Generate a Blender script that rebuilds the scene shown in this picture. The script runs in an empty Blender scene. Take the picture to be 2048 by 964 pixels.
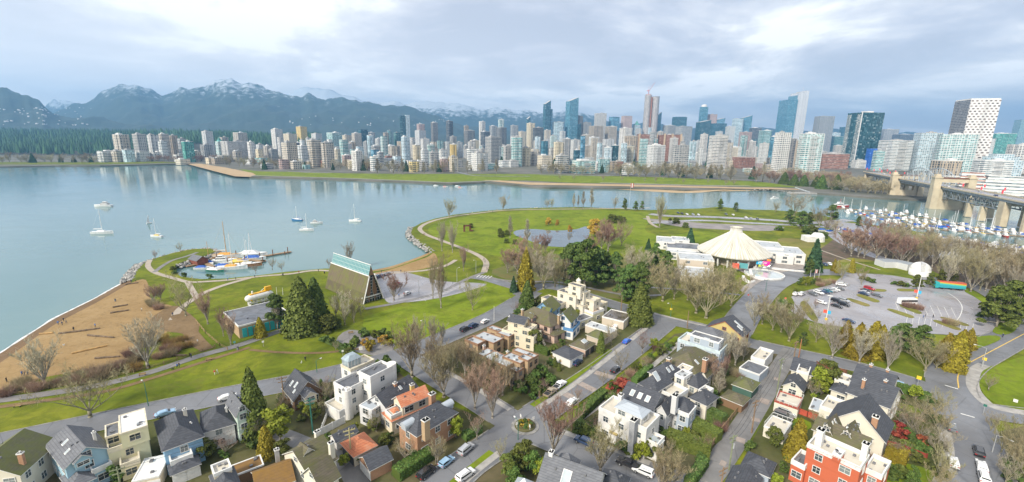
import bpy, bmesh, math, random
import numpy as np
from mathutils import Vector, Matrix, noise as mnoise
random.seed(7)
SC = bpy.context.scene
COL = SC.collection
PI = math.pi
# -- camera, sky, sun, exposure
FPX, HCAM, HORIZON = 900.0, 72.0, 278.0
PITCH = math.atan((482 - HORIZON) / FPX); ROLL = math.radians(0.7)
FW = Vector((0, math.cos(PITCH), -math.sin(PITCH)))
_R0 = Vector((1, 0, 0)); _U0 = Vector((0, math.sin(PITCH), math.cos(PITCH)))
RT = _R0 * math.cos(ROLL) + _U0 * math.sin(ROLL)
UP = _U0 * math.cos(ROLL) - _R0 * math.sin(ROLL)
CAM = Vector((0, 0, HCAM))
cam = bpy.data.cameras.new('camera'); cam_o = bpy.data.objects.new('camera', cam); COL.objects.link(cam_o)
cam.sensor_width = 36; cam.lens = FPX / 2048 * 36; cam.clip_end = 60000; cam.clip_start = 0.5
m3 = Matrix((RT, UP, -FW)).transposed()
cam_o.matrix_world = Matrix.Translation(CAM) @ m3.to_4x4()
SC.camera = cam_o
SC.view_settings.view_transform = 'Standard'; SC.view_settings.look = 'None'
SC.view_settings.exposure = 1.13; SC.view_settings.gamma = 1; SC.view_settings.use_curve_mapping = False
SUN_EL, SUN_AZ = math.radians(36), math.radians(222)
w = bpy.data.worlds.new('World'); SC.world = w; w.use_nodes = True
def nlink(nt, a, b): nt.links.new(a, b)
def build_sky():
 nt = w.node_tree; N = nt.nodes; N.clear()
 out = N.new('ShaderNodeOutputWorld')
 sky = N.new('ShaderNodeTexSky'); sky.sky_type = 'NISHITA'; sky.sun_disc = False
 sky.sun_elevation = SUN_EL; sky.sun_rotation = SUN_AZ
 b1 = N.new('ShaderNodeBackground'); b1.inputs[1].default_value = 0.1
 nlink(nt, sky.outputs[0], b1.inputs[0])
 tc = N.new('ShaderNodeTexCoord')
 sep = N.new('ShaderNodeSeparateXYZ'); nlink(nt, tc.outputs['Generated'], sep.inputs[0])
 # flat cloud deck: project the direction on a plane overhead
 mx = N.new('ShaderNodeMath'); mx.operation = 'MAXIMUM'; mx.inputs[1].default_value = 0.0; nlink(nt, sep.outputs[2], mx.inputs[0])
 ad = N.new('ShaderNodeMath'); ad.operation = 'ADD'; ad.inputs[1].default_value = 0.16; nlink(nt, mx.outputs[0], ad.inputs[0])
 cb = N.new('ShaderNodeCombineXYZ')
 for i in (0, 1):
  d = N.new('ShaderNodeMath'); d.operation = 'DIVIDE'; nlink(nt, sep.outputs[i], d.inputs[0]); nlink(nt, ad.outputs[0], d.inputs[1]); nlink(nt, d.outputs[0], cb.inputs[i])
 def noise(scale, detail, rough, off, dist=0.4):
  mp = N.new('ShaderNodeMapping'); mp.inputs['Location'].default_value = off; nlink(nt, cb.outputs[0], mp.inputs[0])
  n = N.new('ShaderNodeTexNoise'); n.inputs['Scale'].default_value = scale; n.inputs['Detail'].default_value = detail
  n.inputs['Roughness'].default_value = rough; n.inputs['Distortion'].default_value = dist; nlink(nt, mp.outputs[0], n.inputs[0]); return n
 def ramp(src, stops):
  r = N.new('ShaderNodeValToRGB'); e = r.color_ramp.elements
  while len(e) < len(stops): e.new(0.5)
  for q, (p, c) in zip(e, stops): q.position = p; q.color = (*c, 1)
  nlink(nt, src, r.inputs[0]); return r
 n1 = noise(0.8, 7, 0.58, (3.1, 1.7, 0)); n2 = noise(1.9, 5, 0.6, (8.2, 4.1, 0))
 # cloud tone: bright gaps to grey-blue undersides
 mixn = N.new('ShaderNodeMath'); mixn.operation = 'MULTIPLY_ADD'; mixn.inputs[1].default_value = 0.32
 nlink(nt, n2.outputs[0], mixn.inputs[0]); nlink(nt, n1.outputs[0], mixn.inputs[2])
 r1 = ramp(mixn.outputs[0], [(0.53, (0.355, 0.365, 0.41)), (0.61, (0.435, 0.44, 0.48)), (0.68, (0.56, 0.555, 0.565)), (0.75, (0.80, 0.78, 0.76))])
 # the western sky over the bay is brighter than the eastern one
 mr = N.new('ShaderNodeMapRange'); mr.inputs[1].default_value = -0.75; mr.inputs[2].default_value = 0.35; mr.inputs[3].default_value = 1.0; mr.inputs[4].default_value = 0.0
 nlink(nt, sep.outputs[0], mr.inputs[0])
 low = N.new('ShaderNodeMapRange'); low.inputs[1].default_value = 0.05; low.inputs[2].default_value = 0.30; low.inputs[3].default_value = 1.0; low.inputs[4].default_value = 0.0
 nlink(nt, sep.outputs[2], low.inputs[0])
 br = N.new('ShaderNodeMath'); br.operation = 'MULTIPLY'; nlink(nt, mr.outputs[0], br.inputs[0]); nlink(nt, low.outputs[0], br.inputs[1])
 br2 = N.new('ShaderNodeMath'); br2.operation = 'MULTIPLY'; br2.inputs[1].default_value = 0.75; nlink(nt, br.outputs[0], br2.inputs[0])
 mxc = N.new('ShaderNodeMix'); mxc.data_type = 'RGBA'; nlink(nt, br2.outputs[0], mxc.inputs[0]); nlink(nt, r1.outputs[0], mxc.inputs[6]); mxc.inputs[7].default_value = (0.80, 0.78, 0.76, 1)
 hb = N.new('ShaderNodeMapRange'); hb.inputs[1].default_value = 0.0; hb.inputs[2].default_value = 0.22; hb.inputs[3].default_value = 0.4; hb.inputs[4].default_value = 0.0; nlink(nt, sep.outputs[2], hb.inputs[0])
 mxh = N.new('ShaderNodeMix'); mxh.data_type = 'RGBA'; nlink(nt, hb.outputs[0], mxh.inputs[0]); nlink(nt, mxc.outputs[2], mxh.inputs[6]); mxh.inputs[7].default_value = (0.80, 0.74, 0.70, 1); mxc = mxh
 b2 = N.new('ShaderNodeBackground'); b2.inputs[1].default_value = 0.89; nlink(nt, mxc.outputs[2], b2.inputs[0])
 ms = N.new('ShaderNodeMixShader'); ms.inputs[0].default_value = 0.93
 nlink(nt, b1.outputs[0], ms.inputs[1]); nlink(nt, b2.outputs[0], ms.inputs[2]); nlink(nt, ms.outputs[0], out.inputs[0])
build_sky()
sun = bpy.data.lights.new('sun', 'SUN'); sun.energy = 2.7; sun.angle = math.radians(10); sun.color = (1, 0.93, 0.80)
sun_o = bpy.data.objects.new('sun', sun); COL.objects.link(sun_o)
_sd = Vector((math.sin(SUN_AZ) * math.cos(SUN_EL), math.cos(SUN_AZ) * math.cos(SUN_EL), math.sin(SUN_EL)))
sun_o.rotation_euler = _sd.to_track_quat('Z', 'Y').to_euler()
SC.cycles.max_bounces = 6; SC.cycles.diffuse_bounces = 2; SC.cycles.glossy_bounces = 2; SC.cycles.transmission_bounces = 2
SC.cycles.volume_bounces = 0; SC.cycles.transparent_max_bounces = 6
SC.cycles.use_denoising = True; SC.cycles.caustics_reflective = False; SC.cycles.caustics_refractive = False
# -- measuring: a pixel of the photograph to a place on level z
WATER = -2.5
def G(x, y, z=0.0):
 d = FW + RT * ((x - 1024) / FPX) + UP * ((482 - y) / FPX)
 t = (z - HCAM) / d.z
 return Vector((CAM.x + d.x * t, CAM.y + d.y * t, z))
def PX(v):
 v = Vector(v) - CAM; k = v.dot(FW)
 return (1024 + FPX * v.dot(RT) / k, 482 - FPX * v.dot(UP) / k)
def AT(x, y, D):
 d = FW + RT * ((x - 1024) / FPX) + UP * ((482 - y) / FPX)
 return CAM + d * (D / d.y)
def HT(p, ytop):
 lo, hi = 0.0, 2500.0
 for _ in range(40):
  m = (lo + hi) / 2
  if (Vector((p[0], p[1], m)) - CAM).dot(FW) > 1 and PX((p[0], p[1], m))[1] > ytop: lo = m
  else: hi = m
 return lo
def mpp(p): return (Vector(p) - CAM).dot(FW) / FPX
# -- materials
MATS = {}
def newmat(name):
 m = bpy.data.materials.new(name); m.use_nodes = True
 nt = m.node_tree; nt.nodes.clear()
 o = nt.nodes.new('ShaderNodeOutputMaterial'); b = nt.nodes.new('ShaderNodeBsdfPrincipled')
 nt.links.new(b.outputs[0], o.inputs[0]); return m, nt, b
def mixrgb(nt, fac, a, b, blend='MIX'):
 n = nt.nodes.new('ShaderNodeMix'); n.data_type = 'RGBA'; n.blend_type = blend
 for s, v in ((0, fac), (6, a), (7, b)):
  if isinstance(v, (int, float)): n.inputs[s].default_value = v
  elif isinstance(v, tuple): n.inputs[s].default_value = (*v[:3], 1)
  else: nt.links.new(v, n.inputs[s])
 return n.outputs[2]
def mth(nt, op, a, b=None, c=None):
 n = nt.nodes.new('ShaderNodeMath'); n.operation = op
 for i, v in enumerate((a, b, c)):
  if v is None: continue
  if isinstance(v, (int, float)): n.inputs[i].default_value = v
  else: nt.links.new(v, n.inputs[i])
 return n.outputs[0]
def tnoise(nt, scale, detail=4, rough=0.55, coord='Object', dist=0.0, vec=None):
 if vec is None:
  tc = nt.nodes.new('ShaderNodeTexCoord'); vec = tc.outputs[coord]
 n = nt.nodes.new('ShaderNodeTexNoise'); n.inputs['Scale'].default_value = scale; n.inputs['Detail'].default_value = detail
 n.inputs['Roughness'].default_value = rough; n.inputs['Distortion'].default_value = dist
 nt.links.new(vec, n.inputs[0]); return n.outputs[0]
def rampn(nt, src, stops, const=False):
 r = nt.nodes.new('ShaderNodeValToRGB'); e = r.color_ramp.elements
 if const: r.color_ramp.interpolation = 'CONSTANT'
 while len(e) < len(stops): e.new(0.5)
 for q, (p, c) in zip(e, stops): q.position = p; q.color = (*c, 1) if len(c) == 3 else c
 nt.links.new(src, r.inputs[0]); return r.outputs[0]
def wpos(nt):
 g = nt.nodes.new('ShaderNodeNewGeometry'); return g.outputs['Position']
def mat(name, col, rough=0.7, var=0.15, scale=0.6, col2=None, metal=0.0, spec=None, world=False, detail=5):
 if name in MATS: return MATS[name]
 m, nt, b = newmat(name)
 c2 = col2 or tuple(max(0, x * (1 - var * 2.2)) for x in col)
 n = tnoise(nt, scale, detail, 0.6, vec=wpos(nt) if world else None)
 f = rampn(nt, n, [(0.35, (0, 0, 0)), (0.65, (1, 1, 1))])
 nt.links.new(mixrgb(nt, f, c2, col), b.inputs['Base Color'])
 b.inputs['Roughness'].default_value = rough; b.inputs['Metallic'].default_value = metal
 if spec is not None: b.inputs['Specular IOR Level'].default_value = spec
 MATS[name] = m; return m
# -- mesh helpers
class MB:
 def __init__(s): s.v = []; s.f = []; s.m = []
 def poly(s, pts, m=0):
  k = len(s.v); s.v += [tuple(p) for p in pts]; s.f.append(tuple(range(k, k + len(pts)))); s.m.append(m)
 def box(s, x0, x1, y0, y1, z0, z1, m=0, top=None, rot=0, c=(0, 0), taper=1.0):
  k = len(s.v); cr, sr = math.cos(rot), math.sin(rot); mx, my = (x0 + x1) / 2, (y0 + y1) / 2
  for z, t in ((z0, 1.0), (z1, taper)):
   for x, y in ((x0, y0), (x1, y0), (x1, y1), (x0, y1)):
    x = mx + (x - mx) * t; y = my + (y - my) * t
    s.v.append((c[0] + x * cr - y * sr, c[1] + x * sr + y * cr, z))
  for q in ((3, 2, 1, 0), (0, 1, 5, 4), (1, 2, 6, 5), (2, 3, 7, 6), (3, 0, 4, 7)): s.f.append(tuple(k + i for i in q)); s.m.append(m)
  s.f.append((k + 4, k + 5, k + 6, k + 7)); s.m.append(m if top is None else top)
  return s
 def prism(s, pts, z0, z1, m=0, top=None, bottom=True):
  a = sum(pts[i][0] * pts[(i + 1) % len(pts)][1] - pts[(i + 1) % len(pts)][0] * pts[i][1] for i in range(len(pts)))
  if a < 0: pts = pts[::-1]
  n = len(pts); k = len(s.v)
  s.v += [(p[0], p[1], z0) for p in pts] + [(p[0], p[1], z1) for p in pts]
  for i in range(n): j = (i + 1) % n; s.f.append((k + i, k + j, k + n + j, k + n + i)); s.m.append(m)
  s.f.append(tuple(range(k + n, k + 2 * n))); s.m.append(m if top is None else top)
  if bottom: s.f.append(tuple(range(k + n - 1, k - 1, -1))); s.m.append(m)
  return s
 def tube(s, p, q, r0, r1=None, n=6, m=0, cap=True):
  r1 = r0 if r1 is None else r1; p, q = Vector(p), Vector(q); d = q - p
  if d.length < 1e-6: return s
  d.normalize(); a = d.cross(Vector((0, 0, 1)) if abs(d.z) < 0.95 else Vector((1, 0, 0))).normalized(); b = d.cross(a); k = len(s.v)
  for c, r in ((p, r0), (q, r1)):
   for i in range(n): t = 2 * PI * i / n; s.v.append(tuple(c + a * (r * math.cos(t)) + b * (r * math.sin(t))))
  for i in range(n): j = (i + 1) % n; s.f.append((k + j, k + i, k + n + i, k + n + j)); s.m.append(m)
  if cap: s.f.append(tuple(range(k + n, k + 2 * n))[::-1]); s.m.append(m); s.f.append(tuple(range(k, k + n))); s.m.append(m)
  return s
 def path(s, pts, r, n=5, m=0):
  for i in range(len(pts) - 1): s.tube(pts[i], pts[i + 1], r if not isinstance(r, (list, tuple)) else r[i], r if not isinstance(r, (list, tuple)) else r[i + 1], n, m)
  return s
 def lathe(s, prof, n=24, m=0, c=(0, 0), ms=None):
  k = len(s.v)
  for r, z in prof:
   for i in range(n): t = 2 * PI * i / n; s.v.append((c[0] + r * math.cos(t), c[1] + r * math.sin(t), z))
  for a in range(len(prof) - 1):
   for i in range(n):
    j = (i + 1) % n; s.f.append((k + a * n + i, k + a * n + j, k + (a + 1) * n + j, k + (a + 1) * n + i)); s.m.append(m if ms is None else ms[a])
  if prof[-1][0] > 1e-3: s.f.append(tuple(k + (len(prof) - 1) * n + i for i in range(n))); s.m.append(m)
  return s
 def blob(s, c, rx, ry, rz, n=10, k=6, m=0, jit=0.0):
  b = len(s.v)
  for a in range(k + 1):
   ph = PI * a / k
   for i in range(n):
    t = 2 * PI * i / n; j = 1 + random.uniform(-jit, jit)
    s.v.append((c[0] + rx * j * math.sin(ph) * math.cos(t), c[1] + ry * j * math.sin(ph) * math.sin(t), c[2] - rz * j * math.cos(ph)))
  for a in range(k):
   for i in range(n):
    j = (i + 1) % n; s.f.append((b + a * n + i, b + a * n + j, b + (a + 1) * n + j, b + (a + 1) * n + i)); s.m.append(m)
  return s
 def mesh(s, name, mats, smooth=False):
  me = bpy.data.meshes.new(name); me.from_pydata(s.v, [], s.f)
  for x in (mats if isinstance(mats, (list, tuple)) else [mats]): me.materials.append(x)
  if any(s.m): me.polygons.foreach_set('material_index', s.m)
  if smooth: me.polygons.foreach_set('use_smooth', [True] * len(me.polygons))
  me.update(); return me
 def build(s, name, mats, parent=None, smooth=False, loc=None, rz=None):
  return link(name, s.mesh(name, mats, smooth), parent, loc, rz)
def link(name, me, parent=None, loc=None, rz=None):
 o = bpy.data.objects.new(name, me); COL.objects.link(o)
 if parent is not None: o.parent = parent
 if loc is not None: o.location = loc
 if rz is not None: o.rotation_euler[2] = rz
 return o
LABELS = {}
def tag(o, label, cat, group=None, kind=None):
 o['label'] = label; o['category'] = cat
 if group: o['group'] = group
 if kind: o['kind'] = kind
 LABELS.setdefault(label, []).append(o); return o
def thing(name, label, cat, loc=(0, 0, 0), rz=0, group=None):
 o = bpy.data.objects.new(name, None); COL.objects.link(o); o.empty_display_size = 0.5
 o.location = loc; o.rotation_euler = (0, 0, rz); return tag(o, label, cat, group)
def structure(o, label=None, kind='structure'):
 o['kind'] = kind
 if label: o['label'] = label
 return o
def dup(root, loc, rz=None, label=None, group=None, sc=None):
 r = root.copy(); COL.objects.link(r); r.location = loc
 if rz is not None: r.rotation_euler[2] = rz
 if sc is not None: r.scale = sc if isinstance(sc, (tuple, list)) else (sc, sc, sc)
 if label: r['label'] = label; LABELS.setdefault(label, []).append(r)
 if group: r['group'] = group
 for ch in list(root.children):
  c = ch.copy(); COL.objects.link(c); c.parent = r
  for g in list(ch.children): d = g.copy(); COL.objects.link(d); d.parent = c
 return r
def smooth_line(pts, n=6, closed=False):
 pts = [Vector(p) for p in pts]; out = []; N = len(pts)
 for i in range(N if closed else N - 1):
  p0 = pts[(i - 1) % N] if closed or i > 0 else pts[0] * 2 - pts[1]
  p1 = pts[i]; p2 = pts[(i + 1) % N]
  p3 = pts[(i + 2) % N] if closed or i + 2 < N else p2 * 2 - p1
  for k in range(n):
   t = k / n
   out.append(0.5 * ((2 * p1) + (p2 - p0) * t + (2 * p0 - 5 * p1 + 4 * p2 - p3) * t * t + (3 * p1 - p0 - 3 * p2 + p3) * t ** 3))
 if not closed: out.append(pts[-1])
 return out
def gl(px, z=0.0): return [G(x, y, z) for x, y in px]
def sheet(name, pxs, z, m, smooth=0, thick=0.0, closed=True, label=None):
 pts = gl(pxs)
 if smooth: pts = smooth_line(pts, smooth, closed=True)
 b = MB(); pts = [(p.x, p.y) for p in pts]; z += 0.0004 * NS[0]; NS[0] += 1
 a = sum(pts[i][0] * pts[(i + 1) % len(pts)][1] - pts[(i + 1) % len(pts)][0] * pts[i][1] for i in range(len(pts)))
 if a < 0: pts = pts[::-1]
 if thick: b.prism(pts, z - thick, z, 0, bottom=False)
 else: b.poly([(x, y, z) for x, y in pts])
 return structure(b.build(name, m), label)
def offs(pts, w):
 L, Rr = [], []
 for i, p in enumerate(pts):
  a = pts[max(0, i - 1)]; c = pts[min(len(pts) - 1, i + 1)]; d = (c - a); d.z = 0; d.normalize(); n = Vector((-d.y, d.x, 0))
  L.append(p + n * w); Rr.append(p - n * w)
 return L, Rr
NS = [0]
def strip(name, pts, width, z, m, kerb=None, label=None):
 b = MB(); L, Rr = offs(pts, width / 2); z += 0.0006 * NS[0]; NS[0] += 1
 for i in range(len(pts) - 1):
  b.poly([(*Rr[i][:2], z), (*Rr[i + 1][:2], z), (*L[i + 1][:2], z), (*L[i][:2], z)])
 o = structure(b.build(name, m), label)
 if kerb: KERBS.append((pts, width, z, kerb))
 return o
KERBS = []
def build_kerbs():
 for n, (pts, width, z, kerb) in enumerate(KERBS):
  k = MB()
  for side in (1, -1):
   A, B2 = offs(pts, side * width / 2)[0], offs(pts, side * (width / 2 + 0.3))[0]
   for i in range(len(pts) - 1):
    mid = (A[i] + A[i + 1]) / 2
    if any(m != n and min((Vector(q).xy - mid.xy).length for q in P2) < w2 / 2 + 2.2 for m, (P2, w2, _, _) in enumerate(KERBS)): continue
    zt = z + 0.1; q = [A[i], A[i + 1], B2[i + 1], B2[i]]
    if side < 0: q = q[::-1]
    k.poly([(*p[:2], zt) for p in q]); k.poly([(*A[i][:2], z - .02), (*A[i + 1][:2], z - .02), (*A[i + 1][:2], zt), (*A[i][:2], zt)])
  structure(k.build('kerb', kerb))
# -- the setting: water, land, beaches, roads, paths
def water_mat():
 m, nt, b = newmat('sea_water')
 pos = wpos(nt)
 n = tnoise(nt, 0.004, 4, 0.55, vec=pos, dist=0.6)
 c = rampn(nt, n, [(0.3, (0.095, 0.18, 0.185)), (0.7, (0.14, 0.235, 0.24))])
 nt.links.new(c, b.inputs['Base Color'])
 b.inputs['IOR'].default_value = 1.33
 n2 = tnoise(nt, 0.012, 3, 0.5, vec=pos)
 r = rampn(nt, n2, [(0.35, (0.05, 0.05, 0.05)), (0.7, (0.13, 0.13, 0.13))]); nt.links.new(r, b.inputs['Roughness'])
 mp = nt.nodes.new('ShaderNodeMapping'); mp.inputs['Scale'].default_value = (0.6, 1.0, 1); nt.links.new(pos, mp.inputs[0])
 h1 = tnoise(nt, 0.45, 3, 0.55, vec=mp.outputs[0]); h2 = tnoise(nt, 0.05, 2, 0.5, vec=mp.outputs[0])
 h = mth(nt, 'ADD', h1, mth(nt, 'MULTIPLY', h2, 3.0))
 bu = nt.nodes.new('ShaderNodeBump'); bu.inputs['Strength'].default_value = 0.11; bu.inputs['Distance'].default_value = 0.5
 nt.links.new(h, bu.inputs['Height']); nt.links.new(bu.outputs[0], b.inputs['Normal'])
 return m
def grass_mat(name, a, bcol, c, brown=(0.13, 0.10, 0.04), bp=0.66):
 m, nt, b = newmat(name); pos = wpos(nt)
 n1 = tnoise(nt, 0.035, 5, 0.6, vec=pos, dist=0.8); n2 = tnoise(nt, 0.6, 4, 0.65, vec=pos); n3 = tnoise(nt, 0.014, 3, 0.5, vec=pos, dist=1.0)
 col = rampn(nt, n1, [(0.3, a), (0.5, bcol), (0.72, c)])
 col = mixrgb(nt, mth(nt, 'MULTIPLY', rampn(nt, n2, [(0.4, (0, 0, 0)), (0.75, (1, 1, 1))]), 0.35), col, tuple(x * 0.55 for x in a))
 col = mixrgb(nt, rampn(nt, n3, [(bp - .06, (0, 0, 0)), (bp + .14, (0.7, 0.7, 0.7))]), col, brown)
 n4 = tnoise(nt, 0.16, 6, 0.7, vec=pos, dist=1.5); col = mixrgb(nt, rampn(nt, n4, [(0.52, (0, 0, 0)), (0.72, (0.85, 0.85, 0.85))]), col, tuple(x * 0.6 + y * 0.3 for x, y in zip(brown, bcol)))
 n5 = tnoise(nt, 0.09, 5, 0.65, vec=pos, dist=0.8); col = mixrgb(nt, rampn(nt, n5, [(0.46, (0, 0, 0)), (0.66, (0.7, 0.7, 0.7))]), col, tuple(x * 0.62 for x in a))
 nt.links.new(col, b.inputs['Base Color']); b.inputs['Roughness'].default_value = 0.9; b.inputs['Specular IOR Level'].default_value = 0.15
 return m
def asphalt_mat(name, a, bcol, wet=0.35, scale=0.06):
 m, nt, b = newmat(name); pos = wpos(nt)
 n1 = tnoise(nt, scale, 5, 0.6, vec=pos, dist=0.7); n2 = tnoise(nt, 1.6, 5, 0.7, vec=pos)
 col = rampn(nt, n1, [(0.32, a), (0.68, bcol)])
 col = mixrgb(nt, mth(nt, 'MULTIPLY', n2, 0.3), col, tuple(x * 0.5 for x in a))
 mp = nt.nodes.new('ShaderNodeTexVoronoi'); mp.feature = 'DISTANCE_TO_EDGE'; mp.inputs['Scale'].default_value = 0.11; nt.links.new(pos, mp.inputs[0])
 crack = rampn(nt, mp.outputs[0], [(0.0, (0.5, 0.5, 0.5)), (0.015, (0, 0, 0))])
 col = mixrgb(nt, crack, col, tuple(x * 0.4 for x in a))
 nt.links.new(col, b.inputs['Base Color'])
 r = rampn(nt, tnoise(nt, 0.05, 4, 0.6, vec=pos, dist=1.2), [(0.42, (wet, wet, wet)), (0.62, (0.8, 0.8, 0.8))]); nt.links.new(r, b.inputs['Roughness'])
 return m
def sand_mat(name, a, bcol, c):
 m, nt, b = newmat(name); pos = wpos(nt)
 n1 = tnoise(nt, 0.05, 6, 0.65, vec=pos, dist=1.2); n2 = tnoise(nt, 0.9, 5, 0.7, vec=pos)
 col = rampn(nt, n1, [(0.3, a), (0.55, bcol), (0.75, c)]); col = mixrgb(nt, mth(nt, 'MULTIPLY', n2, 0.6), col, tuple(x * 0.6 for x in a)); n3 = tnoise(nt, 0.3, 7, 0.75, vec=pos, dist=2.0); col = mixrgb(nt, rampn(nt, n3, [(0.52, (0, 0, 0)), (0.7, (0.6, 0.6, 0.6))]), col, tuple(x * 0.45 for x in a))
 nt.links.new(col, b.inputs['Base Color']); b.inputs['Roughness'].default_value = 0.95; b.inputs['Specular IOR Level'].default_value = 0.1
 bu = nt.nodes.new('ShaderNodeBump'); bu.inputs['Strength'].default_value = 0.5; bu.inputs['Distance'].default_value = 0.3
 nt.links.new(n2, bu.inputs['Height']); nt.links.new(bu.outputs[0], b.inputs['Normal']); return m
M_WATER = water_mat()
M_GRASS = grass_mat('lawn_grass', (0.085, 0.12, 0.008), (0.15, 0.18, 0.012), (0.23, 0.23, 0.022))
M_GRASS2 = grass_mat('bright_grass', (0.125, 0.18, 0.009), (0.17, 0.225, 0.013), (0.22, 0.26, 0.024), bp=0.70)
M_GRASSF = grass_mat('worn_grass', (0.15, 0.18, 0.03), (0.22, 0.21, 0.045), (0.28, 0.25, 0.08), brown=(0.2, 0.15, 0.06), bp=.5)
M_GARDEN = grass_mat('garden_ground', (0.07, 0.085, 0.022), (0.105, 0.11, 0.04), (0.15, 0.13, 0.075), brown=(0.14, 0.10, 0.065), bp=0.5)
M_CITY = mat('city_ground', (0.16, 0.15, 0.13), 0.9, 0.3, 0.02, col2=(0.07, 0.075, 0.05), world=True)
M_ROAD = asphalt_mat('asphalt', (0.145, 0.148, 0.158), (0.205, 0.208, 0.218), 0.3)
M_LOT = asphalt_mat('car_park_asphalt', (0.26, 0.25, 0.265), (0.37, 0.355, 0.365), 0.16, 0.03)
M_LANE = asphalt_mat('lane_asphalt', (0.15, 0.145, 0.14), (0.24, 0.23, 0.22), 0.4, 0.15)
M_PATH = asphalt_mat('path_gravel', (0.34, 0.29, 0.23), (0.46, 0.39, 0.31), 0.7, 0.2)
M_PATHG = asphalt_mat('path_asphalt', (0.17, 0.165, 0.16), (0.26, 0.24, 0.23), 0.5, 0.2)
M_CONC = mat('concrete', (0.40, 0.38, 0.35), 0.85, 0.15, 0.5)
M_KERB = mat('kerb_concrete', (0.30, 0.29, 0.27), 0.85, 0.2, 0.8)
M_SAND = sand_mat('beach_sand', (0.29, 0.19, 0.085), (0.38, 0.26, 0.125), (0.45, 0.32, 0.17))
M_SANDW = sand_mat('wet_sand', (0.15, 0.10, 0.055), (0.20, 0.13, 0.075), (0.24, 0.17, 0.1))
M_SANDF = sand_mat('far_sand', (0.42, 0.30, 0.17), (0.52, 0.39, 0.24), (0.58, 0.45, 0.3))
M_DIRT = sand_mat('bare_earth', (0.17, 0.115, 0.06), (0.24, 0.165, 0.09), (0.30, 0.21, 0.12))
M_FOAM = mat('wash_foam', (0.8, 0.8, 0.78), 0.6, 0.2, 0.5)
M_MARK = mat('road_paint', (0.75, 0.74, 0.7), 0.6, 0.12, 1.5)
M_YELL = mat('yellow_road_paint', (0.75, 0.5, 0.12), 0.6, 0.12, 1.5)
M_PATCH = mat('concrete_patch', (0.36, 0.30, 0.26), 0.8, 0.12, 0.8)
b = MB(); b.poly([(-40000, -2000, WATER), (40000, -2000, WATER), (40000, 40000, WATER), (-40000, 40000, WATER)]); structure(b.build('water', M_WATER))
SHORE = [(-60, 752), (0, 726), (105, 652), (190, 607), (262, 566), (268, 552), (275, 538), (292, 524), (312, 516), (345, 506), (385, 498), (420, 497), (432, 502),
         (412, 511), (378, 519), (352, 529), (344, 540), (362, 553), (400, 558), (450, 557), (512, 551), (560, 545), (600, 541), (650, 537), (700, 537), (745, 543),
         (785, 537), (820, 524), (852, 512), (866, 504), (852, 492), (834, 480), (822, 466), (826, 455), (842, 446), (870, 437), (910, 429), (960, 423), (1024, 417), (1100, 415),
         (1160, 414), (1230, 417), (1300, 420), (1350, 418), (1400, 417), (1440, 413), (1490, 419), (1545, 420), (1600, 424), (1650, 432), (1720, 446), (1800, 458), (1880, 470), (1960, 482), (2060, 492), (2300, 520)]
near = gl(SHORE); base = [(p.x, p.y) for p in near] + [(900, 60), (700, -300), (-400, -300), (-300, 60)]
b = MB(); b.prism(base, -4, 0, 0, bottom=False); structure(b.build('ground', M_GRASS))
# beach: slope from the berm down into the water, with the wash along it
BERM = [(-60, 752), (0, 726), (105, 652), (190, 607), (262, 566)]
WL = [(-60, 736), (0, 707), (105, 640), (190, 597), (262, 557)]
def slope(name, up, dn, zu, zd, m, n=8):
 U = smooth_line(gl(up, 0), n); D = smooth_line([G(x, y, WATER) for x, y in dn], n); b = MB()
 for i in range(len(U) - 1):
  e0 = D[i] + (D[i] - U[i]) * 0.35; e1 = D[i + 1] + (D[i + 1] - U[i + 1]) * 0.35
  b.poly([(*U[i][:2], zu), (*U[i + 1][:2], zu), (*D[i + 1][:2], zd), (*D[i][:2], zd)])
  b.poly([(*D[i][:2], zd), (*D[i + 1][:2], zd), (*e1[:2], zd - 0.9), (*e0[:2], zd - 0.9)])
 return structure(b.build(name, m))
slope('beach', BERM, WL, 0.03, WATER + 0.02, M_SANDW)
def wash(wl, w, z):
 P0 = smooth_line([G(x, y, WATER) for x, y in wl], 40); b = MB(); L, R2 = [], []
 A, B2 = offs(P0, 1.0)
 for i, p in enumerate(P0):
  d = (A[i] - p); k = w * (0.55 + 0.9 * mnoise.noise((p.x * 0.11, p.y * 0.11, 0))); k2 = w * 0.4 * mnoise.noise((p.x * 0.2, p.y * 0.2, 5))
  L.append(p + d * (k + 0.5 * w)); R2.append(p + d * k2)
 for i in range(len(P0) - 1): b.poly([(*R2[i][:2], z), (*R2[i + 1][:2], z), (*L[i + 1][:2], z), (*L[i][:2], z)])
 return structure(b.build('surf', M_FOAM), kind='stuff')
wash(WL, 0.9, WATER + 0.03)
sheet('sand', [(-60, 752), (0, 726), (105, 652), (190, 607), (262, 566), (292, 560), (300, 590), (310, 606), (345, 612), (352, 640), (330, 668), (290, 690), (262, 716), (220, 735), (150, 745), (90, 755), (40, 775), (0, 785), (-80, 800)], 0.05, M_SAND, 3)
sheet('sand', [(300, 640), (345, 612), (372, 622), (398, 648), (395, 676), (418, 694), (405, 702), (380, 690), (366, 668), (330, 662)], 0.07, M_DIRT, 3)
# sandy cove right of the gable museum
COVE_U = [(742, 548), (785, 539), (820, 530), (855, 522), (870, 510)]; COVE_D = [(742, 541), (780, 533), (812, 523), (842, 512), (864, 502)]
slope('beach', COVE_U, COVE_D, 0.03, WATER + 0.02, M_SAND)
sheet('sand', [(742, 548), (785, 538), (820, 526), (855, 514), (868, 506), (876, 520), (868, 532), (830, 541), (790, 546), (760, 552)], 0.05, M_SAND, 3)
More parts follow.
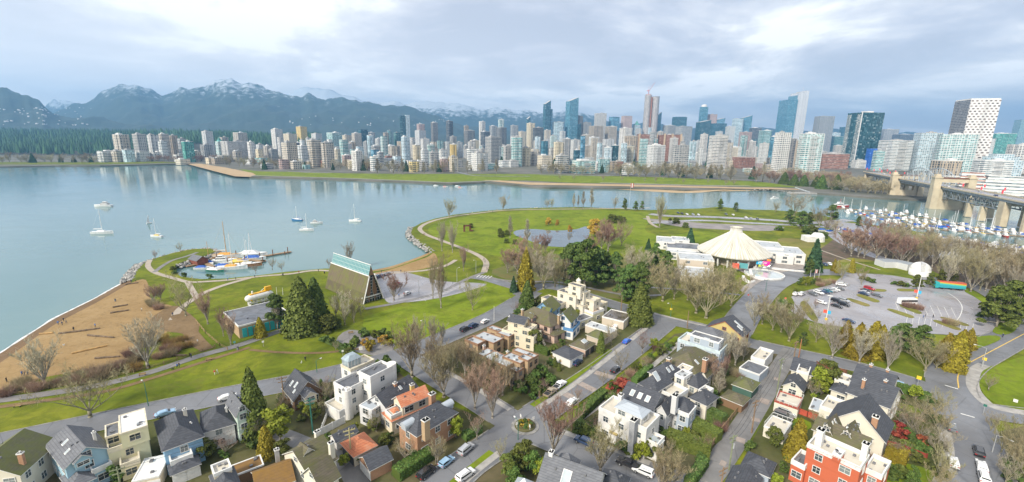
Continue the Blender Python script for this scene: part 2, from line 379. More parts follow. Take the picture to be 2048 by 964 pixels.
# lawns of other tones
sheet('lawn', [(856, 462), (880, 444), (950, 430), (1060, 421), (1160, 420), (1290, 424), (1300, 440), (1290, 460), (1330, 472), (1400, 462), (1440, 470), (1390, 486), (1300, 500), (1180, 520), (1080, 520), (980, 510), (905, 488)], 0.02, M_GRASS2, 3)
sheet('lawn', [(728, 634), (830, 606), (905, 578), (965, 560), (1034, 566), (1034, 590), (990, 625), (880, 664), (800, 690), (745, 668)], 0.02, M_GRASS2, 2)
sheet('lawn', [(300, 752), (420, 722), (560, 690), (650, 668), (700, 690), (640, 716), (520, 745), (420, 770)], 0.02, M_GRASS, 3)
sheet('lawn', [(1555, 478), (1610, 480), (1680, 500), (1750, 520), (1700, 525), (1640, 522), (1580, 520)], 0.02, M_GRASSF, 3)
sheet('lawn', [(1960, 745), (2000, 728), (2120, 700), (2120, 830), (2050, 822), (1990, 806), (1962, 780)], 0.14, M_GRASS2, 4, thick=0.1)
# pond
sheet('pond', [(1030, 462), (1060, 458), (1110, 461), (1150, 459), (1172, 453), (1180, 462), (1174, 478), (1160, 492), (1120, 494), (1085, 490), (1050, 478), (1030, 470)], 0.05, mat('pond_water', (0.16, 0.19, 0.21), 0.04, 0.1, 0.05, world=True), 4)
# soil under trees and woods, gardens of the houses
sheet('soil', [(1600, 540), (1680, 470), (1740, 470), (1850, 470), (1960, 488), (2100, 500), (2300, 640), (2060, 610), (1960, 575), (1900, 560), (1860, 540), (1780, 530), (1700, 515)], 0.03, mat('leaf_litter', (0.13, 0.085, 0.06), 0.95, 0.3, 0.2, world=True, col2=(0.07, 0.06, 0.03)), 2)
sheet('soil', [(985, 540), (1100, 510), (1180, 505), (1260, 520), (1330, 540), (1340, 580), (1280, 600), (1180, 590), (1080, 572), (1020, 560)], 0.025, mat('leaf_litter_lawn', (0.14, 0.115, 0.035), 0.95, 0.3, 0.15, world=True, col2=(0.10, 0.12, 0.02)), 3)
gd = lambda pts, z=0.03: sheet('garden', pts, z, M_GARDEN)
M_PATIO = mat('patio_paving', (0.34, 0.31, 0.27), 0.85, 0.2, 0.6, world=True)
gd([(-80, 925), (440, 812), (560, 788), (700, 752), (790, 738), (850, 790), (1000, 850), (985, 870), (940, 895), (860, 985), (500, 1120), (-200, 1120)])
gd([(838, 712), (1020, 628), (1072, 590), (1300, 640), (1310, 650), (1060, 826), (1030, 824)])
gd([(1110, 850), (1350, 668), (1400, 660), (1580, 712), (1410, 980), (1380, 985), (1270, 930)])
gd([(1000, 890), (1060, 880), (1330, 970), (1450, 1150), (900, 1150), (930, 960)])
gd([(1590, 715), (1880, 790), (1890, 860), (1895, 1000), (1880, 1200), (1480, 1200), (1450, 985), (1480, 930)])
gd([(1440, 1005), (1480, 940), (1560, 960), (1560, 1150), (1430, 1150)])
gd([(1965, 870), (2060, 850), (2200, 900), (2200, 1150), (1990, 1150)])
def rd(name, pxs, width, m=M_ROAD, z=0.06, n=8, kerb=M_KERB): return strip(name, smooth_line(gl(pxs), n), width, z, m, kerb)
rd('road', [(-120, 910), (0, 886), (220, 839), (440, 793), (600, 762), (700, 739), (800, 710), (900, 671), (980, 636), (1030, 607), (1066, 583)], 9.5)
rd('road', [(1040, 592), (1075, 574), (1120, 576), (1200, 601), (1320, 637), (1400, 655), (1500, 686), (1600, 709), (1700, 731), (1800, 758), (1890, 788)], 8.5, z=0.068)
rd('road', [(790, 702), (880, 757), (960, 803), (1035, 848), (1160, 900), (1300, 952), (1500, 1030)], 9.0, z=0.076)
rd('road', [(860, 1000), (925, 935), (985, 893), (1045, 848), (1120, 798), (1200, 744), (1280, 684), (1340, 637)], 9.5, z=0.084)
rd('road', [(1465, 668), (1495, 622), (1530, 582), (1560, 562), (1610, 546), (1680, 546), (1760, 560), (1860, 570)], 12, z=0.092)
rd('lane', [(1380, 990), (1435, 930), (1505, 825), (1560, 735), (1584, 700)], 5.6, M_LANE, 0.072, kerb=None)
rd('lane', [(480, 800), (520, 850), (590, 880), (680, 920), (720, 975)], 4.5, M_LANE, 0.05, kerb=None)
rd('road', [(1975, 1010), (1955, 930), (1935, 860), (1912, 800), (1900, 760), (1925, 728), (1970, 702), (2060, 655)], 11.5, z=0.1)
rd('road', [(1915, 800), (1975, 822), (2100, 840)], 9, z=0.108)
rd('road', [(2060, 655), (2030, 630), (1995, 598), (1950, 575), (1900, 562), (1830, 555)], 8, z=0.116)
rd('road', [(945, 553), (975, 558), (1040, 576), (1080, 576)], 7, z=0.06)
rd('road', [(1300, 428), (1340, 432), (1420, 434), (1540, 440), (1620, 446), (1700, 440)], 11, M_LOT, z=0.06, kerb=None)
rd('road', [(1300, 446), (1400, 441), (1500, 446), (1620, 452), (1690, 456)], 8, M_LOT, z=0.07, kerb=None)
rd('road', [(1660, 462), (1680, 480), (1730, 505), (1780, 522)], 9, M_LOT, z=0.08, kerb=None)
def cp(pts, m=M_LOT, z=0.05, s=3, name='car_park'): return sheet(name, pts, z, m, s)
cp([(1572, 605), (1600, 585), (1660, 570), (1700, 548), (1790, 552), (1870, 570), (1930, 580), (1962, 600), (1984, 622), (1992, 645), (1985, 662), (1950, 672), (1860, 668), (1760, 664), (1690, 655), (1630, 645), (1585, 625)], z=0.13)
cp([(748, 553), (800, 543), (880, 562), (955, 566), (968, 572), (880, 596), (790, 606), (768, 596)])
cp([(1415, 512), (1480, 498), (1600, 520), (1610, 545), (1560, 560), (1520, 590), (1480, 580), (1500, 552)], mat('plaza_paving', (0.34, 0.30, 0.27), 0.7, 0.15, 0.4, world=True), 0.055, name='plaza')
cp([(1640, 445), (1720, 448), (1850, 480), (1980, 500), (1960, 520), (1840, 510), (1740, 492), (1690, 470)], M_LOT, 0.06)
cp([(1285, 437), (1330, 440), (1420, 447), (1560, 452), (1540, 462), (1420, 458), (1350, 452)], mat('wet_gravel', (0.30, 0.26, 0.24), 0.5, 0.2, 0.1, world=True), 0.03)
cp([(697, 660), (742, 668), (790, 690), (760, 712), (700, 700), (672, 682)], M_PATHG, 0.05, name='plaza')
pth = lambda pts, w=2.6, m=M_PATH, z=0.09: strip('path', smooth_line(gl(pts), 8), w, z, m)
pth([(300, 520), (296, 532), (310, 545), (345, 556), (375, 564), (400, 564), (460, 560), (520, 553), (580, 548), (640, 541), (740, 549), (780, 547), (850, 541), (890, 532), (912, 520)])
pth([(308, 545), (325, 532), (345, 521), (372, 513), (395, 505)], 2.2, M_PATHG)
pth([(375, 564), (384, 580), (392, 594)], 2.6); pth([(500, 556), (450, 570), (410, 585), (385, 600), (360, 618), (345, 640)], 2.8)
pth([(350, 630), (375, 655), (395, 680), (414, 700)], 4, M_DIRT)
pth([(1300, 416), (1160, 418), (1024, 420), (960, 426), (900, 434), (860, 444), (840, 456), (850, 468), (880, 480), (920, 495), (955, 510), (972, 525), (968, 545)], 3.6)
pth([(968, 545), (930, 560), (880, 585), (800, 605), (730, 618)], 2.4, M_PATHG)
pth([(975, 556), (1040, 564), (1120, 565), (1250, 590), (1330, 590)], 2.2, M_PATHG)
pth([(-60, 808), (80, 790), (200, 770), (300, 745), (400, 712), (480, 690), (560, 662), (620, 640)], 3.4, M_PATHG)
pth([(-60, 822), (80, 803), (210, 783), (300, 758), (420, 720), (500, 695)], 1.8, M_DIRT, 0.07)
pth([(500, 700), (560, 705), (640, 706), (722, 698)], 1.4, M_DIRT, 0.07)
pth([(1480, 590), (1400, 582), (1300, 575)], 2.2, M_PATHG)
pth([(1640, 500), (1690, 518), (1760, 540)], 1.6); pth([(1300, 625), (1400, 650), (1465, 668)], 1.6, M_CONC, 0.08)
pth([(1295, 432), (1300, 445), (1315, 455)], 3.0)
# pavements along the streets
def pave(pts, w=1.7): strip('pavement', smooth_line(gl(pts), 6), w, 0.11, M_CONC)
pave([(1145, 850), (1215, 800), (1290, 745), (1370, 676)]); pave([(1075, 818), (1150, 768), (1230, 706), (1300, 650)])
pave([(1110, 860), (1200, 890), (1300, 928)]); pave([(862, 726), (940, 770), (1020, 820)]); pave([(1000, 905), (950, 945), (900, 990)])
pave([(1968, 730), (1950, 742), (1945, 770), (1960, 795), (1990, 815), (2060, 828)], 3.0)
pave([(1870, 990), (1895, 920), (1890, 860)], 2.4)
# verge strips of grass between pavement and kerb
def verge(pts, w=2.2): strip('verge', smooth_line(gl(pts), 6), w, 0.1, M_GRASS2)
verge([(1130, 842), (1200, 793), (1275, 738), (1355, 674)], 1.8); verge([(1064, 812), (1140, 762), (1220, 700)], 1.8); verge([(985, 905), (935, 945), (880, 990)])
# markings
def mark(pts, w=0.12, z=0.14, m=None): strip('road_marking', gl(pts), w, z, m or M_MARK)
strip('road_marking', smooth_line(gl([(1917, 777), (1916, 752), (1930, 732), (1975, 707), (2060, 662)]), 8), 0.3, 0.125, M_YELL)
strip('road_marking', smooth_line(gl([(2060, 648), (2030, 622), (1995, 594)]), 8), 0.25, 0.14, M_YELL)
mark([(1889, 771), (1916, 779)], 0.5, 0.125); mark([(1921, 828), (1949, 836)], 0.5, 0.125)
for a, c, w_ in (((1472, 878), (1490, 884), 2.2), ((1502, 838), (1520, 842), 1.8), ((1520, 800), (1538, 806), 3), ((1440, 925), (1452, 930), 2), ((1548, 757), (1560, 760), 2)): strip('patch', gl([a, c]), w_, 0.085, M_PATCH)
for a, c in (((1190, 745), (1230, 757)), ((1160, 767), (1190, 782)), ((1130, 788), (1150, 799))): strip('patch', gl([a, c]), 2.4, 0.09, M_PATCH)
for k in range(9):
 t = k / 8; a = (1700 + 190 * t, 640 - 2 * t);
 mark([(1790 + 14 * k, 604 + 1.5 * k), (1800 + 14 * k, 628 + 1 * k)], 0.15)
for k in range(12): mark([(1815 + 12 * k, 632 + 1.5 * k), (1812 + 12 * k, 648 + 1.2 * k)], 0.12)
strip('road_marking', smooth_line(gl([(1895, 586), (1915, 600), (1924, 615), (1920, 632), (1910, 645)]), 6), 0.3, 0.14, M_MARK)
for k in range(10): mark([(838 + 9.5 * k, 597 - 3.1 * k), (852 + 9.5 * k, 602 - 3.1 * k)], 0.15, 0.08)
for k in range(5): mark([(953 + 6 * k, 555 + 0.6 * k), (960 + 6 * k, 550 + .6 * k)], 0.5, 0.09)
for k in range(6): mark([(1610 + 13 * k, 622 - 4 * k), (1622 + 13 * k, 628 - 4 * k)], 0.12)
build_kerbs()
# ---- the far shore, city ground, hills
FAR = [(-400, 330), (0, 333), (110, 331), (200, 331), (372, 327), (500, 354), (600, 356), (700, 359), (800, 363), (870, 366), (905, 367), (970, 364), (1060, 372), (1100, 375), (1200, 375), (1310, 377), (1370, 380), (1450, 378), (1536, 378), (1600, 383), (1680, 389), (1740, 394), (1800, 398), (1900, 398), (2060, 402), (2300, 405)]
fp = gl(FAR); base = [(p.x, p.y) for p in fp] + [(3500, 2500), (6000, 9000), (-9000, 9000), (-6000, 2600)]
b = MB(); b.prism(base, -4, 0, 0, bottom=False); structure(b.build('terrain', M_CITY))
sheet('lawn', [(-300, 326), (0, 329), (110, 329), (200, 329), (372, 325.5), (300, 322.5), (150, 324), (0, 324)], 0.15, M_GRASS)
sheet('lawn', [(478, 338), (520, 343), (600, 344), (700, 347), (800, 348), (900, 348), (1000, 348), (1100, 349), (1220, 352), (1330, 355), (1440, 360), (1500, 362), (1540, 366), (1600, 375), (1540, 374), (1450, 372), (1300, 368), (1150, 366), (1050, 361), (980, 361), (905, 364), (870, 364), (800, 361), (700, 357), (600, 354), (510, 352)], 0.15, M_GRASS2)
sheet('sand', [(372, 327.5), (400, 327.5), (450, 335), (505, 346), (512, 350), (500, 354), (470, 353), (430, 343)], 0.25, M_SANDF)
slope('beach', [(965, 361), (1060, 368), (1150, 369), (1300, 373), (1450, 376), (1536, 375), (1600, 379)], [(975, 363), (1060, 374), (1100, 377), (1200, 377), (1360, 385.5), (1440, 382.5), (1536, 381), (1600, 385)][:7], 0.2, WATER + 0.05, M_SANDF)
sheet('sand', [(965, 361), (1000, 361), (1060, 365), (1150, 367), (1300, 370), (1450, 374), (1600, 378), (1600, 380), (1450, 377), (1300, 374), (1150, 371), (1060, 370)], 0.25, M_SANDF)
def rd2(pts, w, m=M_PATHG, z=0.3): strip('path', smooth_line(gl(pts), 6), w, z, m)
rd2([(500, 351), (600, 354), (700, 357), (800, 361), (870, 364), (905, 365), (1000, 361)], 6, M_CONC); rd2([(560, 342), (640, 346), (700, 344), (900, 344)], 8); rd2([(900, 340), (925, 347), (960, 352), (1060, 353)], 9, M_ROAD)
rd2([(1080, 350), (1200, 352), (1290, 350), (1440, 358), (1520, 362)], 9, M_ROAD); rd2([(1200, 366), (1290, 368), (1400, 371), (1500, 372)], 7, M_CONC)
# ---- mountains: ridges with their own slopes
def ridge(name, prof, D, front, m, seed, rough=1.0):
 xs = [p[0] for p in prof]; ys = [p[1] for p in prof]
 nu, nv = 260, 46; V = []; F = []
 X = np.linspace(xs[0], xs[-1], nu); Y = np.interp(X, xs, ys)
 for i in range(nu):
  top = AT(X[i], Y[i], D); hgt = max(top.z, 5)
  hgt *= 1 + 0.06 * mnoise.fractal((X[i] * 0.03, seed, 0), 1.0, 2.0, 4)
  for j in range(nv):
   v = j / (nv - 1)
   if v <= 0.8: k = v / 0.8; dd = front + (D - front) * k; s = k ** 1.35
   else: k = (v - 0.8) / 0.2; dd = D + (D - front) * 0.5 * k; s = 1 - k * 0.7
   base_p = AT(X[i], Y[i], 1.0); px = (top.x) * dd / D
   rg = 1 - abs(mnoise.fractal((px / 900, dd / 1300, seed), 0.9, 2.1, 5)) * 1.5
   z = hgt * s * (1 - 0.35 * rough * (1 - s) * (1 - rg)) + (mnoise.fractal((px / 260, dd / 260, seed + 3), 1, 2, 4)) * 46 * rough * min(1, s * 3)
   V.append((px, dd, z - 3 if j else -3))
 for i in range(nu - 1):
  for j in range(nv - 1):
   a = i * nv + j; F.append((a, a + nv, a + nv + 1, a + 1))
 me = bpy.data.meshes.new(name); me.from_pydata(V, [], F); me.materials.append(m); me.polygons.foreach_set('use_smooth', [True] * len(F)); me.update()
 return structure(link(name, me))
def mountain_mat(name, snow, soft):
 m, nt, b = newmat(name); pos = wpos(nt); sp = nt.nodes.new('ShaderNodeSeparateXYZ'); nt.links.new(pos, sp.inputs[0])
 n1 = tnoise(nt, 0.006, 8, 0.7, vec=pos); n2 = tnoise(nt, 0.012, 8, 0.72, vec=pos)
 col = rampn(nt, n1, [(0.3, (0.018, 0.032, 0.022)), (0.6, (0.035, 0.052, 0.03)), (0.75, (0.05, 0.05, 0.035))])
 h = mth(nt, 'ADD', mth(nt, 'DIVIDE', mth(nt, 'SUBTRACT', sp.outputs[2], snow), soft), mth(nt, 'MULTIPLY', mth(nt, 'SUBTRACT', n2, 0.55), 4.2))
 f = rampn(nt, h, [(0.25, (0, 0, 0)), (0.9, (1, 1, 1))])
 nt.links.new(mixrgb(nt, f, col, (0.40, 0.44, 0.49)), b.inputs['Base Color']); b.inputs['Roughness'].default_value = 0.95; return m
M_MTN = mountain_mat('forested_mountain', 430, 300); M_MTN2 = mountain_mat('snowy_mountain', 330, 220)
ridge('mountain', [(-500, 190), (-300, 200), (-120, 178), (0, 184), (40, 192), (75, 199), (95, 214), (120, 226), (180, 236), (300, 250), (420, 262), (520, 272)], 4200, 3000, M_MTN, 1.3)
ridge('mountain', [(20, 240), (100, 226), (150, 213), (187, 196), (217, 175), (235, 167), (250, 164), (275, 171), (300, 182), (322, 190), (345, 180), (370, 172), (400, 166), (450, 158), (485, 164), (512, 169), (562, 181), (600, 190), (660, 192), (707, 196), (762, 206), (812, 211), (850, 222), (882, 235), (930, 250), (1000, 262), (1080, 272)], 6000, 3600, M_MTN, 4.7)
ridge('mountain', [(500, 215), (560, 195), (590, 185), (620, 172), (652, 180), (690, 190), (730, 204), (767, 206), (788, 198), (812, 206), (862, 200), (905, 204), (960, 215), (1040, 222), (1110, 224), (1150, 219), (1190, 232), (1230, 244), (1330, 250), (1500, 256), (1700, 262), (1900, 270), (2100, 272), (2500, 280)], 8200, 6300, M_MTN2, 9.1)
ridge('mountain', [(60, 226), (90, 212), (105, 201), (130, 199), (150, 206), (180, 215)], 7600, 6300, M_MTN2, 2.1)
# ---- the air: one closed box of even haze round everything
b = MB(); b.box(-9500, 13500, -900, 11500, -3.6, 960); hz = b.build('haze', None); hz.data.materials.clear()
hm = bpy.data.materials.new('haze_air'); hm.use_nodes = True; nt = hm.node_tree; nt.nodes.clear(); o = nt.nodes.new('ShaderNodeOutputMaterial'); v = nt.nodes.new('ShaderNodeVolumePrincipled')
v.inputs['Color'].default_value = (0.26, 0.58, 1.0, 1); v.inputs['Density'].default_value = 0.000115; v.inputs['Anisotropy'].default_value = 0.2
nt.links.new(v.outputs[0], o.inputs['Volume']); hz.data.materials.append(hm); hz['kind'] = 'stuff'
# -- vegetation: one of each kind, then copies
RNG = np.random.default_rng(11)
def leaf_mat(name, a, bcol, c, rough=0.7):
 m, nt, b = newmat(name)
 g = nt.nodes.new('ShaderNodeNewGeometry'); oi = nt.nodes.new('ShaderNodeObjectInfo')
 r = mth(nt, 'ADD', mth(nt, 'MULTIPLY', g.outputs['Random Per Island'], 0.65), mth(nt, 'MULTIPLY', tnoise(nt, 0.45, 3, 0.6), 0.45))
 col = rampn(nt, r, [(0.2, a), (0.55, bcol), (0.9, c)])
 hsv = nt.nodes.new('ShaderNodeHueSaturation'); nt.links.new(col, hsv.inputs['Color'])
 nt.links.new(mth(nt, 'MULTIPLY_ADD', oi.outputs['Random'], 0.5, 0.75), hsv.inputs['Value'])
 nt.links.new(mth(nt, 'MULTIPLY_ADD', oi.outputs['Random'], 0.03, 0.485), hsv.inputs['Hue'])
 nt.links.new(hsv.outputs[0], b.inputs['Base Color']); b.inputs['Roughness'].default_value = rough; b.inputs['Specular IOR Level'].default_value = 0.2
 return m
M_TWIG = leaf_mat('twigs_brown', (0.17, 0.135, 0.08), (0.28, 0.225, 0.135), (0.40, 0.33, 0.205))
M_TWIGR = leaf_mat('twigs_russet', (0.19, 0.115, 0.085), (0.29, 0.185, 0.14), (0.40, 0.27, 0.21))
M_TWIGG = leaf_mat('twigs_olive', (0.18, 0.16, 0.085), (0.28, 0.25, 0.13), (0.39, 0.35, 0.19))
M_TWIGP = leaf_mat('twigs_grey', (0.25, 0.22, 0.165), (0.36, 0.32, 0.24), (0.48, 0.44, 0.33))
M_TWIGO = leaf_mat('twigs_ochre', (0.22, 0.15, 0.05), (0.33, 0.23, 0.075), (0.42, 0.31, 0.11))
M_BARK = mat('bark_grey', (0.36, 0.32, 0.26), 0.9, 0.25, 2.0); M_BARKG = mat('bark_mossy', (0.33, 0.30, 0.19), 0.9, 0.25, 1.5); M_BARKP = mat('bark_pale', (0.38, 0.35, 0.29), 0.9, 0.25, 2.0)
M_FIR = leaf_mat('needles_dark', (0.018, 0.045, 0.022), (0.038, 0.085, 0.038), (0.07, 0.13, 0.055))
M_PINE = leaf_mat('needles_green', (0.035, 0.065, 0.012), (0.075, 0.12, 0.024), (0.13, 0.18, 0.04))
M_CYP = leaf_mat('foliage_olive_green', (0.05, 0.065, 0.012), (0.09, 0.11, 0.02), (0.14, 0.16, 0.035))
M_GOLD = leaf_mat('foliage_golden', (0.11, 0.085, 0.008), (0.19, 0.15, 0.014), (0.29, 0.23, 0.025))
M_LEAF = leaf_mat('foliage_fresh_green', (0.035, 0.065, 0.012), (0.07, 0.115, 0.022), (0.12, 0.17, 0.04))
M_LIME = leaf_mat('foliage_lime', (0.10, 0.13, 0.01), (0.18, 0.22, 0.02), (0.28, 0.31, 0.04))
M_DEEP = leaf_mat('foliage_deep_green', (0.035, 0.068, 0.016), (0.078, 0.13, 0.03), (0.145, 0.20, 0.052))
M_RED = leaf_mat('foliage_red', (0.14, 0.03, 0.02), (0.24, 0.05, 0.03), (0.34, 0.10, 0.05))
M_WILL = leaf_mat('foliage_ochre', (0.25, 0.14, 0.02), (0.38, 0.23, 0.035), (0.48, 0.33, 0.07))
def leaves_mesh(name, P, Nrm, size, m, aspect=1.0, jit=0.35, tri=False):
 n = len(P); Nrm = Nrm / (np.linalg.norm(Nrm, axis=1, keepdims=True) + 1e-9)
 Nrm = Nrm + RNG.normal(0, jit, (n, 3)); Nrm /= np.linalg.norm(Nrm, axis=1, keepdims=True) + 1e-9
 a = np.cross(Nrm, RNG.normal(0, 1, (n, 3))); a /= np.linalg.norm(a, axis=1, keepdims=True) + 1e-9
 b = np.cross(Nrm, a); s = (size * RNG.uniform(0.6, 1.4, n))[:, None] * 0.5
 q = np.stack([P - a * s - b * s * aspect * .4, P + b * s * aspect * -.9, P + a * s - b * s * aspect * .4, P + a * s * .5 + b * s * aspect, P - a * s * .5 + b * s * aspect], 1)
 V = q.reshape(-1, 3); me = bpy.data.meshes.new(name); me.vertices.add(n * 5); me.vertices.foreach_set('co', V.ravel())
 me.loops.add(n * 5); me.loops.foreach_set('vertex_index', np.arange(n * 5)); me.polygons.add(n)
 me.polygons.foreach_set('loop_start', np.arange(n) * 5); me.polygons.foreach_set('loop_total', np.full(n, 5)); me.materials.append(m); me.update(calc_edges=True); return me
def twigs_mesh(name, A, B, wd, m):
 n = len(A); d = B - A; s = np.cross(d, RNG.normal(0, 1, (n, 3))); s /= np.linalg.norm(s, axis=1, keepdims=True) + 1e-9; s *= wd
 V = np.stack([A - s, A + s, B], 1).reshape(-1, 3); me = bpy.data.meshes.new(name); me.vertices.add(n * 3); me.vertices.foreach_set('co', V.ravel())
 me.loops.add(n * 3); me.loops.foreach_set('vertex_index', np.arange(n * 3)); me.polygons.add(n)
 me.polygons.foreach_set('loop_start', np.arange(n) * 3); me.polygons.foreach_set('loop_total', np.full(n, 3)); me.materials.append(m); me.update(calc_edges=True); return me
def bare_meshes(seed, h, form, mt, mb, ntw=5200, fork=0.13, tw=0.026):
 """form: 'vase' upright fan, 'round' spreading, 'column' poplar, 'gnarl' few crooked limbs"""
 r = random.Random(seed); t = MB(); tips = []
 sp, lim, up = {'vase': (0.40, 9, 0.95), 'round': (0.66, 8, 0.5), 'column': (0.14, 12, 1.2), 'gnarl': (0.72, 6, 0.35)}[form]
 tr = h * 0.025 if form != 'column' else h * 0.012
 t.tube((0, 0, -0.1), (0, 0, h * 0.03), tr * 1.6, tr * 1.05, 8); t.tube((0, 0, h * 0.03), (0, 0, h * fork), tr * 1.05, tr * 0.9, 8)
 def grow(p, d, ln, rad, lev):
  segs = 3; q = p
  for k in range(segs):
   d = (d + Vector((r.uniform(-1, 1), r.uniform(-1, 1), r.uniform(-0.5, 0.9) + (0.35 if form != 'gnarl' else 0.1))) * (0.16 if form != 'gnarl' else 0.28)).normalized()
   e = q + d * ln / segs; r2 = rad * (1 - 0.55 * (k + 1) / segs); t.tube(q, e, rad * (1 - 0.55 * k / segs), r2, 5 if lev < 2 else 3, cap=False)
   tips.append((q.copy(), e.copy(), lev));
   if lev < 3:
    for _ in range(2 if lev == 1 else 1):
     a = Vector((r.uniform(-1, 1), r.uniform(-1, 1), r.uniform(-0.1, 0.9))).normalized()
     grow(e, (d * up + a * 0.75).normalized(), ln * r.uniform(0.38, 0.55), r2 * 0.6, lev + 1 if lev else 1)
   q = e
 if form == 'column':
  t.tube((0, 0, h * fork), (0, 0, h * 0.96), tr * 0.9, 0.03, 6)
  for k in range(46):
   z = h * r.uniform(0.12, 0.9); a = r.uniform(0, 2 * PI); ln = h * 0.24 * (1.1 - z / h); p = Vector((0, 0, z)); q = p + Vector((math.cos(a) * ln * 0.42, math.sin(a) * ln * 0.42, ln)); t.tube(p, q, tr * 0.25, 0.02, 3, cap=False); tips.append((p, q, 2)); tips.append((p.lerp(q, .5), q, 3))
 else:
  for k in range(lim):
   a = 2 * PI * k / lim + r.uniform(-0.35, 0.35); tilt = sp * r.uniform(0.6, 1.25)
   if k == 0: tilt *= 0.2
   d = Vector((math.cos(a) * math.sin(tilt), math.sin(a) * math.sin(tilt), math.cos(tilt)))
   grow(Vector((0, 0, h * fork * r.uniform(0.75, 1.0))), d, h * r.uniform(0.5, 0.62), tr * 0.5, 0)
 tb = t.mesh('trunk', mb, True)
 T = [x for x in tips if x[2] >= 1] or tips; w8 = np.array([1.0 + x[2] * 1.6 for x in T]); w8 /= w8.sum()
 idx = RNG.choice(len(T), ntw, p=w8); A = np.array([T[i][0] for i in idx]); B = np.array([T[i][1] for i in idx]); k = RNG.uniform(0, 1, (ntw, 1)); S = A + (B - A) * k
 D = (B - A); D /= np.linalg.norm(D, axis=1, keepdims=True) + 1e-9; D = D * 0.55 + RNG.normal(0, 0.5, (ntw, 3)) + np.array([0, 0, 0.7 if form != 'gnarl' else 0.15])
 D /= np.linalg.norm(D, axis=1, keepdims=True) + 1e-9; ln = RNG.uniform(0.04, 0.10, (ntw, 1)) * h * (0.6 if form == 'column' else 1)
 return tb, twigs_mesh('crown', S, S + D * ln, tw * h / 12, mt)
def fir_meshes(seed, h, rad, m, n=2600, base=0.06, size=0.09, ragged=0.3, curve=0.85, mb=None):
 rg = np.random.default_rng(seed); u = rg.uniform(0, 1, n) ** 0.75; z = h * (base + (1 - base) * (1 - u))
 k = (1 - (z / h - base) / (1 - base)); R = rad * k ** curve; th = rg.uniform(0, 2 * PI, n)
 ph = rg.uniform(0, 6.28, 3); R = R * (1 + ragged * 0.6 * np.sin(5 * th + ph[0] + z / h * 9) * np.sin(z / h * 23 + ph[1]) + ragged * rg.normal(0, 0.35, n)); R *= np.where(rg.uniform(0, 1, n) < 0.75, 1, rg.uniform(0.4, 1, n))
 P = np.stack([R * np.cos(th), R * np.sin(th), z - R * 0.12 + rg.normal(0, 0.02 * h, n)], 1); N = np.stack([np.cos(th), np.sin(th), np.full(n, 0.65)], 1)
 cr = leaves_mesh('crown', P, N, np.full(n, size * h * 0.8), m, 1.3, 0.45)
 t = MB(); t.tube((0, 0, -.1), (0, 0, h * 0.9), h * 0.02, 0.03, 7); return t.mesh('trunk', mb or M_BARK, True), cr
def clump_meshes(seed, h, rad, m, clumps=26, per=130, base=0.3, size=0.7, flat=0.7, mb=None, lean=0.1, trunk=True):
 rg = np.random.default_rng(seed); t = MB(); P, N = [], []; r = random.Random(seed)
 if trunk: t.tube((0, 0, -.1), (0, 0, h * max(base, .05)), h * 0.022, h * 0.018, 7)
 for k in range(clumps):
  a = r.uniform(0, 2 * PI); zz = r.uniform(0, 1); rr = rad * math.sqrt(r.uniform(0, 1)) * ((0.55 + 0.45 * math.sin(PI * min(1, 0.2 + zz * 0.75))) if clumps < 40 else (1.0 - 0.72 * zz ** 1.4) * r.uniform(.75, 1.05))
  c = np.array([rr * math.cos(a), rr * math.sin(a), h * (base + (0.95 - base) * zz) - rr / rad * h * lean]); s = rad * (r.uniform(0.26, 0.44) if clumps < 40 else r.uniform(0.17, 0.3))
  if trunk: t.tube((0, 0, h * base * r.uniform(0.5, 1)), tuple(c), h * 0.009, h * 0.003, 4, cap=False)
  d = rg.normal(0, 1, (per, 3)); d /= np.linalg.norm(d, axis=1, keepdims=True); d[:, 2] = np.where(d[:, 2] < -0.4, -d[:, 2], d[:, 2])
  P.append(c + d * s * np.array([1, 1, flat]) * rg.uniform(0.65, 1.1, (per, 1))); N.append(d + np.array([0, 0, 0.25]))
 cr = leaves_mesh('crown', np.concatenate(P), np.concatenate(N), np.full(clumps * per, size), m, 1.2, 0.5)
 return (t.mesh('trunk', mb or M_BARK, True) if trunk else None), cr
PROTO = {}
def proto(kind, h, metas, name, cat='tree'): PROTO[kind] = (h, metas, name, cat)
proto('vase', 13, [bare_meshes(s, 13, 'vase', mt, M_BARK, 4600) for s, mt in ((1, M_TWIG), (2, M_TWIG), (3, M_TWIGG))], 'bare_tree')
proto('vaser', 13, [bare_meshes(s, 13, 'vase', M_TWIGR, M_BARK, 5600) for s in (4, 5)], 'bare_tree')
proto('pale', 12, [bare_meshes(s, 12, 'vase', M_TWIGP, M_BARKP, 4300) for s in (6, 7)], 'bare_tree')
proto('round', 12, [bare_meshes(s, 12, 'round', mt, M_BARKG, 4300) for s, mt in ((8, M_TWIGG), (9, M_TWIG), (10, M_TWIGP))], 'bare_tree')
proto('roundr', 10, [bare_meshes(s, 10, 'round', M_TWIGR, M_BARK, 6000) for s in (11, 12)], 'bare_tree')
proto('gnarl', 12, [bare_meshes(s, 12, 'gnarl', M_TWIGG, M_BARKG, 3400) for s in (13, 14)], 'bare_tree')
proto('small', 6, [bare_meshes(s, 6, 'round', mt, M_BARK, 1800, fork=0.28) for s, mt in ((15, M_TWIG), (16, M_TWIGG), (17, M_TWIGR))], 'bare_tree')
proto('poplar', 20, [bare_meshes(s, 20, 'column', M_TWIGP, M_BARK, 4200, fork=0.08) for s in (18, 19)], 'bare_poplar_tree')
proto('fir', 18, [fir_meshes(s, 18, 4.2, M_FIR) for s in (20, 21)], 'fir_tree')
proto('cypress', 16, [fir_meshes(s, 16, 5.2, M_CYP, 5600, 0.02, 0.044, 0.22, 0.62) for s in (22, 23)], 'cypress_tree')
